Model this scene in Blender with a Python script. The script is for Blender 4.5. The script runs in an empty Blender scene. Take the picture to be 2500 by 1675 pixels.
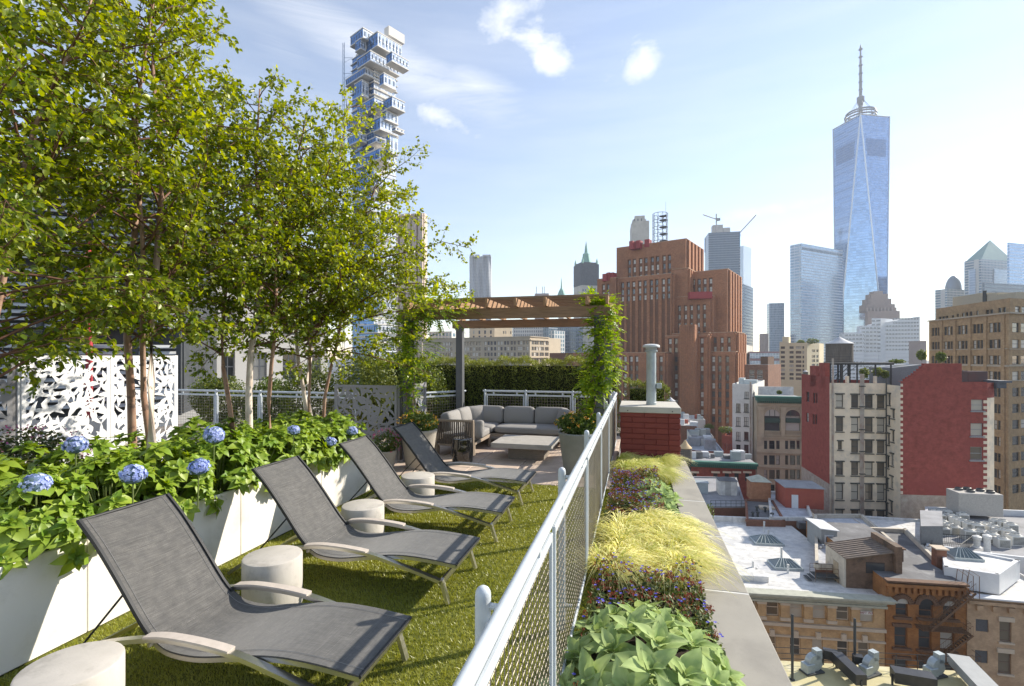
import bpy, bmesh, math, random
import numpy as np
from mathutils import Vector, Matrix, Euler
R = math.radians
rnd = random.Random(7)
scene = bpy.context.scene
COL = scene.collection
# ------------------------------------------------------------------ camera
EYE = Vector((0.0, 0.0, 1.8))            # z = 0 is the turf of the roof terrace
FPX = 1200.0                             # focal length in photo pixels (2500 wide)
PSI = math.atan(302 / FPX)               # the lens looks left of the terrace axis (+Y)
cam_d = bpy.data.cameras.new('camera')
cam = bpy.data.objects.new('camera', cam_d)
COL.objects.link(cam)
cam.location = EYE
cam.rotation_euler = (math.pi / 2, 0, PSI)
cam_d.sensor_width = 36
cam_d.lens = FPX / 2500 * 36
cam_d.shift_y = 32.5 / 2500
cam_d.clip_start = 0.05
cam_d.clip_end = 9000
scene.camera = cam
# ------------------------------------------------------------------ sun, sky, exposure
SUN_DIR = Vector((1.0, 0.74, 0.74)).normalized()      # towards the sun
SUN_EL = math.asin(SUN_DIR.z)
SUN_AZ = math.atan2(SUN_DIR.x, SUN_DIR.y)             # from +Y towards +X
sun_d = bpy.data.lights.new('sun', 'SUN')
sun_d.energy = 4.0
sun_d.angle = R(0.5)
sun_d.color = (1.0, 0.92, 0.79)
sun = bpy.data.objects.new('sun', sun_d)
COL.objects.link(sun)
sun.rotation_euler = (-SUN_DIR).to_track_quat('-Z', 'Y').to_euler()
sun.location = (30, 30, 60)
world = bpy.data.worlds.new('World')
scene.world = world
world.use_nodes = True
wn = world.node_tree
wn.nodes.clear()
SKY_STRENGTH = 0.108
def N(tree, typ, **kw):
 n = tree.nodes.new(typ)
 for k, v in kw.items():
  if k.startswith('i_'):
   n.inputs[k[2:].replace('_', ' ')].default_value = v
  else:
   setattr(n, k, v)
 return n
def L(tree, a, b):
 tree.links.new(a, b)
def M_(tree, op, a, b=None, c=None, clamp=False):
 n = tree.nodes.new('ShaderNodeMath')
 n.operation = op
 n.use_clamp = clamp
 for i, v in enumerate((a, b, c)):
  if v is None:
   continue
  if isinstance(v, (int, float)):
   n.inputs[i].default_value = v
  else:
   tree.links.new(v, n.inputs[i])
 return n.outputs[0]
FWD = Vector((-math.sin(PSI), math.cos(PSI), 0))
RGT = Vector((math.cos(PSI), math.sin(PSI), 0))
UP = Vector((0, 0, 1))
def ray(px, py=870.0):
 return FWD + RGT * ((px - 1250) / FPX) + UP * ((870 - py) / FPX)
def P(px, py, d):
 return EYE + ray(px, py) * d
def PXY(px, d):
 p = EYE + ray(px) * d
 return Vector((p.x, p.y))
def build_world():
 t = wn
 sky = N(t, 'ShaderNodeTexSky', sky_type='NISHITA', sun_disc=False, sun_elevation=SUN_EL,
   sun_rotation=SUN_AZ, altitude=50, air_density=1.0, dust_density=0.06, ozone_density=1.7)
 tc = N(t, 'ShaderNodeTexCoord')
 sep = N(t, 'ShaderNodeSeparateXYZ')
 L(t, tc.outputs['Generated'], sep.inputs[0])
 az = M_(t, 'ARCTAN2', sep.outputs[0], sep.outputs[1])
 el = M_(t, 'ARCSINE', sep.outputs[2])
 cmb = N(t, 'ShaderNodeCombineXYZ')
 L(t, az, cmb.inputs[0])
 L(t, M_(t, 'MULTIPLY', el, 1.7), cmb.inputs[1])
 n1 = N(t, 'ShaderNodeTexNoise', i_Scale=9.0, i_Detail=9.0, i_Roughness=0.62, i_Distortion=0.3)
 L(t, cmb.outputs[0], n1.inputs['Vector'])
 n2 = N(t, 'ShaderNodeTexNoise', i_Scale=3.0, i_Detail=6.0, i_Roughness=0.7, i_Distortion=1.2)
 mp = N(t, 'ShaderNodeMapping')
 mp.inputs['Rotation'].default_value = (0, 0, R(22))
 mp.inputs['Scale'].default_value = (1.0, 4.5, 1.0)
 L(t, cmb.outputs[0], mp.inputs[0])
 L(t, mp.outputs[0], n2.inputs['Vector'])
 noise = M_(t, 'SUBTRACT', n1.outputs[0], 0.5)
 # cumulus scraps and streaks: centre (photo px), half sizes in radians, tilt, strength, wispy?
 blobs = [(1235, 40, .080, .034, .35, 1.0, 0), (1330, 115, .085, .040, -.5, 1.15, 0), (1550, 145, .050, .040, 0, 1.0, 0),
   (1085, 290, .070, .026, -.25, 1.15, 0), (1480, 190, .030, .015, 0, .7, 0), (980, 165, .30, .045, -.27, 1.0, 1),
   (1170, 215, .11, .032, -.2, .95, 1), (1900, 510, .11, .018, .05, .75, 0), (2300, 640, .14, .035, 0, .7, 0), (2120, 590, .10, .02, 0, .5, 0),
   (700, 130, .12, .03, -.3, .4, 1), (1240, 520, .10, .015, -.15, .35, 1),
   (2900, 300, .25, .05, .1, .7, 0), (-500, 300, .25, .06, .1, .7, 0), (-1400, 500, .3, .06, 0, .8, 0), (4200, 500, .3, .06, 0, .8, 0)]
 total = None
 for px, py, sa, se, tilt, stg, wispy in blobs:
  v = ray(px, py).normalized()
  a0, e0 = math.atan2(v.x, v.y), math.asin(v.z)
  da = M_(t, 'SUBTRACT', az, a0)
  de = M_(t, 'SUBTRACT', el, e0)
  c, s = math.cos(tilt), math.sin(tilt)
  u = M_(t, 'ADD', M_(t, 'MULTIPLY', da, c / sa), M_(t, 'MULTIPLY', de, s / sa))
  w = M_(t, 'ADD', M_(t, 'MULTIPLY', da, -s / se), M_(t, 'MULTIPLY', de, c / se))
  q = M_(t, 'ADD', M_(t, 'MULTIPLY', u, u), M_(t, 'MULTIPLY', w, w))
  g = M_(t, 'EXPONENT', M_(t, 'MULTIPLY', q, -1.0))
  if wispy:
   d = M_(t, 'MULTIPLY', g, M_(t, 'ADD', M_(t, 'MULTIPLY', n2.outputs[0], 1.3), -.05))
   d = M_(t, 'MULTIPLY', d, stg, clamp=True)
  else:
   d = M_(t, 'ADD', M_(t, 'MULTIPLY', g, 1.0), M_(t, 'MULTIPLY', noise, 2.6))
   d = M_(t, 'SUBTRACT', d, 0.36)
   d = M_(t, 'MULTIPLY', d, 1.25, clamp=True)
   d = M_(t, 'MULTIPLY', d, M_(t, 'MULTIPLY', g, 2.2, clamp=True))
   d = M_(t, 'MULTIPLY', d, stg, clamp=True)
  total = d if total is None else M_(t, 'MAXIMUM', total, d)
 veil = N(t, 'ShaderNodeTexNoise', i_Scale=2.2, i_Detail=5.0, i_Roughness=0.6)
 L(t, mp.outputs[0], veil.inputs['Vector'])
 vv = M_(t, 'ADD', M_(t, 'MULTIPLY', M_(t, 'SUBTRACT', veil.outputs[0], 0.40), 0.45, clamp=True), 0.15)
 total = M_(t, 'MAXIMUM', total, vv)
 mix = N(t, 'ShaderNodeMix', data_type='RGBA')
 L(t, M_(t, 'MULTIPLY', total, 0.9, clamp=True), mix.inputs[0])
 wb = N(t, 'ShaderNodeMix', data_type='RGBA', blend_type='MULTIPLY')
 wb.inputs[0].default_value = 1.0
 L(t, sky.outputs[0], wb.inputs[6])
 wb.inputs[7].default_value = (1.10, .985, .94, 1)      # camera white balance towards warm
 L(t, wb.outputs[2], mix.inputs[6])
 mix.inputs[7].default_value = (5.0, 5.1, 5.3, 1)
 bg = N(t, 'ShaderNodeBackground', i_Strength=SKY_STRENGTH)
 L(t, mix.outputs[2], bg.inputs[0])
 out = N(t, 'ShaderNodeOutputWorld')
 L(t, bg.outputs[0], out.inputs[0])
build_world()
vs = scene.view_settings
vs.view_transform = 'Standard'
vs.look = 'None'
vs.gamma = 1
vs.use_curve_mapping = False
vs.exposure = 1.16
scene.cycles.max_bounces = 6
scene.cycles.diffuse_bounces = 3
scene.cycles.glossy_bounces = 3
scene.cycles.transmission_bounces = 4
scene.cycles.transparent_max_bounces = 6
scene.cycles.volume_bounces = 0
scene.cycles.use_denoising = True
scene.cycles.caustics_reflective = False
scene.cycles.caustics_refractive = False
# ------------------------------------------------------------------ materials
MATS = {}
def mat(name, col, rough=0.7, col2=None, scale=6.0, metal=0.0, bump=0.0, bump_scale=None, spec=0.4, stretch=None,
  detail=5.0, lo=0.35, hi=0.65, stain=None, stain_scale=1.2, stain_lo=.52, stain_hi=.75, rand=0.0, coord='Object'):
 """principled surface with noise-mixed colour, optional stains, bump and per-object brightness variation"""
 if name in MATS:
  return MATS[name]
 m = bpy.data.materials.new(name)
 m.use_nodes = True
 t = m.node_tree
 b = t.nodes['Principled BSDF']
 b.inputs['Roughness'].default_value = rough
 b.inputs['Metallic'].default_value = metal
 b.inputs['Specular IOR Level'].default_value = spec
 tc = N(t, 'ShaderNodeTexCoord')
 vec = tc.outputs[coord]
 if stretch:
  mp = N(t, 'ShaderNodeMapping')
  mp.inputs['Scale'].default_value = stretch
  L(t, vec, mp.inputs[0])
  vec = mp.outputs[0]
 no = N(t, 'ShaderNodeTexNoise', i_Scale=scale, i_Detail=detail, i_Roughness=0.6)
 L(t, vec, no.inputs['Vector'])
 c2 = col2 if col2 else tuple(c * 0.8 for c in col)
 mr = N(t, 'ShaderNodeMapRange')
 mr.inputs[1].default_value = lo
 mr.inputs[2].default_value = hi
 L(t, no.outputs[0], mr.inputs[0])
 mx = N(t, 'ShaderNodeMix', data_type='RGBA')
 mx.inputs[6].default_value = (*col, 1)
 mx.inputs[7].default_value = (*c2, 1)
 L(t, mr.outputs[0], mx.inputs[0])
 colout = mx.outputs[2]
 if stain:
  ns = N(t, 'ShaderNodeTexNoise', i_Scale=stain_scale, i_Detail=7.0, i_Roughness=0.68)
  L(t, tc.outputs[coord], ns.inputs['Vector'])
  ms = N(t, 'ShaderNodeMapRange')
  ms.inputs[1].default_value = stain_lo
  ms.inputs[2].default_value = stain_hi
  L(t, ns.outputs[0], ms.inputs[0])
  m2 = N(t, 'ShaderNodeMix', data_type='RGBA')
  L(t, ms.outputs[0], m2.inputs[0])
  L(t, colout, m2.inputs[6])
  m2.inputs[7].default_value = (*stain, 1)
  colout = m2.outputs[2]
 if rand:
  oi = N(t, 'ShaderNodeObjectInfo')
  hv = N(t, 'ShaderNodeHueSaturation')
  v = M_(t, 'ADD', M_(t, 'MULTIPLY', oi.outputs['Random'], 2 * rand), 1 - rand)
  L(t, v, hv.inputs['Value'])
  L(t, colout, hv.inputs['Color'])
  colout = hv.outputs[0]
 L(t, colout, b.inputs['Base Color'])
 if bump:
  nb = no
  if bump_scale:
   nb = N(t, 'ShaderNodeTexNoise', i_Scale=bump_scale, i_Detail=4.0, i_Roughness=0.6)
   L(t, vec, nb.inputs['Vector'])
  bp = N(t, 'ShaderNodeBump', i_Strength=bump, i_Distance=0.02)
  L(t, nb.outputs[0], bp.inputs['Height'])
  L(t, bp.outputs[0], b.inputs['Normal'])
 MATS[name] = m
 return m
def leafmat(name, col, col2, trans=0.45, rough=0.45, tcol=None, spec=0.35):
 """leaf: diffuse + glossy with light passing through; colour varies leaf by leaf through the 'tint' attribute"""
 m = bpy.data.materials.new(name)
 m.use_nodes = True
 t = m.node_tree
 b = t.nodes['Principled BSDF']
 b.inputs['Roughness'].default_value = rough
 b.inputs['Specular IOR Level'].default_value = spec
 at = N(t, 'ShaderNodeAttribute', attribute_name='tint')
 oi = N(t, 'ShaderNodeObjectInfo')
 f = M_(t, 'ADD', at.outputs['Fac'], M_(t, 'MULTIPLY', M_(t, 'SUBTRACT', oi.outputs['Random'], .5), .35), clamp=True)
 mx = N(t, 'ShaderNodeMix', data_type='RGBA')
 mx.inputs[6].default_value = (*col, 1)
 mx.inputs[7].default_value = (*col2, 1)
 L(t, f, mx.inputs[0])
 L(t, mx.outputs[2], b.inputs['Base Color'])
 tr = N(t, 'ShaderNodeBsdfTranslucent')
 hs = N(t, 'ShaderNodeHueSaturation')
 hs.inputs['Saturation'].default_value = 1.15
 hs.inputs['Value'].default_value = 1.5 if tcol is None else tcol
 hs.inputs['Hue'].default_value = 0.485
 L(t, mx.outputs[2], hs.inputs['Color'])
 L(t, hs.outputs[0], tr.inputs[0])
 ms = N(t, 'ShaderNodeMixShader')
 ms.inputs[0].default_value = trans
 L(t, b.outputs[0], ms.inputs[1])
 L(t, tr.outputs[0], ms.inputs[2])
 L(t, ms.outputs[0], t.nodes['Material Output'].inputs[0])
 MATS[name] = m
 return m
def brickmat(name, c1, c2, mortar, bw=0.22, bh=0.075, ms=0.012, stain=None, rough=0.85, bump=0.25, stain_scale=.5, grad=None, flat=False):
 """fine brick coursing for walls too far off to tell the bricks apart (world-aligned: u along the wall, z up)"""
 m = bpy.data.materials.new(name)
 m.use_nodes = True
 t = m.node_tree
 b = t.nodes['Principled BSDF']
 b.inputs['Roughness'].default_value = rough
 b.inputs['Specular IOR Level'].default_value = 0.2
 tc = N(t, 'ShaderNodeTexCoord')
 sp = N(t, 'ShaderNodeSeparateXYZ')
 L(t, tc.outputs['Object'], sp.inputs[0])
 u = M_(t, 'ADD', sp.outputs[0], M_(t, 'MULTIPLY', sp.outputs[1], 0.93))
 cb = N(t, 'ShaderNodeCombineXYZ')
 L(t, sp.outputs[0] if flat else u, cb.inputs[0])
 L(t, sp.outputs[1 if flat else 2], cb.inputs[1])
 br = N(t, 'ShaderNodeTexBrick', i_Scale=1.0)
 br.inputs['Brick Width'].default_value = bw
 br.inputs['Row Height'].default_value = bh
 br.inputs['Mortar Size'].default_value = ms
 br.inputs['Color1'].default_value = (*c1, 1)
 br.inputs['Color2'].default_value = (*c2, 1)
 br.inputs['Mortar'].default_value = (*mortar, 1)
 L(t, cb.outputs[0], br.inputs['Vector'])
 no = N(t, 'ShaderNodeTexNoise', i_Scale=1.3, i_Detail=8.0, i_Roughness=0.65)
 L(t, tc.outputs['Object'], no.inputs['Vector'])
 mx = N(t, 'ShaderNodeMix', data_type='RGBA', blend_type='MULTIPLY')
 mx.inputs[0].default_value = 1.0
 L(t, br.outputs[0], mx.inputs[6])
 cr = N(t, 'ShaderNodeMapRange')
 cr.inputs[1].default_value = .3
 cr.inputs[2].default_value = .7
 cr.inputs[3].default_value = .72
 cr.inputs[4].default_value = 1.18
 L(t, no.outputs[0], cr.inputs[0])
 L(t, cr.outputs[0], mx.inputs[7])
 co = mx.outputs[2]
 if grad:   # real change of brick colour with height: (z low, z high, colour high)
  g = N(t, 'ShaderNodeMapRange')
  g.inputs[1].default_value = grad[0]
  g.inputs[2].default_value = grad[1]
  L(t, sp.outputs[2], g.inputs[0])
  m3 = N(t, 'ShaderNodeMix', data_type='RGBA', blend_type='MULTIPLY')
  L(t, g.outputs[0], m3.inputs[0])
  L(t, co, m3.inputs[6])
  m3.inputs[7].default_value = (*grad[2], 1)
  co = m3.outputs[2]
 if stain:
  ns = N(t, 'ShaderNodeTexNoise', i_Scale=stain_scale, i_Detail=8.0, i_Roughness=0.7)
  L(t, tc.outputs['Object'], ns.inputs['Vector'])
  mr = N(t, 'ShaderNodeMapRange')
  mr.inputs[1].default_value = .5
  mr.inputs[2].default_value = .72
  L(t, ns.outputs[0], mr.inputs[0])
  m2 = N(t, 'ShaderNodeMix', data_type='RGBA')
  L(t, mr.outputs[0], m2.inputs[0])
  L(t, co, m2.inputs[6])
  m2.inputs[7].default_value = (*stain, 1)
  co = m2.outputs[2]
 L(t, co, b.inputs['Base Color'])
 bp = N(t, 'ShaderNodeBump', i_Strength=bump, i_Distance=0.01)
 L(t, br.outputs[1], bp.inputs['Height'])
 bp.invert = True
 L(t, bp.outputs[0], b.inputs['Normal'])
 MATS[name] = m
 return m
def glassmat(name, col, col2=None, rough=0.06, metal=0.0, spec=0.9, blind=None, blind_share=0.3, wob=0.0):
 """window glass with a dark room behind it; some panes with blinds (one value per window object)"""
 m = bpy.data.materials.new(name)
 m.use_nodes = True
 t = m.node_tree
 b = t.nodes['Principled BSDF']
 b.inputs['Roughness'].default_value = rough
 b.inputs['Metallic'].default_value = metal
 b.inputs['Specular IOR Level'].default_value = spec
 oi = N(t, 'ShaderNodeObjectInfo')
 rn = oi.outputs['Random']
 mx = N(t, 'ShaderNodeMix', data_type='RGBA')
 mx.inputs[6].default_value = (*col, 1)
 mx.inputs[7].default_value = (*(col2 or tuple(c * 1.8 for c in col)), 1)
 fr = M_(t, 'FRACT', M_(t, 'MULTIPLY', rn, 17.3))
 L(t, fr, mx.inputs[0])
 co = mx.outputs[2]
 if blind:
  k = M_(t, 'GREATER_THAN', rn, 1 - blind_share)
  m2 = N(t, 'ShaderNodeMix', data_type='RGBA')
  L(t, k, m2.inputs[0])
  L(t, co, m2.inputs[6])
  m2.inputs[7].default_value = (*blind, 1)
  co = m2.outputs[2]
  L(t, M_(t, 'ADD', M_(t, 'MULTIPLY', k, .25), rough), b.inputs['Roughness'])
 L(t, co, b.inputs['Base Color'])
 if wob:
  tc = N(t, 'ShaderNodeTexCoord')
  no = N(t, 'ShaderNodeTexNoise', i_Scale=.5, i_Detail=2.0)
  L(t, tc.outputs['Object'], no.inputs['Vector'])
  bp = N(t, 'ShaderNodeBump', i_Strength=wob, i_Distance=0.3)
  L(t, no.outputs[0], bp.inputs['Height'])
  L(t, bp.outputs[0], b.inputs['Normal'])
 MATS[name] = m
 return m
def curtainmat(name, glass, line, fh=4.0, fw=1.5, lw=0.10, rough=0.12, metal=0.5, band=None, band_w=.25, spec=.8, lw_v=None):
 """curtain wall too far off to tell the panes apart: floor lines and mullions on reflective glass"""
 m = bpy.data.materials.new(name)
 m.use_nodes = True
 t = m.node_tree
 b = t.nodes['Principled BSDF']
 b.inputs['Specular IOR Level'].default_value = spec
 tc = N(t, 'ShaderNodeTexCoord')
 sp = N(t, 'ShaderNodeSeparateXYZ')
 L(t, tc.outputs['Object'], sp.inputs[0])
 u = M_(t, 'ADD', sp.outputs[0], M_(t, 'MULTIPLY', sp.outputs[1], 0.37))
 fz = M_(t, 'FRACT', M_(t, 'DIVIDE', M_(t, 'ADD', sp.outputs[2], 1000.0), fh))
 fu = M_(t, 'FRACT', M_(t, 'DIVIDE', M_(t, 'ADD', u, 1000.0), fw))
 lz = M_(t, 'LESS_THAN', fz, band_w if band else lw)
 lu = M_(t, 'LESS_THAN', fu, lw if lw_v is None else lw_v)
 no = N(t, 'ShaderNodeTexNoise', i_Scale=.06, i_Detail=4.0)
 L(t, tc.outputs['Object'], no.inputs['Vector'])
 wn_ = N(t, 'ShaderNodeTexWhiteNoise')
 cf = N(t, 'ShaderNodeCombineXYZ')
 L(t, M_(t, 'FLOOR', M_(t, 'DIVIDE', M_(t, 'ADD', u, 1000.0), fw)), cf.inputs[0])
 L(t, M_(t, 'FLOOR', M_(t, 'DIVIDE', M_(t, 'ADD', sp.outputs[2], 1000.0), fh)), cf.inputs[1])
 L(t, cf.outputs[0], wn_.inputs[0])
 g2 = N(t, 'ShaderNodeHueSaturation')
 g2.inputs['Color'].default_value = (*glass, 1)
 L(t, M_(t, 'ADD', M_(t, 'MULTIPLY', wn_.outputs[0], .3), .85), g2.inputs['Value'])
 m1 = N(t, 'ShaderNodeMix', data_type='RGBA')
 L(t, lu, m1.inputs[0])
 L(t, g2.outputs[0], m1.inputs[6])
 m1.inputs[7].default_value = (*line, 1)
 m2 = N(t, 'ShaderNodeMix', data_type='RGBA')
 L(t, lz, m2.inputs[0])
 L(t, m1.outputs[2], m2.inputs[6])
 m2.inputs[7].default_value = (*(band or line), 1)
 L(t, m2.outputs[2], b.inputs['Base Color'])
 li = M_(t, 'MAXIMUM', lz, lu)
 L(t, M_(t, 'MULTIPLY', M_(t, 'SUBTRACT', 1.0, li), metal), b.inputs['Metallic'])
 L(t, M_(t, 'ADD', M_(t, 'MULTIPLY', li, .5), rough), b.inputs['Roughness'])
 MATS[name] = m
 return m
# ------------------------------------------------------------------ mesh builder
W = {}      # world position of the object's local frame (unrotated frames only)
class MB:
 def __init__(self):
  self.v, self.f, self.m, self.t = [], [], [], []
  self.mi = 0
  self.ti = None
 def add(self, vs, fs):
  n = len(self.v)
  self.v.extend([tuple(p) for p in vs])
  for f in fs:
   self.f.append(tuple(i + n for i in f))
   self.m.append(self.mi)
  if self.ti is not None:
   self.t.extend([self.ti] * len(vs))
 def box(self, c, s, rz=0.0, M=None):
  x, y, z = s[0] / 2, s[1] / 2, s[2] / 2
  vs = [Vector(p) for p in ((-x, -y, -z), (x, -y, -z), (x, y, -z), (-x, y, -z), (-x, -y, z), (x, -y, z), (x, y, z), (-x, y, z))]
  if M is not None:
   vs = [M @ p for p in vs]
  elif rz:
   ro = Matrix.Rotation(rz, 3, 'Z')
   vs = [ro @ p for p in vs]
  c = Vector(c)
  self.add([p + c for p in vs], [(0, 3, 2, 1), (4, 5, 6, 7), (0, 1, 5, 4), (1, 2, 6, 5), (2, 3, 7, 6), (3, 0, 4, 7)])
 def bbox(self, c, s, b=0.01, rz=0.0, M=None):
  """box with chamfered edges"""
  x, y, z = s[0] / 2, s[1] / 2, s[2] / 2
  b = min(b, x * .9, y * .9, z * .9)
  vs, ix = [], {}
  for sx in (-1, 1):
   for sy in (-1, 1):
    for sz in (-1, 1):
     for k, p in enumerate(((sx * x, sy * (y - b), sz * (z - b)), (sx * (x - b), sy * y, sz * (z - b)), (sx * (x - b), sy * (y - b), sz * z))):
      ix[(sx, sy, sz, k)] = len(vs)
      vs.append(Vector(p))
  fs = []
  def q(a):
   pts = [vs[i] for i in a]
   n = (pts[1] - pts[0]).cross(pts[2] - pts[0])
   cen = sum(pts, Vector()) / len(pts)
   fs.append(tuple(a) if n.dot(cen) > 0 else tuple(reversed(a)))
  for s1 in (-1, 1):
   q([ix[(s1, -1, -1, 0)], ix[(s1, 1, -1, 0)], ix[(s1, 1, 1, 0)], ix[(s1, -1, 1, 0)]])
   q([ix[(-1, s1, -1, 1)], ix[(1, s1, -1, 1)], ix[(1, s1, 1, 1)], ix[(-1, s1, 1, 1)]])
   q([ix[(-1, -1, s1, 2)], ix[(1, -1, s1, 2)], ix[(1, 1, s1, 2)], ix[(-1, 1, s1, 2)]])
   for s2 in (-1, 1):
    q([ix[(s1, s2, -1, 0)], ix[(s1, s2, 1, 0)], ix[(s1, s2, 1, 1)], ix[(s1, s2, -1, 1)]])
    q([ix[(s1, -1, s2, 0)], ix[(s1, 1, s2, 0)], ix[(s1, 1, s2, 2)], ix[(s1, -1, s2, 2)]])
    q([ix[(-1, s1, s2, 1)], ix[(1, s1, s2, 1)], ix[(1, s1, s2, 2)], ix[(-1, s1, s2, 2)]])
    for s3 in (-1, 1):
     q([ix[(s1, s2, s3, 0)], ix[(s1, s2, s3, 1)], ix[(s1, s2, s3, 2)]])
  if M is not None:
   vs = [M @ p for p in vs]
  elif rz:
   ro = Matrix.Rotation(rz, 3, 'Z')
   vs = [ro @ p for p in vs]
  c = Vector(c)
  self.add([p + c for p in vs], fs)
 def tube(self, pts, rad, n=8, cap=True, flat=None):
  """round tube (or flat bar: flat=(half width along 'side', half height)) along points"""
  pts = [Vector(p) for p in pts]
  rings = []
  for i, p in enumerate(pts):
   a = pts[max(i - 1, 0)]
   b = pts[min(i + 1, len(pts) - 1)]
   d = (b - a).normalized()
   s = d.cross(UP)
   if s.length < 1e-4:
    s = Vector((1, 0, 0))
   s.normalize()
   u = s.cross(d)
   r = rad[i] if isinstance(rad, (list, tuple)) else rad
   if flat:
    w, h = flat
    rings.append([p + s * a_ * w + u * b_ * h for a_, b_ in ((1, -1), (1, 1), (-1, 1), (-1, -1))])
   else:
    rings.append([p + (s * math.cos(t) + u * math.sin(t)) * r for t in [2 * math.pi * k / n for k in range(n)]])
  m = len(rings[0])
  vs = [q for r_ in rings for q in r_]
  fs = []
  for i in range(len(rings) - 1):
   for k in range(m):
    k2 = (k + 1) % m
    fs.append((i * m + k, i * m + k2, (i + 1) * m + k2, (i + 1) * m + k))
  if cap:
   fs.append(tuple(reversed(range(m))))
   fs.append(tuple(range((len(rings) - 1) * m, len(rings) * m)))
  self.add(vs, fs)
 def lathe(self, c, prof, n=24, close=True):
  c = Vector(c)
  vs = []
  for r, z in prof:
   for k in range(n):
    a = 2 * math.pi * k / n
    vs.append(c + Vector((r * math.cos(a), r * math.sin(a), z)))
  fs = []
  for i in range(len(prof) - 1):
   for k in range(n):
    k2 = (k + 1) % n
    fs.append((i * n + k, i * n + k2, (i + 1) * n + k2, (i + 1) * n + k))
  if close:
   fs.append(tuple(reversed(range(n))))
   fs.append(tuple(range((len(prof) - 1) * n, len(prof) * n)))
  self.add(vs, fs)
 def prism(self, poly, z0, z1):
  """vertical prism over a counter-clockwise polygon; z1 may be a list"""
  n = len(poly)
  zt = z1 if isinstance(z1, (list, tuple)) else [z1] * n
  vs = [(p[0], p[1], z0) for p in poly] + [(p[0], p[1], zt[i]) for i, p in enumerate(poly)]
  fs = [tuple(reversed(range(n))), tuple(range(n, 2 * n))]
  for i in range(n):
   j = (i + 1) % n
   fs.append((i, j, n + j, n + i))
  self.add(vs, fs)
 def quad(self, a, b, c, d):
  self.add([a, b, c, d], [(0, 1, 2, 3)])
 def build(self, name, mats, parent=None, smooth=False, local=False, kind=None):
  me = bpy.data.meshes.new(name)
  o = bpy.data.objects.new(name, me)
  COL.objects.link(o)
  off = Vector((0, 0, 0))
  if parent is not None:
   o.parent = parent
   if not local:
    off = W.get(parent.name, off)
   W[o.name] = off
  vs = self.v
  if off.length:
   vs = [(p[0] - off[0], p[1] - off[1], p[2] - off[2]) for p in vs]
  me.from_pydata(vs, [], self.f)
  if not isinstance(mats, (list, tuple)):
   mats = [mats]
  for m in mats:
   me.materials.append(m)
  if len(mats) > 1:
   me.polygons.foreach_set('material_index', self.m)
  if smooth is True:
   me.polygons.foreach_set('use_smooth', [True] * len(self.f))
  elif smooth:
   me.set_sharp_from_angle(angle=R(smooth)) if hasattr(me, 'set_sharp_from_angle') else None
   me.polygons.foreach_set('use_smooth', [True] * len(self.f))
   me.set_sharp_from_angle(angle=R(smooth))
  if self.t:
   at = me.attributes.new('tint', 'FLOAT', 'POINT')
   at.data.foreach_set('value', self.t)
  me.update()
  if kind:
   o['kind'] = kind
  return o
def tag(o, label, cat=None, group=None):
 o['label'] = label
 if cat:
  o['category'] = cat
 if group:
  o['group'] = group
 return o
def thing(name, label, cat, loc=(0, 0, 0), group=None, rz=0.0):
 o = bpy.data.objects.new(name, None)
 o.empty_display_size = .2
 COL.objects.link(o)
 o.location = loc
 o.rotation_euler = (0, 0, rz)
 W[o.name] = Vector(loc)
 return tag(o, label, cat, group)
def struct(o):
 o['kind'] = 'structure'
 return o
def inst(name, me, parent, loc, rot=(0, 0, 0), scale=(1, 1, 1), local=False):
 """one more piece sharing mesh data; loc in world unless local"""
 o = bpy.data.objects.new(name, me)
 COL.objects.link(o)
 o.parent = parent
 o.location = Vector(loc) - (W.get(parent.name, Vector((0, 0, 0))) if not local else Vector((0, 0, 0)))
 o.rotation_euler = rot
 o.scale = scale
 return o
def clone(root, loc, rz=None, label=None, group=None):
 def cp(o, par):
  c = o.copy()
  COL.objects.link(c)
  c.parent = par
  for ch in o.children:
   cp(ch, c)
  return c
 r = cp(root, None)
 r.location = loc
 if rz is not None:
  r.rotation_euler = (0, 0, rz)
 W[r.name] = Vector(loc)
 if label:
  r['label'] = label
 if group:
  r['group'] = group
 return r
def mesh_only(mb, name, mats, smooth=False):
 o = mb.build(name, mats, smooth=smooth)
 me = o.data
 bpy.data.objects.remove(o)
 return me
def numpy_mesh(name, verts, faces_n, mats, parent=None, tint=None, smooth=False, kind=None, midx=None):
 """verts (V,3) array; faces (F,k) array of equal-sided faces"""
 me = bpy.data.meshes.new(name)
 verts = np.asarray(verts, dtype=np.float32)
 if parent is not None:
  verts = verts - np.array(W.get(parent.name, Vector((0, 0, 0))), dtype=np.float32)
 F, k = faces_n.shape
 me.vertices.add(len(verts))
 me.vertices.foreach_set('co', verts.ravel())
 me.loops.add(F * k)
 me.loops.foreach_set('vertex_index', faces_n.astype(np.int32).ravel())
 me.polygons.add(F)
 me.polygons.foreach_set('loop_start', np.arange(0, F * k, k, dtype=np.int32))
 for m in (mats if isinstance(mats, (list, tuple)) else [mats]):
  me.materials.append(m)
 if midx is not None:
  me.polygons.foreach_set('material_index', np.asarray(midx, dtype=np.int32))
 if smooth:
  me.polygons.foreach_set('use_smooth', np.ones(F, dtype=bool))
 if tint is not None:
  at = me.attributes.new('tint', 'FLOAT', 'POINT')
  at.data.foreach_set('value', np.asarray(tint, dtype=np.float32))
 me.update(calc_edges=True)
 me.validate()
 o = bpy.data.objects.new(name, me)
 COL.objects.link(o)
 if parent is not None:
  o.parent = parent
  W[o.name] = W.get(parent.name, Vector((0, 0, 0)))
 if kind:
  o['kind'] = kind
 return o
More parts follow.
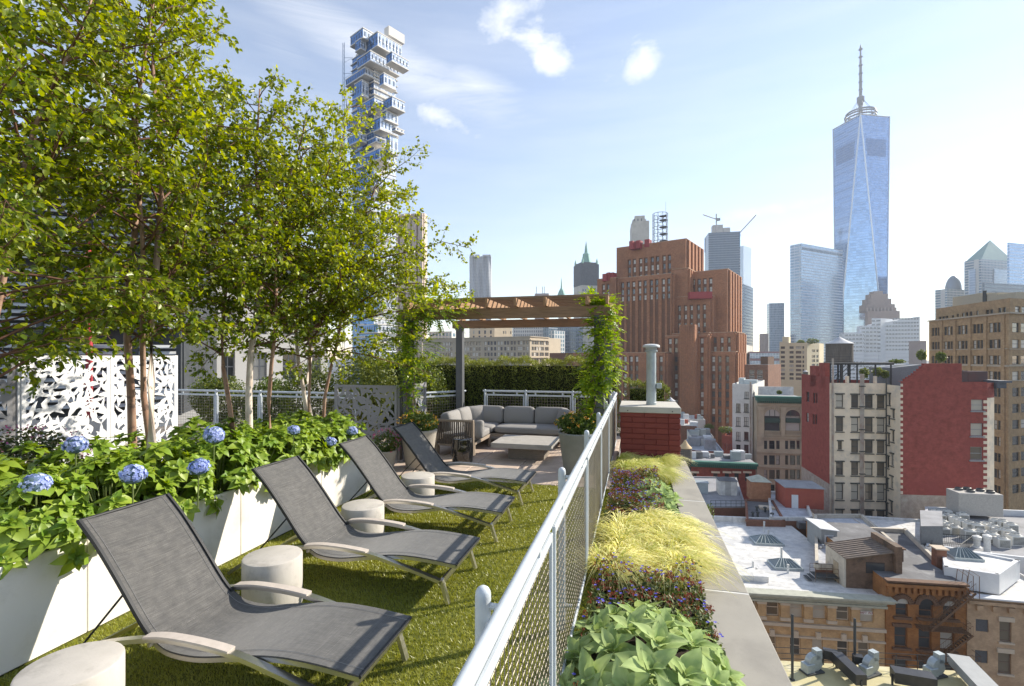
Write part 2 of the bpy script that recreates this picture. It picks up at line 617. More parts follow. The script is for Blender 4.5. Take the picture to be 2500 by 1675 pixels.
# ================================================================== TERRACE: floor, planter, rails, pergola, furniture
m_turf = mat('turf_base', (.13, .145, .022), .9, (.18, .185, .035), scale=30)
m_soil = mat('soil', (.045, .03, .02), .95, (.02, .014, .01), scale=40, bump=.6)
m_tile = mat('paving_concrete', (.56, .45, .37), .85, (.47, .37, .30), scale=5, bump=.08, bump_scale=60, stain=(.40, .32, .26), stain_scale=2.0, rand=.06)
m_joint = mat('paving_joint', (.22, .19, .16), .95)
m_slab = mat('roof_slab', (.35, .33, .31), .9)
m_cope = mat('coping_concrete', (.315, .295, .255), .85, (.275, .258, .225), scale=3, bump=.06, bump_scale=90, stain=(.225, .21, .185), stain_scale=1.6)
m_seal = mat('joint_sealant', (.62, .61, .58), .6)
m_planter = mat('planter_panel', (.80, .77, .71), .45, (.77, .74, .68), scale=2, stain=(.62, .58, .51), stain_scale=2.2)
m_rail = mat('rail_paint', (.56, .60, .63), .42, (.50, .54, .57), scale=8, bump=.05, bump_scale=120, stain=(.42, .43, .43), stain_scale=5, stain_lo=.6, stain_hi=.8)
m_wire = mat('mesh_wire', (.36, .32, .26), .45, metal=.55)
m_steel = mat('brushed_steel', (.62, .60, .56), .32, (.5, .48, .45), scale=30, metal=.95, stretch=(1, 30, 30))
m_armpad = mat('arm_cap', (.56, .49, .43), .5, (.49, .43, .375), scale=20)
m_black = mat('black_trim', (.02, .021, .023), .6)
m_screen = mat('screen_paint', (.70, .70, .70), .5, (.66, .66, .67), scale=2)
m_screen2 = mat('grey_screen_paint', (.27, .265, .27), .5, (.25, .245, .25), scale=2)  # darker copy of the screen paint: shade put into the colour
m_post = mat('pergola_post_paint', (.105, .11, .118), .5, (.09, .095, .10), scale=6)
m_wood = mat('pergola_wood', (.32, .20, .12), .7, (.235, .145, .088), scale=4, stretch=(1.2, 14, 14), bump=.15, stain=(.20, .15, .11), stain_scale=1.5)
m_wood2 = mat('pergola_wood_ends', (.40, .235, .13), .7, (.30, .17, .09), scale=4, stretch=(14, 1.2, 14), bump=.15)
m_cush = mat('cushion_fabric', (.285, .272, .258), .9, (.25, .24, .228), scale=250, bump=.25)
m_pillow = mat('pillow_fabric', (.27, .26, .25), .9, (.23, .22, .21), scale=250, bump=.25)
m_sofaw = mat('sofa_frame_wood', (.36, .29, .22), .7, (.28, .22, .165), scale=6, stretch=(2, 18, 18))
m_strap = mat('rope_strap', (.15, .125, .10), .85, (.11, .09, .075), scale=60)
m_table = mat('table_stone', (.40, .375, .34), .7, (.34, .32, .29), scale=9, bump=.05)
m_tablebase = mat('table_base_wood', (.27, .23, .185), .75, (.21, .175, .14), scale=6, stretch=(2, 2, 14))
m_pot = mat('pot_clay_grey', (.43, .395, .34), .8, (.37, .34, .29), scale=4, stain=(.32, .29, .25), stain_scale=3)
m_pot2 = mat('pot_grey_green', (.26, .265, .24), .8, (.22, .225, .2), scale=4)
m_conc = mat('cast_concrete', (.50, .465, .42), .75, (.43, .40, .36), scale=5, bump=.05, bump_scale=60, stain=(.31, .285, .25), stain_scale=5, stain_hi=.7, stretch=(1, 1, .35))
m_ceramic = mat('black_glaze', (.012, .012, .013), .06, spec=.8)
def slingmat():
 """woven sling: two grey threads crossing"""
 m = mat('sling_fabric', (.082, .078, .073), .75, (.056, .054, .052), scale=18, rand=.0)
 t = m.node_tree
 b = t.nodes['Principled BSDF']
 tc = N(t, 'ShaderNodeTexCoord')
 outs = []
 for sx in ((8, 420, 420), (420, 8, 8)):
  mp = N(t, 'ShaderNodeMapping')
  mp.inputs['Scale'].default_value = sx
  L(t, tc.outputs['Object'], mp.inputs[0])
  no = N(t, 'ShaderNodeTexNoise', i_Scale=1.0, i_Detail=2.0)
  L(t, mp.outputs[0], no.inputs['Vector'])
  outs.append(no.outputs[0])
 s = M_(t, 'MULTIPLY', outs[0], outs[1])
 src = b.inputs['Base Color'].links[0].from_socket
 hv = N(t, 'ShaderNodeHueSaturation')
 L(t, src, hv.inputs['Color'])
 L(t, M_(t, 'ADD', M_(t, 'MULTIPLY', s, 3.6), .15), hv.inputs['Value'])
 L(t, hv.outputs[0], b.inputs['Base Color'])
 b.inputs['Sheen Weight'].default_value = .3
 b.inputs['Sheen Roughness'].default_value = .5
 return m
m_sling = slingmat()
X_PL, X_RAIL, X_C0, X_C1 = -3.47, -.385, .49, .83
PAVE_Y = 6.80
# --- ground under everything
mb = MB()
mb.box((-5.6, 4.9, -26.2), (12.84, 16.2, 52.0))
struct(mb.build('terrace_slab', m_slab))
mb = MB()
mb.quad((X_PL - .02, -2, -.012), (-.30, -2, -.012), (-.30, PAVE_Y, -.012), (X_PL - .02, PAVE_Y, -.012))
struct(mb.build('turf_ground', m_turf))
# --- turf blades
rg = np.random.default_rng(3)
def turf():
 n = 230000
 y = 1.2 + (PAVE_Y - 1.2) * rg.random(n) ** 1.25
 x = X_PL + .01 + (-.36 - X_PL) * rg.random(n)
 h = rg.uniform(.013, .024, n)
 a = rg.uniform(0, 2 * np.pi, n)
 ln = rg.normal(0, .009, (n, 2))
 ln[:, 0] -= .004
 wv = rg.uniform(.0016, .0030, n) * (1 + y * .10)
 dx, dy = np.cos(a) * wv, np.sin(a) * wv
 v = np.empty((n, 3, 3), np.float32)
 v[:, 0] = np.stack([x - dx, y - dy, np.full(n, -.012)], 1)
 v[:, 1] = np.stack([x + dx, y + dy, np.full(n, -.012)], 1)
 v[:, 2] = np.stack([x + ln[:, 0], y + ln[:, 1], h - .012], 1)
 f = np.arange(3 * n).reshape(n, 3)
 patch = .5 + .28 * np.sin(x * 2.3 + 1.7 * np.sin(y * 1.1)) * np.sin(y * 1.9 + x) + .15 * np.sin(x * 7 + y * 5)
 tint = np.repeat(np.clip(rg.random(n) * .75 + (patch - .5) * .8 + .12, 0, 1), 3)
 m = leafmat('turf_blade', (.235, .265, .035), (.40, .40, .085), trans=.3, rough=.38, spec=.5)
 o = numpy_mesh('artificial_turf', v.reshape(-1, 3), f, m, tint=tint, kind='stuff')
 tag(o, 'olive green artificial turf lawn under the loungers', 'turf')
turf()
# --- paving
mb = MB()
mb.quad((-12, PAVE_Y, -.03), (-.30, PAVE_Y, -.03), (-.30, 12.9, -.03), (-12, 12.9, -.03))
mb.quad((-12, -2, -.03), (X_PL - 1.3, -2, -.03), (X_PL - 1.3, PAVE_Y, -.03), (-12, PAVE_Y, -.03))
paving = struct(mb.build('paving', m_joint))
mb = MB()
mb.bbox((0, 0, 0), (.752, .752, .04), .006)
tile_me = mesh_only(mb, 'paving_tile', m_tile)
for i in range(6):
 for j in range(14):
  x, y = -.70 - j * .76, PAVE_Y + .385 + i * .76
  if x < -7 and i > 2:
   continue
  o = inst('paving_tile', tile_me, paving, (x, y, -.022 + rnd.uniform(-.0015, .0015)), (rnd.uniform(-.002, .002), rnd.uniform(-.002, .002), rnd.choice((0, math.pi / 2, math.pi))))
# --- planter with its panels
pl = thing('long_planter', 'long white panelled planter box holding hydrangeas and birches', 'planter', (X_PL, 3, 0))
PANEL = [-1.4, -.2, 1.02, 2.435, 3.72, 4.90, 5.95]
for a, b in zip(PANEL[:-1], PANEL[1:]):
 mb = MB()
 mb.bbox((X_PL - .015, (a + b) / 2, .305), (.03, b - a - .006, .61), .003)
 mb.build('panel', m_planter, pl)
mb = MB()
mb.bbox((X_PL - .62, 5.935, .305), (1.16, .03, .61), .003)
mb.build('panel', m_planter, pl)
mb = MB()
mb.bbox((X_PL - 1.2, 2.26, .305), (.03, 7.3, .61), .003)
mb.build('panel', m_planter, pl)
mb = MB()
mb.box((X_PL - .62, 2.26, .29), (1.12, 7.28, .5))
mb.build('soil', m_soil, pl)
# --- planting bed at the roof edge, coping stones
mb = MB()
vs_, nx, ny = [], 10, 90
for j in range(ny + 1):
 for i in range(nx + 1):
  vs_.append((-.33 + .84 * i / nx, -1 + 9.6 * j / ny, -.07 + rnd.uniform(-.015, .015)))
mb.add(vs_, [(j * (nx + 1) + i, j * (nx + 1) + i + 1, (j + 1) * (nx + 1) + i + 1, (j + 1) * (nx + 1) + i) for j in range(ny) for i in range(nx)])
struct(mb.build('planting_bed', m_soil))
mb = MB()
mb.box((.66, 3.6, -.17), (.30, 9.9, .22))
parapet = tag(mb.build('parapet', m_slab), 'low roof edge parapet topped with grey concrete coping stones', 'parapet')
mb = MB()
mb.bbox((0, 0, 0), (.345, 1.200, .06), .006)
cope_me = mesh_only(mb, 'coping_stone', m_cope)
mb = MB()
mb.box((0, 0, 0), (.343, .022, .058))
seal_me = mesh_only(mb, 'sealant_joint', m_seal)
for k in range(-1, 7):
 inst('coping_stone', cope_me, parapet, (.66, .99 + k * 1.222, -.0295))
 inst('sealant_joint', seal_me, parapet, (.66, .99 + .611 + k * 1.222, -.0298))
mb = MB()
mb.box((.488, 3.6, -.09), (.012, 9.6, .115))
mb.build('edge_trim', m_black, parapet)
# --- guard rails
def rail_run(root, A, B, z, posts, off=0.0, mesh=True, bays=None, panel_gap=.05, zb=.08, wire=.0016, pitch=.05, handle=.0225, prad=.026):
 """handrail from A to B (xy), posts at distances along it, mesh panels between; off = sideways offset of the posts"""
 A, B = Vector((A[0], A[1], 0)), Vector((B[0], B[1], 0))
 d = (B - A)
 ln = d.length
 d.normalize()
 nrm = Vector((-d.y, d.x, 0))
 mb = MB()
 mb.tube([A + UP * z, B + UP * z], handle, 14)
 mb.build('handrail', m_rail, root, smooth=40)
 for s in posts:
  p = A + d * s + nrm * off
  mb = MB()
  if off:
   prof = [(prad, 0), (prad, z - .005), (prad * .92, z + .010), (prad * .7, z + .020), (prad * .35, z + .026), (.001, z + .027)]
   mb.lathe(p, prof, 14)
   mb.tube([p + UP * (z - .035), p - nrm * off + UP * (z - .035)], .011, 8)
   mb.tube([p - nrm * off + UP * (z - .035), p - nrm * off + UP * (z - .005)], .011, 8)
   mb.tube([p + UP * .16, p - nrm * (off - .02) + UP * .16], .011, 8)
  else:
   mb.lathe(p, [(prad, 0), (prad, z + .02), (prad * .6, z + .035), (.001, z + .037)], 12)
  mb.build('post', m_rail, root, smooth=40)
 edges = sorted(set([0.0] + ([] if off == 0 and bays is None else []) + list(bays or posts) + [ln]))
 for a, b in zip(edges[:-1], edges[1:]):
  if b - a < .25:
   continue
  a2, b2 = a + panel_gap, b - panel_gap
  zt = z - .085
  mb = MB()
  c = A + d * ((a2 + b2) / 2)
  rz = math.atan2(d.y, d.x)
  mb.bbox(c + UP * zt, (b2 - a2, .016, .038), .003, rz)
  mb.bbox(c + UP * zb, (b2 - a2, .016, .03), .003, rz)
  for s in (a2, b2):
   mb.bbox(A + d * s + UP * ((zt + zb) / 2), (.022, .018, zt - zb + .038), .003, rz)
  for s in (a2 + (b2 - a2) * .18, a2 + (b2 - a2) * .82):
   mb.bbox(A + d * s + UP * (z - .045), (.035, .012, .075), .002, rz)
  fr = mb.build('panel_frame', m_rail, root)
  mb = MB()
  n = int((b2 - a2) / pitch)
  for i in range(1, n):
   p = A + d * (a2 + (b2 - a2) * i / n)
   mb.tube([p + UP * zb, p + UP * zt], wire, 4, cap=False)
  n = int((zt - zb) / pitch)
  for i in range(1, n):
   h = zb + (zt - zb) * i / n
   mb.tube([A + d * a2 + nrm * (2.2 * wire) + UP * h, A + d * b2 + nrm * (2.2 * wire) + UP * h], wire, 4, cap=False)
  mb.build('wire_mesh', m_wire, root)
gr = thing('guard_rail', 'pale grey guard rail with wire mesh running along the flower bed', 'railing', (X_RAIL, 4, 0))
rail_run(gr, (X_RAIL, -.6), (X_RAIL, 10.25), 1.04, [.5, 2.1, 3.83, 5.52, 7.12, 8.8, 10.4], off=.088, bays=[1.30, 2.92, 4.6, 6.3, 7.96, 9.6], wire=.0018, pitch=.048)
br = thing('back_rail', 'pale metal mesh railing behind the outdoor sofa', 'railing', (-2, 10.62, 0))
rail_run(br, (-3.35, 10.62), (X_RAIL, 10.62), 1.02, [.05, .99, 2.03, 2.9], wire=.0026, pitch=.06)
cr_ = thing('corner_rail', 'short angled mesh railing between the pergola post and the sofa', 'railing', (-3.9, 10.2, 0))
rail_run(cr_, (-4.45, 9.55), (-3.72, 10.5), 1.02, [.06], wire=.0026, pitch=.06)
lr = thing('side_rail', 'blue grey mesh railing behind the birch trunks', 'railing', (-8, 8.5, 0))
rail_run(lr, (-10.8, 8.55), (-5.25, 8.55), 1.07, [1.1, 2.2, 3.3, 4.4], wire=.0026, pitch=.06)
# --- loungers
def make_lounger(label):
 r = thing('sun_lounger', label, 'sun lounger', (0, 0, 0), 'grey sling sun loungers in a row')
 HW = .305
 def smooth(pts, n=8):
  out = []
  for i in range(len(pts) - 1):
   p0, p1, p2, p3 = (Vector(pts[max(i - 1, 0)]), Vector(pts[i]), Vector(pts[i + 1]), Vector(pts[min(i + 2, len(pts) - 1)]))
   for k in range(n):
    t = k / n
    out.append(.5 * ((2 * p1) + (-p0 + p2) * t + (2 * p0 - 5 * p1 + 4 * p2 - p3) * t * t + (-p0 + 3 * p1 - 3 * p2 + p3) * t ** 3))
  out.append(Vector(pts[-1]))
  return out
 arch = [(-1.93, .012), (-1.80, .10), (-1.55, .215), (-1.2, .297), (-.98, .318), (-.66, .300), (-.36, .235), (-.05, .155)]
 arch = smooth(arch, 5)
 seat = smooth([(-1.20, .285), (-1.10, .235), (-.92, .228), (-.70, .262), (-.44, .300), (-.20, .300), (.045, .278)], 5)
 back = smooth([(-1.205, .275), (-1.29, .36), (-1.45, .562), (-1.60, .74), (-1.735, .872)], 5)
 for s in (-1, 1):
  y = s * HW
  mb = MB()
  mb.tube([(p.x, y, p.y) for p in arch], 0, flat=(.020, .012))
  mb.build('side_arch', m_steel, r, local=True, smooth=35)
  mb = MB()
  sel = [p for p in arch if -1.22 < p.x < -.62]
  mb.tube([(p.x, y, p.y + .017) for p in sel], 0, flat=(.026, .006))
  mb.build('armrest', m_armpad, r, local=True, smooth=35)
  mb = MB()
  mb.tube([(-.052, y, .165), (.0, y, .004)], 0, flat=(.020, .012))
  mb.build('leg', m_steel, r, local=True)
  mb = MB()
  yi = s * (HW - .035)
  mb.tube([(p.x, yi, p.y - .016) for p in seat], 0, flat=(.009, .012))
  mb.build('seat_rail', m_steel, r, local=True, smooth=35)
  mb = MB()
  mb.tube([(p.x + .004, yi, p.y) for p in back], 0, flat=(.008, .012))
  mb.build('back_rail', m_black, r, local=True, smooth=35)
  mb = MB()
  mb.tube([(-1.40, yi, .50), (-1.72, yi * .93, .17)], .006, 6)
  mb.build('back_strut', m_black, r, local=True)
 for x, z, w, fl in ((-.052, .155, HW - .02, (.010, .022)), (-1.55, .213, HW - .02, (.008, .012)), (-1.19, .262, HW, (.008, .008)), (.04, .262, HW - .04, (.010, .010))):
  mb = MB()
  mb.tube([(x, -w, z), (x, w, z)], 0, flat=fl)
  mb.build('crossbar', m_steel, r, local=True)
 def sheet(path, name, sag=.008):
  mb = MB()
  nx = 8
  vs = []
  for lay in (0, 1):
   for i, p in enumerate(path):
    a = path[max(i - 1, 0)]
    b = path[min(i + 1, len(path) - 1)]
    t = (b - a).normalized()
    nn = Vector((-t.y, t.x))
    for k in range(nx + 1):
     w = -1 + 2 * k / nx
     q = p + nn * (.004 - lay * .007 - sag * (1 - w * w))
     vs.append((q.x, w * (HW - .028), q.y))
  n = len(path)
  st = nx + 1
  fs = []
  for i in range(n - 1):
   for k in range(nx):
    a = i * st + k
    f = (a, a + st, a + st + 1, a + 1)
    fs.append(f)
    o = n * st
    fs.append((a + o, a + 1 + o, a + st + 1 + o, a + st + o))
   for k, fl in ((0, 1), (nx, 0)):
    a = i * st + k
    q4 = (a, a + n * st, a + st + n * st, a + st)
    fs.append(q4 if fl else tuple(reversed(q4)))
  for i in (0, n - 1):
   for k in range(nx):
    a = i * st + k
    q4 = (a, a + 1, a + 1 + n * st, a + n * st)
    fs.append(q4 if i else tuple(reversed(q4)))
  mb.add(vs, fs)
  return mb.build(name, m_sling, r, local=True, smooth=50)
 sheet(seat, 'seat_sling')
 bs = sheet(list(reversed(back)), 'backrest_sling')
 for p_, par in ((back[-1], 'top'), (seat[-1], 'foot')):
  mb = MB()
  mb.tube([(p_.x, -HW + .03, p_.y - .004), (p_.x, HW - .03, p_.y - .004)], .010, 8)
  mb.build('hem', m_black, r, local=True, smooth=40)
 m_st = MATS.get('stitch') or mat('stitch', (.30, .295, .29), .8)
 mb = MB()
 for path in (seat, back):
  for s in (-1, 1):
   mb.tube([(p.x + (.004 if path is back else 0), s * (HW - .075), p.y + (.0052 if path is seat else .003)) for p in path], .0012, 4, cap=False)
 mb.build('seam', m_st, r, local=True)
 return r
LY = [2.365, 3.655, 4.89, 6.085]
labs = ['grey sling lounger, fourth and farthest from the sofa', 'grey sling lounger, third from the sofa',
  'grey sling lounger, second from the sofa', 'grey sling lounger at the paving edge, first from the sofa']
l0 = make_lounger(labs[0])
l0.location = (-1.32, LY[0], 0)
for k in (1, 2, 3):
 o = clone(l0, (-1.32 + rnd.uniform(-.01, .01), LY[k], 0), rnd.uniform(-.012, .012), labs[k])
# --- concrete stools
mb = MB()
mb.lathe((0, 0, 0), [(.001, -.008), (.19, -.008), (.197, 0), (.2, .01), (.2, .350), (.196, .358), (.186, .362), (.001, .362)], 40, close=False)
st_me = mesh_only(mb, 'concrete_stool', m_conc, smooth=35)
slab = ['round concrete side table in front of the farthest lounger from the sofa', 'round concrete side table between the fourth and third loungers from the sofa',
  'round concrete side table between the third and second loungers from the sofa', 'round concrete side table between the second lounger and the one by the paving']
for k, (x, y) in enumerate(((-2.56, 1.725), (-2.55, 3.03), (-2.57, 4.28), (-2.56, 5.50))):
 o = bpy.data.objects.new('concrete_stool', st_me)
 COL.objects.link(o)
 o.location = (x, y, 0)
 o.rotation_euler = (0, 0, k * 1.3)
 tag(o, slab[k], 'side table', 'round concrete side tables')
# --- cut-out screens
def screen(root, A, B, z0, z1, mt, seed, npan=1, thick=.005, frame=.045):
 A, B = Vector((A[0], A[1], 0)), Vector((B[0], B[1], 0))
 d = (B - A)
 ln = d.length
 d.normalize()
 nrm = Vector((d.y, -d.x, 0))
 rz = math.atan2(d.y, d.x)
 rr = random.Random(seed)
 pw = ln / npan
 for q in range(npan):
  u0, u1 = q * pw + .004, (q + 1) * pw - .004
  w, h = u1 - u0, z1 - z0
  mb = MB()
  O = A + d * u0
  for c, s in (((frame / 2, h / 2), (frame, h)), ((w - frame / 2, h / 2), (frame, h)), ((w / 2, frame / 2), (w - 2 * frame, frame)), ((w / 2, h - frame / 2), (w - 2 * frame, frame))):
   mb.box(O + d * c[0] + UP * (z0 + c[1]), (s[0], thick * 2.2, s[1]), rz)
  mb.build('frame', mt, root)
  mb = MB()
  lo, hi = frame * .6, frame * .6
  def leaf(cx, cz, ang, L_, wd):
   pts = []
   ca, sa = math.cos(ang), math.sin(ang)
   for t, b_ in ((0, .12), (.18, .62), (.42, 1), (.7, .72), (1, 0), (.7, -.72), (.42, -1), (.18, -.62), (0, -.12)):
    x, z = t * L_, b_ * wd / 2
    bend = .12 * L_ * math.sin(t * math.pi) * (1 if seed % 2 else -1)
    u, v = cx + x * ca - (z + bend) * sa, cz + x * sa + (z + bend) * ca
    pts.append((min(max(u, lo), w - lo), min(max(v, hi), h - hi)))
   off = rr.uniform(-.0012, .0012)
   n = len(pts)
   vs = [O + d * p[0] + UP * (z0 + p[1]) + nrm * (thick / 2 + off) for p in pts] + [O + d * p[0] + UP * (z0 + p[1]) - nrm * (thick / 2 + off) for p in pts]
   fs = [tuple(range(n)), tuple(reversed(range(n, 2 * n)))] + [(i, n + i, n + (i + 1) % n, (i + 1) % n) for i in range(n)]
   mb.add(vs, fs)
  step = .155
  nu, nv = max(2, round(w / step)), max(2, round(h / step))
  for i in range(nu + 1):
   for j in range(nv + 1):
    cx = (i + .5 * (j % 2)) * w / nu + rr.uniform(-.07, .07)
    cz = j * h / nv + rr.uniform(-.07, .07)
    if not (-.02 < cx < w + .02):
     continue
    cx, cz = min(max(cx, .02), w - .02), min(max(cz, .02), h - .02)
    n = rr.choice((3, 4, 4, 5))
    a0 = rr.uniform(0, 6.28)
    for k in range(n):
     leaf(cx, cz, a0 + k * 6.283 / n + rr.uniform(-.6, .6), rr.uniform(.11, .27), rr.uniform(.038, .070))
  mb.build('leaf_cutout_sheet', mt, root)
 for u in (0.0, ln):
  mb = MB()
  mb.box(A + d * u - nrm * .035 + UP * ((z0 + z1) / 2), (.05, .05, z1 - z0 + .01), rz)
  mb.build('post', mt, root)
s1 = thing('white_screen', 'tall white screen with leaf shaped cut-outs behind the birches', 'screen', (-7.3, 5.4, 0))
screen(s1, (-7.3, 4.37), (-7.3, 6.48), .12, 1.81, m_screen, 5, 2)
s2 = thing('grey_screen', 'low screen box coloured as in shade with leaf shaped cut-outs beside the pergola', 'screen', (-4.5, 7.66, 0))
screen(s2, (-5.15, 7.66), (-3.95, 7.66), .02, 1.30, m_screen2, 8, 1)
screen(s2, (-3.90, 7.70), (-3.90, 8.75), .02, 1.30, m_screen2, 11, 1)
s3 = thing('far_white_screen', 'narrow cut-out screen half hidden behind the left edge birch leaves', 'screen', (-7.9, 3.2, 0))
screen(s3, (-7.9, 2.8), (-7.32, 4.3), .12, 1.81, m_screen2, 12, 1)
# --- pergola
pg = thing('pergola', 'timber pergola on dark grey posts above the sofa corner', 'pergola', (-2.16, 9, 0))
PX, PY = (-3.78, -.55), (7.75, 10.3)
ZB = 2.418
for x in PX:
 for y in PY:
  mb = MB()
  mb.bbox((x, y, (ZB + .02) / 2), (.15, .15, ZB + .02), .006)
  mb.build('post', m_post, pg)
for y in PY:
 mb = MB()
 mb.bbox(((PX[0] + PX[1]) / 2, y, ZB + .086), (PX[1] - PX[0] + .34, .09, .172), .004)
 mb.build('beam', m_wood, pg)
for i in range(8):
 x = PX[1] + .13 - i * .475
 if i == 1:
  x += .17
 if x < PX[0] - .2:
  continue
 mb = MB()
 mb.bbox((x, 9.02, ZB + .172 + .066), (.04, 3.0, .13), .003)
 mb.build('rafter', m_wood2, pg)
for i in range(12):
 mb = MB()
 mb.bbox(((PX[0] + PX[1]) / 2, 7.66 + i * .247, ZB + .172 + .13 + .020), (PX[1] - PX[0] + .3, .038, .038), .002)
 mb.build('slat', m_wood, pg)
# --- sofa
def cushion(mb, c, s, puff=.03, tilt=0.0, rz=0.0, n=6):
 """soft box: rounded, bulging faces"""
 bm = bmesh.new()
 bmesh.ops.create_cube(bm, size=1)
 bmesh.ops.subdivide_edges(bm, edges=bm.edges[:], cuts=n, use_grid_fill=True)
 M = Matrix.Rotation(rz, 3, 'Z') @ Matrix.Rotation(tilt, 3, 'X')
 vs = []
 for v in bm.verts:
  p = v.co.copy()
  q = Vector([2 * a for a in p])
  rr_ = .10
  # superellipsoid rounding + bulge
  k = Vector((s[0] / 2, s[1] / 2, s[2] / 2))
  e = 7.0
  nrm_ = (abs(q.x) ** e + abs(q.y) ** e + abs(q.z) ** e) ** (1 / e)
  q = q / nrm_
  w = Vector((q.x * k.x, q.y * k.y, q.z * k.z))
  ax = min(range(3), key=lambda i: s[i])
  o = [i for i in range(3) if i != ax]
  b_ = (1 - q[o[0]] ** 2) * (1 - q[o[1]] ** 2)
  w[ax] += math.copysign(puff * max(b_, 0), q[ax]) if abs(q[ax]) > .3 else 0
  w += Vector((rnd.uniform(-.002, .002),) * 3)
  vs.append(M @ w + Vector(c))
 mb.add(vs, [tuple(v.index for v in f.verts) for f in bm.faces])
 bm.free()
def soft(root, name, c, s, mt, **kw):
 mb = MB()
 cushion(mb, c, s, **kw)
 return mb.build(name, mt, root, smooth=True)
so = thing('corner_sofa', 'grey cushioned corner sofa with wood frame under the pergola', 'sofa', (-2.4, 9.6, 0))
# back row: x -3.55..-1.3, y 9.42..10.3 ; left wing: x -3.55..-2.8, y 8.35..9.42
for x0, x1, y0, y1 in ((-3.55, -1.32, 9.46, 10.32), (-3.55, -2.80, 8.40, 9.44)):
 mb = MB()
 for a, b, c_, d_ in ((x0, x1, y0, y0 + .04), (x0, x1, y1 - .04, y1), (x0, x0 + .04, y0 + .042, y1 - .042), (x1 - .04, x1, y0 + .042, y1 - .042)):
  mb.bbox(((a + b) / 2, (c_ + d_) / 2, .225), (b - a, d_ - c_, .055), .005)
 mb.box(((x0 + x1) / 2, (y0 + y1) / 2, .235), (x1 - x0 - .1, y1 - y0 - .1, .02))
 mb.build('base_frame', m_sofaw, so)
 for lx in (x0 + .03, x1 - .03):
  for ly in (y0 + .03, y1 - .03):
   mb = MB()
   mb.bbox((lx, ly, .1), (.045, .045, .195), .004)
   mb.build('leg', m_sofaw, so)
soft(so, 'seat_cushion', (-2.05, 9.80, .325), (1.46, .70, .14), m_cush, puff=.018)
soft(so, 'seat_cushion', (-3.15, 9.80, .325), (.72, .70, .14), m_cush, puff=.018)
soft(so, 'seat_cushion', (-3.15, 8.92, .325), (.72, 1.02, .14), m_cush, puff=.018)
for i in range(3):
 soft(so, 'back_cushion', (-1.72 - i * .67, 10.14, .55), (.66, .19, .38), m_cush, puff=.045, tilt=R(-12))
for i in range(2):
 soft(so, 'back_cushion', (-3.46, 9.62 - i * .66, .55), (.64, .19, .38), m_cush, puff=.045, tilt=R(-12), rz=R(90))
soft(so, 'pillow', (-3.30, 10.0, .56), (.46, .15, .36), m_pillow, puff=.06, tilt=R(-14), rz=R(48))
soft(so, 'pillow', (-1.42, 9.95, .55), (.50, .16, .38), m_pillow, puff=.06, tilt=R(-10), rz=R(-75))
soft(so, 'pillow', (-2.86, 8.54, .47), (.36, .15, .34), m_pillow, puff=.05, tilt=R(-8), rz=R(4))
def slat_panel(root, a, b, z0, z1, n):
 a, b = Vector((a[0], a[1], 0)), Vector((b[0], b[1], 0))
 rz = math.atan2(b.y - a.y, b.x - a.x)
 ln = (b - a).length
 d = (b - a).normalized()
 mb = MB()
 mb.bbox((a + b) / 2 + UP * z1, (ln + .04, .05, .04), .005, rz)
 mb.bbox((a + b) / 2 + UP * z0, (ln - .04, .036, .035), .005, rz)
 for p in (a, b):
  mb.bbox(p + UP * (z1 - .01) / 2, (.042, .048, z1 - .03), .005, rz)
 fr = mb.build('arm_frame', m_sofaw, root)
 mb = MB()
 mb.bbox((0, 0, 0), (.024, .016, z1 - z0 - .03), .003)
 me = mesh_only(mb, 'slat', m_strap)
 for i in range(n):
  p = a + d * (ln * (i + .7) / (n + .4))
  inst('slat', me, root, p + UP * (z0 + z1) / 2, (0, R(rnd.uniform(-1.5, 1.5)), rz))
slat_panel(so, (-3.52, 8.34), (-2.82, 8.34), .20, .64, 17)
slat_panel(so, (-1.27, 9.50), (-1.27, 10.28), .20, .64, 17)
slat_panel(so, (-3.60, 10.28), (-3.60, 8.44), .20, .60, 36)
slat_panel(so, (-1.36, 10.36), (-3.54, 10.36), .20, .60, 40)
# --- coffee table
ct = thing('coffee_table', 'low square grey coffee table on a block base beside the sofa', 'coffee table', (-1.9, 8.62, 0))
mb = MB()
mb.bbox((-1.90, 8.62, .262), (1.06, .95, .085), .006)
mb.build('table_top', m_table, ct)
mb = MB()
mb.bbox((-1.86, 8.66, .108), (.64, .56, .222), .004)
mb.build('base', m_tablebase, ct)
# --- glazed drum stool
mb = MB()
prof = [(.001, 0), (.16, 0), (.172, .02), (.178, .08), (.186, .2), (.184, .3), (.172, .36), (.176, .385), (.170, .412), (.155, .418), (.001, .405)]
mb.lathe((0, 0, 0), prof, 40, close=False)
ds = mb.build('ceramic_stool', m_ceramic, smooth=40)
me = ds.data
for v in me.vertices:
 if .03 < v.co.z < .38:
  a = math.atan2(v.co.y, v.co.x)
  v.co *= 1
  k = 1 + .012 * math.sin(5 * a + v.co.z * 9) + .008 * math.sin(11 * a - v.co.z * 23)
  v.co.x *= k
  v.co.y *= k
ds.location = (-2.85, 7.88, 0)
tag(ds, 'shiny black glazed drum stool beside the sofa arm', 'stool')
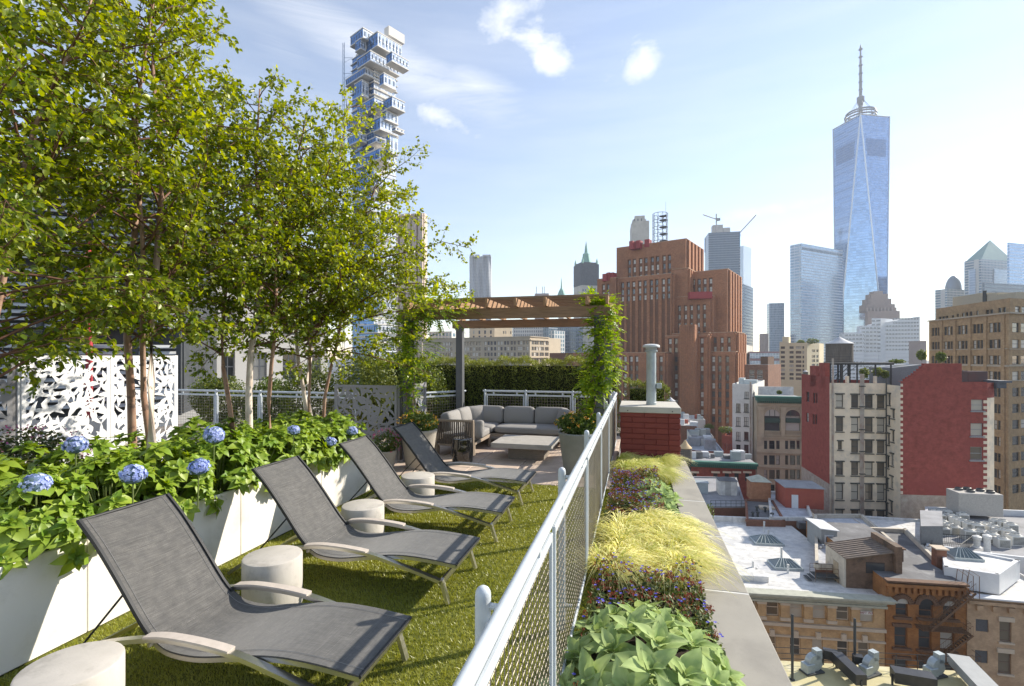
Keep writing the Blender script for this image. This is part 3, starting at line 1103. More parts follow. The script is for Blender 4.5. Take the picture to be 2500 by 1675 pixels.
# --- pots
def pot(name, label, loc, rt, rb, h, mt):
 r = thing(name, label, 'plant pot', loc)
 mb = MB()
 mb.lathe((0, 0, 0), [(.001, 0), (rb, 0), (rb * 1.04, .015), (rt * .97, h - .06), (rt, h - .045), (rt * 1.02, h - .01), (rt, h), (rt * .9, h), (rt * .88, h - .07), (.001, h - .07)], 36, close=False)
 mb.build('vessel', mt, r, smooth=40, local=True)
 mb = MB()
 mb.lathe((0, 0, 0), [(.001, h - .055), (rt * .885, h - .06)], 24, close=False)
 mb.build('soil', m_soil, r, local=True)
 return r
pot_l = pot('large_pot', 'tall clay grey pot under the vine at the screen end of the pergola', (-3.42, 7.38, 0), .295, .20, .62, m_pot)
pot_r = pot('large_pot', 'grey green tall pot with shrub inside the guard rail', (-.86, 7.55, 0), .30, .20, .64, m_pot2)
pot_s = pot('small_pot', 'small clay pot of mixed flowers between planter and tall clay pot', (-3.86, 7.12, 0), .16, .11, .30, m_pot)
# --- chimney with flue
m_brick_r = mat('chimney_brick', (.225, .050, .038), .75, (.19, .042, .033), scale=9, bump=.25, bump_scale=50, rand=.07)
m_mort_r = mat('chimney_mortar', (.18, .040, .033), .9, (.15, .035, .03), scale=20, bump=.3)
m_capst = mat('chimney_cap_stone', (.50, .48, .42), .8, (.44, .42, .37), scale=4, stain=(.42, .40, .36), stain_scale=3)
m_galv = mat('galvanised', (.40, .45, .46), .45, (.34, .385, .40), scale=6, metal=.35, stain=(.30, .32, .31), stain_scale=4)
ch = thing('brick_chimney', 'red painted brick chimney with pale cap at the end of the flower bed', 'chimney', (.23, 9.1, 0))
CX0, CX1, CY0, CY1 = -.25, .71, 8.55, 9.65
mb = MB()
mb.box(((CX0 + CX1) / 2, (CY0 + CY1) / 2, .40), (CX1 - CX0 - .016, CY1 - CY0 - .016, .86))
mb.build('mortar_core', m_mort_r, ch)
mb = MB()
mb.bbox((0, 0, 0), (.385, .03, .083), .006)
bm_me = mesh_only(mb, 'brick', m_brick_r)
mb = MB()
mb.bbox((0, 0, 0), (.185, .03, .083), .006)
bh_me = mesh_only(mb, 'brick', m_brick_r)
for row in range(9):
 z = .085 + row * .092
 x = CX0
 while x < CX1 - .05:
  w = .392
  first = (x == CX0 and row % 2)
  if first or x + w > CX1 + .01:
   w = .192
  if x + w > CX1 + .02:
   w = CX1 - x
  sc = (w - .008) / (.385 if w > .3 else .185)
  inst('brick', bm_me if w > .3 else bh_me, ch, (x + w / 2, CY0 + .012 + rnd.uniform(-.002, .002), z), (0, R(rnd.uniform(-.4, .4)), 0), (sc, 1, 1))
  x += w
 y = CY0 + .03
 for k in range(3):
  for sx, xx in ((0, CX0 + .006), (1, CX1 - .006)):
   off = .18 * (row % 2)
   yy = y + .20 + k * .392 - off
   if yy - .19 < CY0 + .01 or yy + .19 > CY1:
    continue
   inst('brick', bm_me, ch, (xx, yy, z), (0, 0, math.pi / 2))
mb = MB()
mb.bbox(((CX0 + CX1) / 2, (CY0 + CY1) / 2, .90), (CX1 - CX0 + .035, CY1 - CY0 + .035, .10), .008)
cp_ = mb.build('cap_slab', m_capst, ch)
mb = MB()
for x in (CX0 + .12, CX1 - .12):
 mb.lathe((x, CY0 - .018, .885), [(.008, -.008), (.008, .008)], 8)
mb.build('weep_hole', m_black, cp_)
mb = MB()
mb.bbox(((CX0 + CX1) / 2, (CY0 + CY1) / 2, .012), (CX1 - CX0 + .02, CY1 - CY0 + .02, .075), .004)
mb.build('flashing', m_galv, ch)
mb = MB()
fx, fy = .265, 8.98
mb.lathe((fx, fy, .945), [(.088, 0), (.088, .05), (.083, .055), (.082, .92), (.086, .925), (.086, .935), (.11, .94), (.11, .955), (.088, .96), (.086, 1.01)], 28, close=False)
fl = mb.build('flue_pipe', m_galv, ch, smooth=35)
mb = MB()
mb.lathe((fx, fy, .945), [(.088, .96), (.092, .99), (.092, 1.02)], 28, close=False)
for k in range(24):
 a = k * math.pi / 12
 mb.box((fx + .094 * math.cos(a), fy + .094 * math.sin(a), .945 + .985), (.006, .010, .05), a)
mb.lathe((fx, fy, .945), [(.145, 1.010), (.148, 1.018), (.148, 1.03), (.135, 1.052), (.09, 1.068), (.03, 1.074), (.001, 1.075)], 28)
mb.build('flue_cap', mat('flue_cap_paint', (.55, .57, .57), .5, (.45, .47, .47)), fl, smooth=35)
mb = MB()
mb.bbox((fx + .13, fy, .945 + .34), (.09, .09, .09), .008)
mb.build('damper_box', m_galv, fl)
# ================================================================== PLANTS ON THE TERRACE
def frames(axis, normal):
 a = axis / np.linalg.norm(axis, axis=1, keepdims=True)
 z = normal - (normal * a).sum(1, keepdims=True) * a
 z /= np.linalg.norm(z, axis=1, keepdims=True) + 1e-9
 x = np.cross(a, z)
 return x, a, z
def scatter(tv, tf, pos, axis, normal, scale, wscale=None):
 """copies of a leaf (x across, y along, z up) at many places -> verts, faces"""
 x, y, z = frames(axis, normal)
 n = len(pos)
 s = np.asarray(scale).reshape(n, 1, 1)
 w = s if wscale is None else np.asarray(wscale).reshape(n, 1, 1)
 t = tv[None]
 v = pos[:, None, :] + (t[..., 0:1] * w) * x[:, None, :] + (t[..., 1:2] * s) * y[:, None, :] + (t[..., 2:3] * s) * z[:, None, :]
 k = len(tv)
 f = (tf[None] + (np.arange(n) * k)[:, None, None]).reshape(-1, tf.shape[1])
 return v.reshape(-1, 3), f
def unit(n, g=None):
 v = (g or rg).normal(0, 1, (n, 3))
 return v / np.linalg.norm(v, axis=1, keepdims=True)
OVATE = np.array([(0, 0, 0), (-.34, .28, .07), (-.27, .62, .05), (0, 1, -.06), (.27, .62, .05), (.34, .28, .07)])
OVATE_F = np.array([(0, 3, 2, 1), (0, 5, 4, 3)])
LENS = np.array([(0, 0, 0), (-.17, .3, .03), (-.15, .65, .02), (0, 1, -.05), (.15, .65, .02), (.17, .3, .03)])
def broad(ns, wid, fold, curl, ruffle=0.0, cols=2):
 """broad leaf as a small grid: stations along, columns across (odd points), folded at the midrib, curling down"""
 vs, fs = [], []
 nc = 2 * (cols // 2) + 1
 for i in range(ns + 1):
  t = i / ns
  w = wid * (math.sin(math.pi * min(t, 1) ** .8) ** .75 * (1 - .25 * t) + (.03 if i == 0 else 0))
  for j in range(nc):
   q = -1 + 2 * j / (nc - 1)
   vs.append((q * w, t - .05 * abs(q) * t, fold * abs(q) * w - curl * t * t + ruffle * math.sin(i * 2.3 + j) * abs(q)))
 for i in range(ns):
  for j in range(nc - 1):
   a = i * nc + j
   fs.append((a, a + 1, a + nc + 1, a + nc))
 return np.array(vs), np.array(fs)
HYD_V, HYD_F = broad(6, .34, .42, .30, .03)
EAR_V, EAR_F = broad(7, .29, .45, .32, .025, 4)
m_birchleaf = leafmat('birch_leaf', (.095, .15, .014), (.40, .44, .036), trans=.5, rough=.36, spec=.5)
m_hyd = leafmat('hydrangea_leaf', (.14, .245, .024), (.30, .39, .045), trans=.28, rough=.45, spec=.4)
m_ear = leafmat('lambs_ear_leaf', (.22, .32, .11), (.46, .55, .25), trans=.25, rough=.95, spec=.1)
m_grassy = leafmat('golden_grass', (.40, .46, .07), (.88, .83, .42), trans=.4, rough=.5)
m_plum = leafmat('plumbago_leaf', (.06, .095, .025), (.17, .17, .05), trans=.25, rough=.5)
m_bract = leafmat('plumbago_bract', (.13, .03, .028), (.24, .085, .045), trans=.25, rough=.6)
m_blue = leafmat('plumbago_flower', (.09, .085, .48), (.16, .13, .62), trans=.2, rough=.6)
m_hydfl = leafmat('hydrangea_petal', (.26, .33, .72), (.60, .66, .92), trans=.3, rough=.7, tcol=1.1)
m_vine = leafmat('vine_leaf', (.12, .22, .018), (.36, .46, .04), trans=.48, rough=.4)
m_hedge = leafmat('hedge_leaf', (.065, .10, .018), (.26, .28, .045), trans=.25, rough=.5)
m_pale = leafmat('pale_shrub_leaf', (.16, .20, .07), (.26, .29, .10), trans=.3, rough=.55)
m_lant = leafmat('shrub_leaf', (.07, .12, .02), (.16, .19, .04), trans=.3, rough=.5)
m_orange = leafmat('yellow_orange_bloom', (.65, .30, .05), (.75, .55, .08), trans=.2, rough=.6)
m_pink = leafmat('pink_bloom', (.55, .10, .16), (.40, .12, .40), trans=.2, rough=.6)
m_bark_w = mat('birch_bark', (.66, .58, .50), .75, (.40, .30, .24), scale=7, stretch=(1, 1, .45), lo=.48, hi=.66, stain=(.05, .04, .035), stain_scale=11, stain_lo=.62, stain_hi=.67)
m_bark_b = mat('young_bark', (.26, .145, .095), .75, (.36, .24, .17), scale=14, stretch=(1, 1, .5), stain=(.10, .065, .05), stain_scale=9, stain_lo=.55, stain_hi=.65)
def brown_above(m, z0, z1, col):
 # birch stems turn from papery white to red brown up the young wood
 t = m.node_tree
 b = t.nodes['Principled BSDF']
 src = b.inputs['Base Color'].links[0].from_socket
 tc = N(t, 'ShaderNodeTexCoord')
 sp = N(t, 'ShaderNodeSeparateXYZ')
 L(t, tc.outputs['Object'], sp.inputs[0])
 mr = N(t, 'ShaderNodeMapRange')
 mr.inputs[1].default_value = z0
 mr.inputs[2].default_value = z1
 L(t, sp.outputs[2], mr.inputs[0])
 mx = N(t, 'ShaderNodeMix', data_type='RGBA')
 L(t, mr.outputs[0], mx.inputs[0])
 L(t, src, mx.inputs[6])
 mx.inputs[7].default_value = (*col, 1)
 L(t, mx.outputs[2], b.inputs['Base Color'])
brown_above(m_bark_w, 1.2, 2.6, (.24, .14, .10))
m_twig = mat('twig', (.17, .085, .055), .7)
m_stem = mat('green_stem', (.16, .20, .06), .7)
# --- birches
def birch(label, base, stems, z0, z1, rad, seed, nb=30, long=(), dens=1.0, group='birches in the long planter'):
 g = np.random.default_rng(seed)
 r = thing('birch_tree', label, 'tree', base, group)
 P_, A_, S_ = [], [], []
 limb = MB()
 for si, (dx, dy, lean, top, th, bark) in enumerate(stems):
  b = np.array([base[0] + dx, base[1] + dy, .5])
  pts, rr_ = [], []
  for k in range(11):
   t = k / 10
   z = .5 + (top - .5) * t
   w = .05 * math.sin(t * 5 + seed + si * 2) + .025 * math.sin(t * 13 + si)
   pts.append(b + np.array([lean[0] * t * t + w, lean[1] * t * t + .7 * w, z - .5]))
   rr_.append(th * (1 - .88 * t) + .003)
  mb = MB()
  mb.tube(pts, rr_, 9)
  mb.build('trunk', bark, r, smooth=True)
  pts = np.array(pts)
  n = int(nb * (top - z0) / (z1 - z0))
  az = g.uniform(0, 6.28)
  for i in range(n):
   t = (z0 + (top - z0 - .08) * (i + g.uniform(0, 1)) / n - .5) / (top - .5)
   k = min(int(t * 10), 9)
   p = pts[k] + (pts[k + 1] - pts[k]) * (t * 10 - k)
   az += 2.4 + g.uniform(-.5, .5)
   h = (p[2] - z0) / (z1 - z0)
   Lb = rad * (1.0 - .72 * max(h, 0) ** 1.3) * g.uniform(.6, 1.15) * (.75 + .25 * min(h / .15, 1))
   _branch(limb, P_, A_, S_, p, az, g.uniform(.25, .75), Lb, g, dens)
 for (zb, azb, up, Lb) in long:
  s = stems[0]
  p = np.array([base[0] + s[0], base[1] + s[1], zb])
  _branch(limb, P_, A_, S_, p, azb, up, Lb, g, dens)
 limb.build('limbs', m_twig, r, smooth=True)
 P_, A_ = np.concatenate(P_), np.concatenate(A_)
 n = len(P_)
 nrm = g.normal(0, .55, (n, 3)) + np.array([0.25, 0.1, .8])
 v, f = scatter(OVATE, OVATE_F, P_, A_, nrm, g.uniform(.032, .058, n))
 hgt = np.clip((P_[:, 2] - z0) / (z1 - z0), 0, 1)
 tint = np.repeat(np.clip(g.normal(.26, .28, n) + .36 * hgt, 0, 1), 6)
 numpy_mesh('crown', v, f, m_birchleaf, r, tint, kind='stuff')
 return n
def _branch(limb, P_, A_, S_, p, az, up, Lb, g, dens):
 n = 6
 d = np.array([math.cos(az) * math.cos(up), math.sin(az) * math.cos(up), math.sin(up)])
 pts = [np.array(p)]
 for i in range(n):
  d = d + g.normal(0, .13, 3) + np.array([0, 0, -.045 * i * .6])
  d /= np.linalg.norm(d)
  pts.append(pts[-1] + d * Lb / n)
 r0 = .0035 + .0055 * Lb
 limb.tube(pts, [r0 * (1 - .85 * i / n) for i in range(n + 1)], 5, cap=False)
 # twigs with leaves
 nt = max(4, int(Lb / .062))
 for k in range(nt):
  t = .22 + .78 * (k + g.uniform(0, 1)) / nt
  i = min(int(t * n), n - 1)
  q = pts[i] + (pts[i + 1] - pts[i]) * (t * n - i)
  ax = pts[i + 1] - pts[i]
  ax /= np.linalg.norm(ax)
  dv = g.normal(0, 1, 3)
  dv -= dv.dot(ax) * ax
  dv /= np.linalg.norm(dv)
  td = ax * .75 + dv * .8 + np.array([0, 0, .05])
  td /= np.linalg.norm(td)
  tl = g.uniform(.12, .30) * min(1, .5 + Lb * .5)
  tip = q + td * tl + np.array([0, 0, -.05 * tl])
  limb.tube([q, q + td * tl * .5, tip], [.0022, .0017, .0008], 3, cap=False)
  m = int((tl / .0175) * dens) + 3
  s = g.uniform(.1, 1.05, m)[:, None]
  pos = q + (tip - q) * s + g.normal(0, .012, (m, 3))
  la = td * .55 + unit(m, g) * .75 + np.array([0, 0, -.30])
  P_.append(pos)
  A_.append(la)
birch('birch beside the hydrangeas behind the lounger second from the sofa', (-4.2, 5.72, .4),
 [(-.10, -.05, (-.15, .1), 4.6, .030, m_bark_w), (-.02, .05, (.35, .25), 5.35, .034, m_bark_w), (.10, .06, (.75, .35), 4.3, .022, m_bark_b), (.02, -.1, (.4, -.2), 4.0, .018, m_bark_b)],
 1.75, 5.5, 1.35, 21, 44, long=((1.9, -.15, .55, 2.3), (2.1, .1, .62, 2.4), (2.3, .15, .35, 1.9), (1.8, .35, .4, 1.8), (2.6, -.1, .5, 1.9), (2.0, -.4, .5, 1.7), (3.0, -.1, .4, 1.9), (3.3, .2, .4, 1.7), (2.8, .3, .3, 1.9), (3.6, 0, .5, 1.4), (2.4, .45, .3, 1.7), (2.2, .55, .6, 2.5), (2.7, .35, .45, 2.4), (2.0, .75, .55, 2.3)), dens=1.0)
birch('birch with a stout white trunk between two other birches in the planter', (-4.2, 4.62, .4),
 [(-.16, -.05, (-.2, -.1), 4.4, .026, m_bark_b), (.0, .02, (.05, .1), 4.85, .040, m_bark_w), (.16, .05, (.45, .15), 4.5, .024, m_bark_b)],
 1.8, 5.1, 1.40, 22, 46, dens=.9, long=((2.0, -.6, .0, 1.0), (1.9, 2.6, .1, .9), (2.1, -2.0, .05, 1.0), (1.95, .9, .05, .9)))
birch('tall birch in front of the white cut-out screen', (-4.2, 3.40, .4),
 [(-.22, .12, (-.4, .1), 5.4, .036, m_bark_b), (.05, -.02, (.15, .1), 5.9, .034, m_bark_w), (.0, .02, (.3, -.2), 5.3, .026, m_bark_b)],
 1.85, 6.0, 1.45, 23, 50, dens=.9, long=((2.05, -.3, .1, 1.0), (2.1, 2.4, .1, 1.0)))
birch('birch whose crown fills the corner above the hydrangeas, its trunk out of sight', (-4.15, 2.15, .4),
 [(0, 0, (-.2, .2), 5.2, .034, m_bark_w), (-.15, .1, (-.4, .5), 5.6, .026, m_bark_b), (.1, .1, (.1, .5), 4.6, .024, m_bark_b)],
 1.6, 5.6, 1.40, 24, 46, dens=.9, long=((1.9, 1.9, .1, 1.2), (1.8, 2.3, .05, 1.3)))
# --- hydrangeas
def leaf_meshes(V, F, mt, n, g, name='leaf'):
 out = []
 for k in range(n):
  v = V.copy()
  v[:, 2] += -.15 * g.uniform(-.6, 1) * v[:, 1] ** 2 + .02 * g.normal(0, 1) * v[:, 0]
  v[:, 0] += .08 * g.uniform(-1, 1) * v[:, 1] ** 2
  me = bpy.data.meshes.new(name)
  me.from_pydata([tuple(p) for p in v], [], [tuple(int(i) for i in f) for f in F])
  me.materials.append(mt)
  me.polygons.foreach_set('use_smooth', [True] * len(F))
  at = me.attributes.new('tint', 'FLOAT', 'POINT')
  b0 = g.uniform(.05, .65)
  ax_ = np.abs(V[:, 0]) / np.abs(V[:, 0]).max()
  at.data.foreach_set('value', list(np.clip(b0 + np.where(ax_ > .75, .4, 0) + np.where(ax_ < .03, .22, 0), 0, 1)))
  out.append(me)
 return out
def rot_from(axis, normal):
 x, a, z = frames(np.array([axis]), np.array([normal]))
 return Matrix((x[0], a[0], z[0])).transposed().to_euler()
HYD_MESH = leaf_meshes(HYD_V, HYD_F, m_hyd, 10, rg)
ROWS = []
hyd_i = 0
hyd_lab = ['leafy hydrangea shrub spilling over the planter edge', 'leafy hydrangea shrub around the birch trunks']
def hydrangea(cx, cy, rx, ry, h, nros, leaf_objs, row):
 g = rg
 r = thing('hydrangea_shrub', hyd_lab[row], 'shrub', (cx, cy, .5), ['hydrangea shrubs along the front of the planter', 'hydrangea shrubs at the back of the planter'][row])
 P_, A_, N_, S_ = [], [], [], []
 for k in range(nros):
  th = g.uniform(0, 6.28)
  ph = math.acos(1 - g.uniform(0, 1) * 1.08)           # 0 = up
  n = np.array([math.sin(ph) * math.cos(th), math.sin(ph) * math.sin(th), math.cos(ph)])
  s = g.uniform(.80, 1.07)
  c = np.array([cx, cy, .56]) + n * np.array([rx, ry, h]) * s
  if c[0] < X_PL - 1.3:
   continue
  n = n * np.array([.8, .8, 1.0]) + np.array([.12, 0, .42]) + g.normal(0, .12, 3)
  n /= np.linalg.norm(n)
  u = np.cross(n, [0.3, .2, .9])
  u /= np.linalg.norm(u)
  w = np.cross(n, u)
  a0 = g.uniform(0, 6.28)
  big = g.uniform(.08, .135)
  for tier, (m, el, ls) in enumerate(((6, g.uniform(.0, .30), 1.0), (4, .72, .68), (2, 1.15, .4))):
   for i in range(m):
    a = a0 + tier * .5 + i * 6.283 / m + g.uniform(-.25, .25)
    ax = (u * math.cos(a) + w * math.sin(a)) * math.cos(el) + n * math.sin(el) + np.array([0, 0, -.12])
    P_.append(c + n * .012 * tier)
    A_.append(ax)
    N_.append(n * 1.0 - ax * .2)
    S_.append(big * ls * g.uniform(.8, 1.15))
 P_, A_, N_, S_ = map(np.array, (P_, A_, N_, S_))
 n = len(P_)
 order = np.argsort(((P_ - np.array([0, 0, 1.8])) ** 2).sum(1) / S_ ** 2)
 own = order[:leaf_objs]
 rest = order[leaf_objs:]
 for i in own:
  inst('leaf', HYD_MESH[int(g.integers(10))], r, P_[i], rot_from(A_[i], N_[i]), (S_[i],) * 3)
 if len(rest):
  v, f = scatter(HYD_V, HYD_F, P_[rest], A_[rest], N_[rest], S_[rest])
  tint = np.repeat(np.clip(g.normal(.45, .25, len(rest)), 0, 1), len(HYD_V))
  numpy_mesh('foliage', v, f, m_hyd, r, tint, smooth=True, kind='stuff')
 mb = MB()
 for k in range(14):
  th = g.uniform(0, 6.28)
  q = .75 * g.uniform(.3, 1)
  mb.tube([(cx + .05 * math.cos(th), cy + .05 * math.sin(th), .52), (cx + rx * q * math.cos(th), cy + ry * q * math.sin(th), .56 + h * .7)], [.006, .004], 5)
 mb.build('stems', m_stem, r)
for k in range(8):
 hydrangea(-3.78 + rg.uniform(-.03, .03), 2.30 + k * .475, .42, .36, .47 + rg.uniform(-.03, .05), 72, 270 if k < 3 else 60, 0)
for k in range(7):
 hydrangea(-4.30 + rg.uniform(-.05, .03), 2.55 + k * .50, .42, .38, .52 + rg.uniform(-.03, .06), 60, 40, 1)
def flower_head(px, py, d, rpx, label, vis=1.0):
 c = np.array(P(px, py, d))
 R_ = rpx * d / FPX * .80
 r = thing('hydrangea_bloom', label, 'flower', tuple(c))
 g = rg
 n = 170
 nn = unit(n)
 nn = nn[nn[:, 2] > -.55]
 lob = unit(7)
 n = len(nn)
 pet = np.array([(0, 0, 0), (-.5, .55, .10), (0, 1, .16), (.5, .55, .10)])
 V_, F_, T_ = [], [], []
 base = 0
 for i in range(n):
  nv = nn[i]
  u = np.cross(nv, [.3, .5, .8])
  u /= np.linalg.norm(u)
  w = np.cross(nv, u)
  a0 = g.uniform(0, 1.57)
  pos = c + nv * R_ * np.array([1, 1, .86]) * g.uniform(.86, 1.03) * (.84 + .2 * max(lob @ nv) ** 4)
  nv2 = nv + g.normal(0, .25, 3)
  for k in range(4):
   a = a0 + k * math.pi / 2
   ax = u * math.cos(a) + w * math.sin(a)
   v, f = scatter(pet, np.array([(0, 3, 2, 1)]), pos[None], ax[None], nv2[None], [R_ * .175])
   V_.append(v)
   F_.append(f + base)
   T_ += [g.uniform(0, 1)] * 4 if k == 0 else [T_[-1]] * 4
   base += 4
 numpy_mesh('florets', np.concatenate(V_), np.concatenate(F_), m_hydfl, r, T_, kind='stuff')
 mb = MB()
 mb.lathe(c, [(R_ * .1, -R_ * .8), (R_ * .6, -R_ * .6), (R_ * .8, 0), (R_ * .6, R_ * .55), (R_ * .1, R_ * .72)], 12)
 mb.build('core', mat('bloom_core', (.12, .17, .40), .8, (.10, .16, .12)), r, smooth=True)
 mb = MB()
 mb.tube([tuple(c - np.array([0, 0, R_ * .7])), tuple(c + np.array([-.03, .02, -R_ - .25]))], .005, 6)
 mb.build('stem', m_stem, r)
for px, py, d, rp, lb in ((88, 1182, 3.05, 43, 'largest blue hydrangea bloom, beside the planter soil'), (185, 1086, 3.6, 33, 'blue hydrangea bloom in front of the white screen'),
      (325, 1158, 3.35, 37, 'blue hydrangea bloom above the lounger back farthest from the sofa'), (523, 1062, 4.25, 33, 'blue hydrangea bloom below the stout white birch trunk'),
      (485, 1140, 3.72, 31, 'blue hydrangea bloom at the front edge between two loungers'), (717, 1050, 5.2, 19, 'small blue bloom under the double birch trunks'),
      (807, 1079, 5.65, 18, 'small blue bloom near the planter front above the second lounger from the sofa'), (860, 1053, 6.15, 17, 'small pale blue bloom at the planter end')):
 flower_head(px, py, d, rp, lb)
# --- flower-bed plants behind the guard rail
BED_X0, BED_X1 = -.31, .475
def grass_patch(label, y0, y1, n, hx=1.0, x0=BED_X0, x1=BED_X1):
 g = rg
 ncl = int(n / 170)
 cx = g.uniform(x0 + .03, x1 - .02, ncl)
 cy = g.uniform(y0, y1, ncl)
 ci = g.integers(0, ncl, n)
 x = cx[ci] + g.normal(0, .03, n)
 y = cy[ci] + g.normal(0, .03, n)
 az = g.uniform(0, 6.28, n)
 cd = g.normal(0, .55, (ncl, 2)) + np.array([.45, -.35])
 dx = np.cos(az) * .55 + cd[ci, 0] * .6
 dy = np.sin(az) * .55 + cd[ci, 1] * .6
 ln = g.uniform(.30, .60, n) * hx * g.uniform(.75, 1.15, ncl)[ci]
 lean = np.stack([dx, dy], 1)
 lean /= np.linalg.norm(lean, axis=1, keepdims=True) + 1e-6
 reach = g.uniform(.35, .85, n) * ln
 ns = 6
 V = np.empty((n, ns + 1, 2, 3), np.float32)
 side = np.stack([-lean[:, 1], lean[:, 0]], 1)
 wd = g.uniform(.0030, .0065, n)
 for i in range(ns + 1):
  t = i / ns
  rch = reach * t ** 1.5
  z = -.06 + ln * (1.25 * t - .78 * t * t * (1 + .35 * reach / ln))
  w = wd * (1 - t ** 2.2) + .0002
  V[:, i, 0] = np.stack([x + lean[:, 0] * rch - side[:, 0] * w, y + lean[:, 1] * rch - side[:, 1] * w, z], 1)
  V[:, i, 1] = np.stack([x + lean[:, 0] * rch + side[:, 0] * w, y + lean[:, 1] * rch + side[:, 1] * w, z + .0015], 1)
 idx = np.arange(n)[:, None] * (ns + 1) * 2
 F = np.concatenate([np.stack([idx[:, 0] + 2 * i, idx[:, 0] + 2 * i + 1, idx[:, 0] + 2 * i + 3, idx[:, 0] + 2 * i + 2], 1) for i in range(ns)])
 tt_ = np.clip(g.normal(.38, .3, n)[:, None] + np.linspace(-.35, .45, ns + 1)[None], 0, 1)
 tint = np.repeat(tt_.reshape(-1), 2)
 o = numpy_mesh('golden_grass', V.reshape(-1, 3), F, m_grassy, None, tint, kind='stuff')
 tag(o, label, 'grass')
grass_patch('arching golden hakone grass filling the middle of the flower bed', 3.95, 5.35, 10000)
grass_patch('golden grass in front of the red chimney', 7.35, 8.35, 6500)
def plumbago(label, ys, n, x0=BED_X0, x1=BED_X1, clip=None):
 g = rg
 r = thing('plumbago_patch', label, 'ground cover', (0, sum(ys) / 2, -.07))
 r['kind'] = 'stuff'
 def pts(m, zlo, zhi):
  x = g.uniform(x0, x1, m)
  y = g.uniform(ys[0], ys[1], m)
  if clip:
   k = ((x - clip[0]) / clip[2]) ** 2 + ((y - clip[1]) / clip[3]) ** 2 > 1
   x, y = x[k], y[k]
  bump = .045 * np.sin(x * 9) * np.cos(y * 7) + .03 * np.sin(y * 17 + x * 5)
  z = g.uniform(zlo, zhi, len(x)) + bump
  return np.stack([x, y, z], 1)
 p = pts(n, -.02, .16)
 v, f = scatter(OVATE, OVATE_F, p, unit(len(p)) * .8 + np.array([0, 0, .1]), np.array([[.1, .1, .9]]) + g.normal(0, .4, (len(p), 3)), g.uniform(.018, .034, len(p)))
 numpy_mesh('leaves', v, f, m_plum, r, np.repeat(np.clip(g.normal(.4, .3, len(p)), 0, 1), 6), kind='stuff')
 c = pts(int(n * .065), .14, .195)
 q = np.repeat(c, 9, 0) + g.normal(0, .009, (len(c) * 9, 3))
 v, f = scatter(LENS, OVATE_F, q, unit(len(q)) + np.array([0, 0, .7]), unit(len(q)), g.uniform(.012, .024, len(q)))
 numpy_mesh('red_bracts', v, f, m_bract, r, np.repeat(np.clip(g.normal(.5, .3, len(q)), 0, 1), 6), kind='stuff')
 c = pts(int(n * .036), .165, .205)
 q = np.repeat(c, 5, 0)
 a = np.tile(np.arange(5) * 1.2566, len(c)) + np.repeat(g.uniform(0, 6, len(c)), 5)
 nn = np.repeat(np.array([[.1, -.35, .9]]) + g.normal(0, .3, (len(c), 3)), 5, 0)
 ax = np.stack([np.cos(a), np.sin(a), .25 * np.ones(len(a))], 1)
 v, f = scatter(OVATE, OVATE_F, q, ax, nn, np.full(len(q), .0125))
 numpy_mesh('blue_flowers', v, f, m_blue, r, np.repeat(g.random(len(q)), 6), kind='stuff')
plumbago('plumbago with red bracts and blue flowers round the lamb ear closest to the coping joint', (1.5, 4.05), 9000, clip=(.08, 2.75, .40, .60))
bpy.data.objects['plumbago_patch']['label'] = 'red and blue flowering plumbago between golden grass and the larger lamb ear'
plumbago('red and blue flowering plumbago beside the smaller lamb ear plant', (5.35, 7.4), 7500, x1=.30)
EAR_MESH = leaf_meshes(EAR_V, EAR_F, m_ear, 8, rg)
def lambs_ear(label, cx, cy, rx, ry, nros, big, h=.16):
 g = rg
 r = thing('lambs_ear', label, 'plant', (cx, cy, -.07), 'silvery lamb ear plants in the flower bed')
 cnt = 0
 for k in range(nros):
  a, q = g.uniform(0, 6.28), math.sqrt((k + .5) / nros)
  a = k * 2.4
  c = np.array([cx + rx * q * math.cos(a), cy + ry * q * math.sin(a), -.06 + h * (1 - .75 * q * q)])
  n = np.array([.7 * q * math.cos(a) * 1.0, .7 * q * math.sin(a) - .10, 1.0])
  n /= np.linalg.norm(n)
  u = np.cross(n, [.3, .2, .9])
  u /= np.linalg.norm(u)
  w = np.cross(n, u)
  a0 = g.uniform(0, 6.28)
  for tier, (m, el, ls) in enumerate(((5, .42, 1.0), (4, .85, .85), (2, 1.2, .55))):
   for i in range(m):
    if cnt >= 290:
     break
    cnt += 1
    b_ = a0 + tier * .6 + i * 6.283 / m + g.uniform(-.3, .3)
    ax = (u * math.cos(b_) + w * math.sin(b_)) * math.cos(el) + n * math.sin(el)
    s = big * ls * g.uniform(.75, 1.15)
    inst('leaf', EAR_MESH[int(g.integers(8))], r, c + n * .015 * tier, rot_from(ax, n - ax * .3), (s * g.uniform(.9, 1.15), s, s))
 mb = MB()
 mb.tube([(cx, cy, -.09), (cx, cy, .02)], .02, 6)
 mb.build('crown_base', m_stem, r)
lambs_ear('large silvery green lamb ear plant with big felted leaves beside the coping', .06, 2.74, .44, .70, 27, .195, .30)
lambs_ear('smaller silvery green lamb ear plant near the chimney', .20, 6.35, .27, .75, 24, .165, .20)
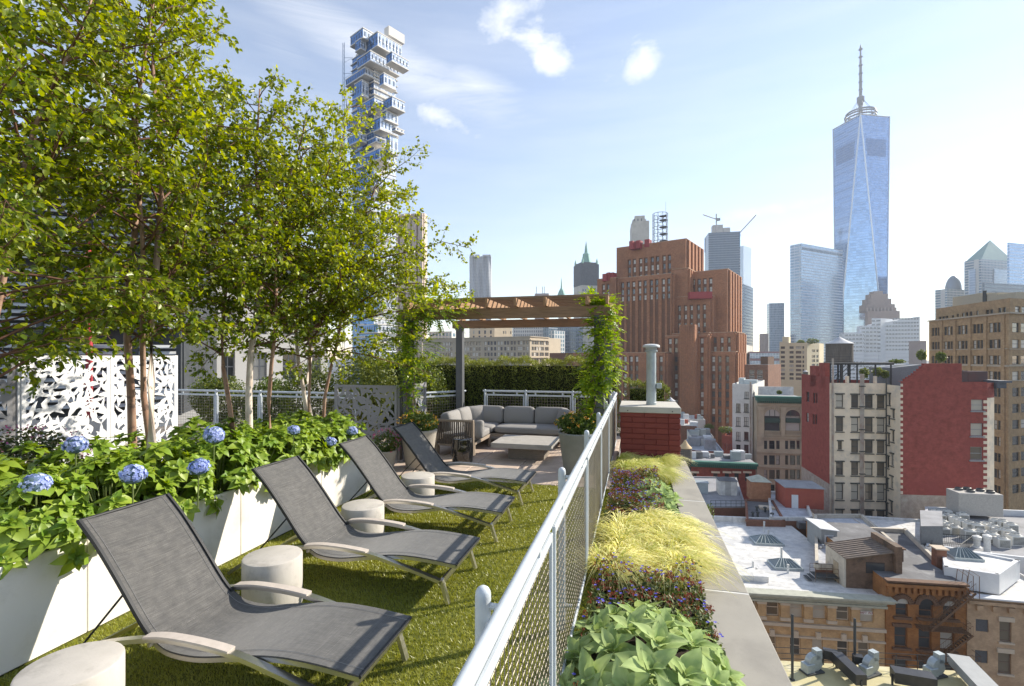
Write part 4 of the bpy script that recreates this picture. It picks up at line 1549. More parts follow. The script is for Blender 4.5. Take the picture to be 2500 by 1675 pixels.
# --- leafy masses: hedge, shrubs, vines
def leaf_cloud(root, name, pts, mt, smin, smax, g, out=None, tmpl=OVATE, tfac=None, up=.5, kind='stuff'):
 n = len(pts)
 nr = unit(n, g) * .8 + (out if out is not None else 0) + np.array([0, 0, up])
 ax = unit(n, g) + (out * .5 if out is not None else 0) + np.array([0, 0, -.1])
 v, f = scatter(tmpl, OVATE_F, pts, ax, nr, g.uniform(smin, smax, n))
 t = np.clip(g.normal(.35, .25, n) if tfac is None else tfac, 0, 1)
 return numpy_mesh(name, v, f, mt, root, np.repeat(t, 6), kind=kind)
def hedge(label, x0, x1, y0, y1, z0, z1, n, cat='hedge', name='hedge', mt=None, size=(.03, .055)):
 g = rg
 r = thing(name, label, cat, ((x0 + x1) / 2, (y0 + y1) / 2, z0))
 mb = MB()
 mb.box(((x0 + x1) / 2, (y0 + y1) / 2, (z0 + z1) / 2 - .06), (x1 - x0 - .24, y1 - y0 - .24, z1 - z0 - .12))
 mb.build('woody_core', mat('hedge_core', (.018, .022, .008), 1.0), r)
 fr = int(n * .62)
 x = np.concatenate([g.uniform(x0, x1, fr), g.uniform(x0, x1, n - fr)])
 z = np.concatenate([g.uniform(z0, z1, fr), z1 + 0 * np.arange(n - fr)])
 y = np.concatenate([np.full(fr, y0), g.uniform(y0, y1, n - fr)])
 wob = .05 * np.sin(x * 11 + z * 3) + .04 * np.sin(x * 23) + .05 * np.sin(x * 4.1 + 1)
 y[:fr] += wob[:fr] - .05 + np.abs(g.normal(0, .05, fr))
 z[fr:] += wob[fr:] - .02 + g.normal(0, .03, n - fr)
 z[:fr] = np.minimum(z[:fr], z1 + wob[:fr])
 p = np.stack([x, y, z], 1)
 out = np.zeros((n, 3))
 out[:fr, 1] = -.6
 out[fr:, 2] = .6
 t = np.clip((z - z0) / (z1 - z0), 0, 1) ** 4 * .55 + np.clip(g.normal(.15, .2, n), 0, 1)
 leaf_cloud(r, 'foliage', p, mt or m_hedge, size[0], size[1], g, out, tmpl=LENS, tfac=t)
hedge('long clipped dark green hedge behind the mesh rail and sofa', -7.2, -.32, 11.5, 12.3, 0, 1.69, 42000)
hedge('low clipped hedge behind the red chimney', -.25, .75, 11.6, 12.3, 0, 1.16, 6000)
def shrub(name, label, c, rad, n, mt, size, cat='shrub', stems=5, group=None, tmpl=OVATE, squash=1.0):
 g = rg
 c = np.array(c, dtype=float)
 rad = np.array(rad)
 r = thing(name, label, cat, (c[0], c[1], c[2] - rad[2]), group)
 u = unit(n)
 lob = unit(14)
 rr_ = .62 + .38 * np.max(u @ lob.T, axis=1) ** 3
 p = c + u * rad * (rr_ * g.uniform(.55, 1.05, n))[:, None]
 leaf_cloud(r, 'foliage', p, mt, size[0], size[1], g, u * .7, tmpl=tmpl)
 mb = MB()
 for k in range(stems):
  a = g.uniform(0, 6.28)
  mb.tube([(c[0] + .02 * math.cos(a), c[1] + .02 * math.sin(a), c[2] - rad[2] * 1.02), (c[0] + .4 * rad[0] * math.cos(a), c[1] + .4 * rad[1] * math.sin(a), c[2] + .2 * rad[2])], [.008, .004], 5)
 mb.build('stems', m_twig, r)
 return r
for k, (x, y, h, w, mt, lb) in enumerate(((-9.6, 9.6, 1.5, .75, m_hedge, 'dark bushy evergreen behind the side rail, beside the white screen edge'),
          (-8.3, 9.7, 1.35, .7, m_lant, 'green leafy shrub behind the side rail between two evergreens'),
          (-7.0, 9.5, 1.75, .85, m_hedge, 'tall dark evergreen behind the side rail and white birch trunk'),
          (-5.7, 9.6, 2.0, .8, m_hedge, 'dark evergreen tree standing behind the shaded screen'),
          (-4.9, 10.7, 1.75, .7, m_hedge, 'evergreen beside the corner railing'))):
 shrub('evergreen_shrub', lb, (x, y, h / 2), (w, .55, h / 2), 6500, mt, (.035, .065))
for k, (x, y, h, lb) in enumerate(((-6.3, 7.9, .5, 'pale arching grass clump beyond the birches beside the shaded screen'), (-6.9, 7.3, .42, 'pale low grass tuft beside the birch trunks'))):
 g = rg
 n = 500
 az = g.uniform(0, 6.28, n)
 ax = np.stack([np.cos(az) * .7, np.sin(az) * .7, g.uniform(.5, 1.2, n)], 1)
 r = thing('grass_clump', lb, 'grass', (x, y, 0))
 blade = np.array([(0, 0, 0), (-.02, .3, .02), (-.018, .65, -.02), (0, 1, -.25), (.018, .65, -.02), (.02, .3, .02)])
 v, f = scatter(blade, OVATE_F, np.array([[x, y, .15]]) + g.normal(0, .05, (n, 3)) * np.array([1, 1, .2]), ax, np.tile([0, 0, 1.], (n, 1)), g.uniform(.8, 1.3, n) * h)
 numpy_mesh('blades', v, f, m_pale, r, np.repeat(g.random(n), 6), kind='stuff')
 mb = MB()
 mb.lathe((x, y, 0), [(.12, 0), (.15, .16), (.14, .17), (.001, .16)], 14, close=False)
 mb.build('crown_base', m_soil, r)
def vine(label, path, rad, n, seed, extra=(), name='climbing_vine', base=(0, 0, 0), mt=None, leaflet=(.035, .062)):
 """stems winding up a post with pinnate leaves"""
 g = np.random.default_rng(seed)
 r = thing(name, label, 'vine', base)
 path = [np.array(p, dtype=float) for p in path]
 mb = MB()
 for k in range(3):
  pts = []
  for i, p in enumerate(path):
   a = i * 1.1 + k * 2.1
   pts.append(p + np.array([math.cos(a), math.sin(a), 0]) * (.03 + .06 * (i > 0)))
  mb.tube(pts, .009, 5)
 mb.build('stems', m_bark_b, r, smooth=True)
 P_, A_, N_ = [], [], []
 seg = np.array([np.linalg.norm(path[i + 1] - path[i]) for i in range(len(path) - 1)])
 cum = np.concatenate([[0], np.cumsum(seg)]) / seg.sum()
 spots = []
 for _ in range(n):
  t = g.uniform(0, 1) ** .8
  i = min(np.searchsorted(cum, t) - 1, len(seg) - 1)
  i = max(i, 0)
  q = path[i] + (path[i + 1] - path[i]) * ((t - cum[i]) / (cum[i + 1] - cum[i]))
  d = unit(1, g)[0] * np.array([1, 1, .45])
  rr2 = (rad(t) if callable(rad) else rad) * g.uniform(.2, 1)
  spots.append((q + d * rr2, d))
 for c, rr3, m in extra:
  for _ in range(m):
   d = unit(1, g)[0]
   spots.append((np.array(c) + d * np.array(rr3) * g.uniform(.3, 1), d))
 for q, d in spots:
  ax = d + g.normal(0, .35, 3) + np.array([.1, -.1, -.35])
  ax /= np.linalg.norm(ax)
  sd = np.cross(ax, [0, 0, 1.])
  sd /= np.linalg.norm(sd) + 1e-9
  nn = np.cross(sd, ax)
  Lr = g.uniform(.12, .22)
  for j in range(4):
   for s in (-1, 1):
    P_.append(q + ax * Lr * (.2 + .2 * j))
    A_.append(sd * s * .85 + ax * .5 + g.normal(0, .12, 3))
    N_.append(nn + g.normal(0, .3, 3))
  P_.append(q + ax * Lr)
  A_.append(ax)
  N_.append(nn)
 P_, A_, N_ = map(np.array, (P_, A_, N_))
 v, f = scatter(np.array(OVATE) * np.array([.72, 1, 1]), OVATE_F, P_, A_, N_, g.uniform(leaflet[0], leaflet[1], len(P_)))
 numpy_mesh('foliage', v, f, mt or m_vine, r, np.repeat(np.clip(g.normal(.45, .3, len(P_)), 0, 1), 6), kind='stuff')
 return r
vine('bright green vine climbing the pergola post by the guard rail', [(-.82, 7.55, .55), (-.68, 7.70, .95), (-.60, 7.72, 1.5), (-.52, 7.74, 2.0), (-.50, 7.74, 2.4), (-.48, 7.85, 2.62), (-.72, 8.3, 2.72)],
 lambda t: .08 + .18 * min(1, max(0, (t - .12) * 3)) if t < .8 else .12, 560, 5, leaflet=(.045, .075), extra=(((-.42, 7.70, 1.75), (.15, .15, .5), 60), ((-.74, 7.68, 1.5), (.17, .15, .4), 40), ((-.62, 7.9, 2.72), (.2, .15, .08), 40)), base=(-.82, 7.55, .57))
vine('loose vine climbing the pergola post beside the grey screen', [(-3.46, 7.42, .55), (-3.62, 7.55, .95), (-3.72, 7.66, 1.5), (-3.78, 7.68, 2.0), (-3.7, 7.7, 2.5), (-3.3, 7.72, 2.72)],
 lambda t: .07 + .30 * max(0, t - .25), 360, 6, extra=(((-3.6, 7.55, 1.95), (.45, .35, .5), 170), ((-3.2, 7.6, 2.55), (.6, .35, .25), 150), ((-4.0, 7.5, 2.2), (.45, .3, .5), 120)), base=(-3.46, 7.42, .56))
for nm, lb, c, rad in (('potted_shrub', 'leafy shrub with yellow orange blooms in the tall clay pot', (-3.42, 7.38, .72), (.34, .32, .17)),
     ('potted_shrub', 'leafy shrub with orange yellow blooms in the pot by the guard rail', (-.88, 7.55, .76), (.33, .30, .19))):
 o = shrub(nm, lb, c, rad, 1900, m_lant, (.03, .055))
 q = np.array(c) + unit(90) * np.array(rad) * np.array([1, 1, 1.05])
 q = q[q[:, 2] > c[2] - .02]
 leaf_cloud(o, 'blooms', np.repeat(q, 4, 0) + rg.normal(0, .012, (len(q) * 4, 3)), m_orange, .018, .03, rg)
o = shrub('mixed_flowers', 'pink and violet flowers in the small clay pot', (-3.86, 7.12, .42), (.24, .24, .2), 900, m_lant, (.025, .045))
q = np.array((-3.86, 7.12, .44)) + unit(60) * np.array((.24, .24, .2))
leaf_cloud(o, 'blooms', np.repeat(q, 4, 0) + rg.normal(0, .010, (len(q) * 4, 3)), m_pink, .016, .026, rg)
# flowers at the far side of the deck, left of the white screen
wp = thing('white_trough', 'white trough planter with a flowering shrub at the foot of the screens', 'planter', (-5.9, 2.8, 0))
mb = MB()
for c, s in (((-5.62, 3.1, .30), (.03, 2.2, .6)), ((-6.18, 3.1, .30), (.03, 2.2, .6)), ((-5.9, 2.015, .30), (.528, .03, .6)), ((-5.9, 4.185, .30), (.528, .03, .6))):
 mb.bbox(c, s, .004)
mb.build('trough', m_planter, wp)
mb = MB()
mb.box((-5.9, 3.1, .28), (.52, 2.1, .5))
mb.build('soil', m_soil, wp)
o = shrub('flowering_shrub', 'reddish shrub with purple blooms in the white trough', (-5.85, 3.35, .80), (.36, .75, .30), 3600, m_plum, (.028, .05))
q = np.array((-5.85, 3.35, .82)) + unit(170) * np.array((.36, .75, .30))
leaf_cloud(o, 'blooms', np.repeat(q, 4, 0) + rg.normal(0, .012, (len(q) * 4, 3)), m_pink, .018, .028, rg)
# ================================================================== THE CITY
GROUND = -54.0
V2 = Vector
def xy(p):
 return Vector((p[0], p[1]))
def on_line(px, A, D):
 """point where the sight line at photo column px crosses the plan line A + t D"""
 r = ray(px)
 det = r.x * (-D.y) + D.x * r.y
 t = (r.x * (A.y - EYE.y) - r.y * (A.x - EYE.x)) / (D.x * r.y - D.y * r.x)
 return Vector((A.x + D.x * t, A.y + D.y * t))
def depth(p):
 return (p.x - EYE.x) * FWD.x + (p.y - EYE.y) * FWD.y
def zat(p, py):
 return EYE.z + (870 - py) / FPX * depth(p)
class Face:
 """vertical plan line A->B (left to right seen from outside)"""
 def __init__(s, A, B):
  s.A, s.B = A, B
  s.d = (B - A)
  s.len = s.d.length
  s.d = s.d / s.len
  s.rz = math.atan2(s.d.y, s.d.x)
  s.n = Vector((s.d.y, -s.d.x))
 def u(s, px):
  q = on_line(px, s.A, s.d)
  return (q - s.A).dot(s.d)
 def z(s, px, py):
  return zat(on_line(px, s.A, s.d), py)
 def at(s, u, z, out=0.0):
  q = s.A + s.d * u + s.n * out
  return Vector((q.x, q.y, z))
 def rect(s, x0, x1, y0, y1, ref=None):
  ref = (x0 + x1) / 2 if ref is None else ref
  return (s.u(x0), s.z(ref, y1), s.u(x1), s.z(ref, y0))
 def grid(s, cols, rows, ref=None):
  return [s.rect(a, b, c, d, ref) for a, b in cols for c, d in rows]
def wall_sheet(mb, F, z0, z1, holes, reveal, u0=0.0, u1=None):
 u1 = F.len if u1 is None else u1
 us = sorted(set([u0, u1] + [min(max(h[k], u0), u1) for h in holes for k in (0, 2)]))
 zs = sorted(set([z0, z1] + [min(max(h[k], z0), z1) for h in holes for k in (1, 3)]))
 us = [us[0]] + [b for a, b in zip(us, us[1:]) if b - a > 1e-4]
 zs = [zs[0]] + [b for a, b in zip(zs, zs[1:]) if b - a > 1e-4]
 H = np.array(holes) if holes else np.zeros((0, 4))
 idx = {}
 vs, fs = [], []
 def vid(i, j):
  if (i, j) not in idx:
   idx[(i, j)] = len(vs)
   vs.append(F.at(us[i], zs[j]))
  return idx[(i, j)]
 for i in range(len(us) - 1):
  uc = (us[i] + us[i + 1]) / 2
  sel = H[(H[:, 0] < uc) & (H[:, 2] > uc)] if len(H) else H
  j = 0
  while j < len(zs) - 1:
   zc = (zs[j] + zs[j + 1]) / 2
   if len(sel) and ((sel[:, 1] < zc) & (sel[:, 3] > zc)).any():
    j += 1
    continue
   fs.append((vid(i, j), vid(i + 1, j), vid(i + 1, j + 1), vid(i, j + 1)))
   j += 1
 mb.add(vs, fs)
 for a, b, c, d in holes:
  q = [F.at(a, b), F.at(c, b), F.at(c, d), F.at(a, d)]
  r = [F.at(a, b, -reveal), F.at(c, b, -reveal), F.at(c, d, -reveal), F.at(a, d, -reveal)]
  for k in range(4):
   m = (k + 1) % 4
   mb.quad(q[k], r[k], r[m], q[m])
WIN = {}
def win_mesh(w, h, style, mats):
 key = (round(w / .08), round(h / .08), style, mats[0].name, mats[1].name)
 if key in WIN:
  return WIN[key]
 w, h = key[0] * .08, key[1] * .08
 mb = MB()
 f = min(.09, w * .1)
 def bar(x0, x1, z0, z1, y=-.04):
  mb.add([(x0, y, z0), (x1, y, z0), (x1, y, z1), (x0, y, z1), (x0, .02, z0), (x1, .02, z0), (x1, .02, z1), (x0, .02, z1)],
   [(0, 1, 2, 3), (4, 0, 3, 7), (1, 5, 6, 2), (3, 2, 6, 7), (4, 5, 1, 0)])
 mb.mi = 0
 bar(-w / 2, -w / 2 + f, 0, h)
 bar(w / 2 - f, w / 2, 0, h)
 bar(-w / 2 + f, w / 2 - f, 0, f)
 bar(-w / 2 + f, w / 2 - f, h - f, h)
 if style != 'plain':
  bar(-w / 2 + f, w / 2 - f, h * .5 - f * .5, h * .5 + f * .5, -.05)
 if style == 'cross':
  bar(-f * .4, f * .4, f, h - f, -.035)
 mb.mi = 1
 mb.quad((-w / 2 + f, 0, f), (w / 2 - f, 0, f), (w / 2 - f, 0, h / 2), (-w / 2 + f, 0, h / 2))
 mb.quad((-w / 2 + f, -.012, h / 2), (w / 2 - f, -.012, h / 2), (w / 2 - f, -.012, h - f), (-w / 2 + f, -.012, h - f))
 me = mesh_only(mb, 'window', list(mats))
 WIN[key] = (me, w, h)
 return WIN[key]
def windows(root, F, holes, mats, style='sash', inset=.2, limit=300, count=None):
 rest = MB()
 for h in holes:
  w, hh = h[2] - h[0], h[3] - h[1]
  if w < .05 or hh < .05:
   continue
  if count is None or count[0] < limit:
   me, mw, mh = win_mesh(w, hh, style, mats)
   inst('window', me, root, F.at((h[0] + h[2]) / 2, h[1], -inset), (0, 0, F.rz), (w / mw, 1, hh / mh))
   if count is not None:
    count[0] += 1
  else:
   rest.mi = 0
   rest.quad(F.at(h[0], h[1], -inset), F.at(h[2], h[1], -inset), F.at(h[2], h[3], -inset), F.at(h[0], h[3], -inset))
 if rest.f:
  rest.build('far_windows', [mats[1]], root, kind='stuff')
def block(root, pts, z0, z1, mt, holes=None, win=None, roof=None, reveal=.25, parapet=0.0, style='sash', count=None, name='wall', roofname='roof', top=None):
 """prism over plan points (counter-clockwise; pts[0]->pts[1] is the first visible face). holes: {face: [...]}"""
 holes = holes or {}
 mb = MB()
 n = len(pts)
 for i in range(n):
  F = Face(pts[i], pts[(i + 1) % n])
  zz = z1
  wall_sheet(mb, F, z0, zz, holes.get(i, []), reveal)
 mb.build(name, mt, root)
 mb = MB()
 zr = z1 - parapet
 mb.add([(p.x, p.y, zr) for p in pts], [tuple(range(n))])
 if parapet:
  cen = sum(pts, Vector((0, 0))) / n
  inn = [p + (cen - p).normalized() * .45 for p in pts]
  for i in range(n):
   j = (i + 1) % n
   mb.quad((pts[i].x, pts[i].y, z1), (pts[j].x, pts[j].y, z1), (inn[j].x, inn[j].y, z1), (inn[i].x, inn[i].y, z1))
   mb.quad((inn[j].x, inn[j].y, z1), (inn[i].x, inn[i].y, z1), (inn[i].x, inn[i].y, zr), (inn[j].x, inn[j].y, zr))
 mb.build(roofname, roof or m_roofgrey, root)
 if win:
  for i, hs in holes.items():
   windows(root, Face(pts[i], pts[(i + 1) % n]), hs, win, style, reveal - .03, 300, count)
def footprint(A, B, dep, C=None):
 """front from A to B, running back by dep (perpendicular)"""
 d = (B - A).normalized()
 bk = Vector((-d.y, d.x)) * dep
 return [A, B, B + bk, A + bk]
m_roofgrey = mat('roof_membrane', (.30, .30, .31), .85, (.24, .24, .25), scale=.5, stain=(.16, .16, .16), stain_scale=.3)
m_roofwhite = brickmat('white_roof_coating', (.64, .625, .59), (.58, .57, .545), (.42, .415, .40), bw=9.0, bh=1.05, ms=.03, stain=(.40, .41, .43), stain_scale=.22, rough=.55, bump=.1, flat=True)
m_roofblue = brickmat('silver_roof_coating', (.50, .52, .56), (.44, .46, .50), (.33, .34, .36), bw=7.0, bh=1.0, ms=.04, stain=(.28, .28, .29), stain_scale=.3, rough=.5, bump=.1, flat=True)
m_tar = mat('tar_roof', (.10, .10, .105), .8, (.15, .15, .155), scale=.6, stain=(.25, .25, .25), stain_scale=.5)
m_street = mat('asphalt', (.05, .05, .052), .9, (.065, .065, .066), scale=.2)
g_dark = glassmat('window_glass_dark', (.025, .028, .032), (.07, .075, .08), blind=(.42, .40, .36), blind_share=.18)
g_blind = glassmat('window_glass_blinds', (.05, .05, .052), (.12, .11, .105), blind=(.62, .58, .52), blind_share=.34, rough=.15)
g_room = glassmat('window_glass_room', (.045, .04, .035), (.19, .155, .11), blind=(.42, .38, .31), blind_share=.32)
f_white = mat('window_frame_white', (.62, .60, .56), .6)
f_dark = mat('window_frame_dark', (.05, .055, .055), .6)
f_brown = mat('window_frame_brown', (.17, .12, .09), .7)
f_green = mat('window_frame_green', (.045, .085, .07), .6)
f_grey = mat('window_frame_grey', (.30, .30, .30), .6)
# --- street level
mb = MB()
mb.quad((-6000, -3000, GROUND), (6000, -3000, GROUND), (6000, 8000, GROUND), (-6000, 8000, GROUND))
struct(mb.build('street_ground', m_street))
# ------------------------------------------------------------------ brick telephone-exchange tower with setbacks
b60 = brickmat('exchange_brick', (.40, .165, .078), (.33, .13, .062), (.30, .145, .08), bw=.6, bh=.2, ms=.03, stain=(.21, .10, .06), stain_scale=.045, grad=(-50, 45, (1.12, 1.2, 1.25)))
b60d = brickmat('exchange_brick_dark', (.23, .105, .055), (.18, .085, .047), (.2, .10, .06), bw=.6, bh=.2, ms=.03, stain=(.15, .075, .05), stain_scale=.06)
def exchange():
 t = thing('brick_setback_tower', 'huge orange brown brick tower stepping back in tiers', 'building', tuple(P(1640, 870, 260)[:2]) + (GROUND,))
 cnt = [0]
 ud = (PXY(1675, 250) - PXY(1506, 272)).normalized()
 bd = Vector((-ud.y, ud.x))
 wm = (f_brown, g_blind)
 m_cap = mat('exchange_coping', (.50, .33, .22), .8)
 def tier(cx, d, lx, sx, ytop, zb, cols, rows, name='tier', sidecols=(), piers=True, ref=None, deep=30):
  C = PXY(cx, d)
  A = on_line(lx, C, ud)
  S = on_line(sx, C, bd) if sx else C + bd * deep
  pts = [A, C, S, A + (S - C)]
  zt = zat(C, ytop)
  F = Face(A, C)
  G = Face(C, S)
  hs = [h for h in F.grid(cols, rows, ref or cx) if h[3] < zt - .5 and h[1] > zb]
  sh = [h for h in G.grid(sidecols, rows, cx) if h[3] < zt - .5] if sidecols else []
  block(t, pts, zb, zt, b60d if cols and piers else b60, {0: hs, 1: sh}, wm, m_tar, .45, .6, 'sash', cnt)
  mb = MB()
  if piers:
   # brick piers between window columns, dark spandrels show in the recess between them
   ed = [(lx, cols[0][0] - 1.0), (cols[-1][1] + 1.0, cx)] if cols else []
   if hs:
    ztop = max(h[3] for h in hs) + .5
    mb.box(F.at(F.len / 2, (ztop + zt) / 2 - .02, .20), (F.len - .02, .48, zt - ztop), F.rz)
   for a, b in zip(cols[:-1], cols[1:]):
    if b[0] - a[1] > 4:
     ed.append((a[1] + 1.2, b[0] - 1.2))
   for a, b in ed:
    ua, ub = F.u(a), F.u(b)
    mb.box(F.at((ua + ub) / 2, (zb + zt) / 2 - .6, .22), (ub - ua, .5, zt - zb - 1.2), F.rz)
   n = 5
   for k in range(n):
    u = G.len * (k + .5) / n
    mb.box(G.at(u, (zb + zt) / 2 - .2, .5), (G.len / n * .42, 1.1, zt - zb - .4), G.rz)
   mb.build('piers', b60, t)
  mb = MB()
  for F_ in (F, G):
   mb.box(F_.at(F_.len / 2, zt + .12, .05), (F_.len + .2, .5, .25), F_.rz)
  mb.build('coping', m_cap, t)
  return F, zt
 def cl(xs, w=5.0):
  return [(x - w / 2, x + w / 2) for x in xs]
 c2x = lambda x: 1380 + x / 3.733
 c2y = lambda y: 480 + y / 3.733
 rows_all = [(y, y + 10.8) for y in np.arange(612.5, 1100, 21.0)]
 top_cols = cl([c2x(x) for x in (587, 632, 689, 737, 795, 843, 903, 951)], 6)
 # uppermost block
 tier(1675, 250, 1506, 1716, 583, -12, top_cols, [(c2y(520), c2y(560)), (c2y(590), c2y(640)), (c2y(672), c2y(712))])
 # tall pier block right of the upper windows
 tier(1679, 247.5, 1641, 1700, c2y(652), -12, [], [], piers=True)
 # second stage in front
 tier(1640, 247, 1500, None, c2y(700), -14, cl([c2x(x) for x in (524, 577, 625, 681, 730, 787, 836, 896, 945)], 6),
  [(c2y(748), c2y(792)), (c2y(812), c2y(862)), (c2y(880), c2y(925))], deep=12)
 # left wing
 tier(1505, 262, 1459, None, c2y(738), -30, cl([c2x(x) for x in (350, 392)], 5), [(c2y(795), c2y(840)), (c2y(860), c2y(905))], deep=16)
 # right wing
 tier(1776, 243, 1684, 1808, c2y(660), -40, cl([c2x(x) for x in (1170, 1222, 1274, 1327)], 6.5), [(c2y(735), c2y(780)), (c2y(808), c2y(858))])
 # long middle tier
 tier(1735, 240, 1488, 1750, c2y(897), -45, cl([c2x(x) for x in (500, 555, 600, 658, 707, 765, 814, 875, 925, 990, 1042, 1098, 1152, 1215, 1270)], 5.6), [(c2y(y), c2y(y + 42)) for y in (985, 1065, 1145, 1222)])
 # lower tiers
 tier(1731, 237, 1500, None, c2y(1243), -54, cl([c2x(x) for x in (515, 568, 622, 675, 728, 782, 845, 895, 960, 1013, 1075, 1130, 1195, 1250)], 5.6), [(c2y(y), c2y(y + 44)) for y in (1290, 1380)], deep=10)
 tier(1797, 233, 1727, 1818, c2y(1236), -54, cl([c2x(x) for x in (1367, 1430, 1494)], 6.2), [(c2y(y), c2y(y + 46)) for y in (1285, 1366)])
 ycr = [840 + y / 3.824 for y in (118, 204, 288, 370, 450, 535, 615, 690)]
 x4 = lambda x: 1450 + x / 3.824
 tier(1624, 235.5, 1400, None, 861, -54, cl([x4(x) for x in (-120, -65, -10, 45, 100, 155, 244, 293, 349, 401, 574, 628)], 6.6), [(y, y + 13) for y in ycr], deep=8)
 tier(1728, 234.5, 1624, None, 818, -54, cl([x4(x) for x in (712, 768, 952, 1010)], 6.8), [(y - 22.6 * 2, y - 22.6 * 2 + 13) for y in ycr[:2]] + [(y, y + 13) for y in ycr], deep=8)
 tier(1795, 230, 1725, 1816, 859, -54, cl([x4(x) for x in (1117, 1176, 1247)], 7.2), [(y, y + 14) for y in ycr])
 # projecting centre pier
 C = PXY(c2x(1180), 232.5)
 A = on_line(c2x(1040), C, ud)
 block(t, footprint(A, C, 6), -54, zat(C, c2y(1165)), b60, name='centre_pier')
 mb = MB()
 F = Face(A, C)
 for k in range(7):
  mb.box(F.at(F.len * (k + .5) / 7, (-54 + zat(C, c2y(1175))) / 2, .12), (F.len / 16, .4, zat(C, c2y(1175)) + 54), F.rz)
 mb.build('pier_ribs', b60, t)
 # roof plant
 m_red = mat('red_tank_paint', (.36, .045, .05), .6)
 for x0, x1, y0, y1, d in ((338, 372, 706, 742, 265), (374, 400, 694, 738, 265), (402, 436, 694, 735, 265), (582, 615, 408, 452, 262), (640, 680, 402, 445, 262), (722, 765, 392, 432, 262), (1132, 1340, 868, 900, 240)):
  a, b = PXY(c2x(x0), d), PXY(c2x(x1), d - 1.5)
  mb = MB()
  mb.prism([tuple(p) for p in footprint(a, b, 4)], zat(a, c2y(y1 + 30)), zat(a, c2y(y0)))
  mb.build('roof_tank', m_red, t)
exchange()
def lattice():
 c2x = lambda x: 1380 + x / 3.733
 c2y = lambda y: 480 + y / 3.733
 c = PXY(c2x(865), 262)
 t = thing('lattice_mast', 'round openwork steel lattice mast on the brick tower roof', 'mast', (c.x, c.y, zat(c, c2y(420))))
 m = mat('mast_steel', (.10, .105, .11), .6)
 z0, z1 = zat(c, c2y(470)), zat(c, c2y(158))
 R_ = 66 / 3.733 * 262 / FPX
 mb = MB()
 n = 10
 for k in range(n):
  a = k * 6.283 / n
  p = Vector((c.x + R_ * math.cos(a), c.y + R_ * math.sin(a), 0))
  mb.tube([p + UP * z0, p + UP * z1], .11, 4)
 for j in range(6):
  z = z0 + (z1 - z0) * j / 5
  for k in range(n):
   a, b = k * 6.283 / n, (k + 1) * 6.283 / n
   p, q = Vector((c.x + R_ * math.cos(a), c.y + R_ * math.sin(a), z)), Vector((c.x + R_ * math.cos(b), c.y + R_ * math.sin(b), z))
   mb.tube([p, q], .13, 4)
   if j < 5:
    mb.tube([p, q + UP * ((z1 - z0) / 5)], .05, 3)
 mb.build('ring_frame', m, t)
 for j in (1, 2, 3, 4, 4.6):
  z = z0 + (z1 - z0) * j / 5
  mb = MB()
  mb.lathe((c.x + 1.5, c.y, z), [(.2, -.6), (1.9, 0), (2.1, .15), (.3, .5)], 12)
  mb.build('dish', m, t)
 mb = MB()
 mb.tube([(c.x + R_ * .7, c.y - R_ * .7, z1), (c.x + R_ * .7, c.y - R_ * .7, z1 + 5.5)], .06, 4)
 mb.build('whip', m, t)
lattice()
# ------------------------------------------------------------------ far skyline
def simple_tower(name, label, cx, d, lx, sx, ytop, mt, roof=None, ang=None, zb=GROUND, cat='skyscraper', extra=None, holes=None, win=None):
 """tower with its corner at column cx, left face back to column lx, right face back to column sx"""
 C = PXY(cx, d)
 rd = RGT.xy
 fd = FWD.xy
 a = R(30 if ang is None else ang)
 ld = (-rd * math.cos(a) + fd * math.sin(a))
 sd = Vector((-ld.y, ld.x)) * -1
 if sd.dot(fd) < 0:
  sd = -sd
 A = on_line(lx, C, ld) if lx is not None else C + ld * 20
 S = on_line(sx, C, sd) if sx is not None else C + sd * 20
 pts = [A, C, S, A + (S - C)]
 t = thing(name, label, cat, (C.x, C.y, zb))
 zt = zat(C, ytop)
 block(t, pts, zb, zt, mt, holes, win, roof or m_roofgrey, name='facade')
 return t, pts, zt, C
c_owtc = curtainmat('one_glass', (.26, .38, .57), (.30, .42, .58), fh=4.0, fw=3.0, lw=.06, rough=.08, metal=.85, lw_v=0.0)
c_seven = curtainmat('seven_glass', (.26, .36, .48), (.55, .58, .62), fh=4.1, fw=3.0, lw=.05, rough=.14, metal=.45, band=(.50, .54, .60), band_w=.28)
c_blue = curtainmat('blue_glass', (.20, .34, .55), (.6, .66, .74), fh=4.2, fw=2.5, lw=.06, rough=.12, metal=.45, band=(.70, .76, .84), band_w=.2)
c_dark = curtainmat('dark_glass', (.06, .10, .15), (.22, .27, .33), fh=4.0, fw=2.2, lw=.10, rough=.15, metal=.3, band=(.16, .20, .25), band_w=.25)
c_grid = curtainmat('grid_stone_glass', (.14, .22, .28), (.52, .52, .50), fh=4.0, fw=3.2, lw=.35, rough=.2, metal=.2, band=(.50, .50, .48), band_w=.3)
c_pale = curtainmat('pale_glass', (.34, .44, .55), (.62, .66, .70), fh=3.8, fw=2.0, lw=.10, rough=.2, metal=.3)
c_spruce = curtainmat('rippled_steel', (.15, .17, .20), (.52, .53, .54), fh=3.1, fw=2.6, lw=.45, rough=.35, metal=.25, band=(.46, .47, .48), band_w=.35)
m_conc_far = mat('raw_concrete', (.46, .45, .43), .85, (.40, .39, .375), scale=.15)
m_lime = mat('limestone', (.55, .52, .46), .85, (.47, .445, .39), scale=.1, stain=(.36, .34, .30), stain_scale=.05)
m_copper = mat('green_copper', (.22, .42, .34), .7, (.17, .34, .28), scale=.2)
m_net = mat('scaffold_netting', (.055, .065, .08), .9, (.085, .095, .11), scale=.3)
m_mastg = mat('mast_grey', (.22, .23, .25), .5)
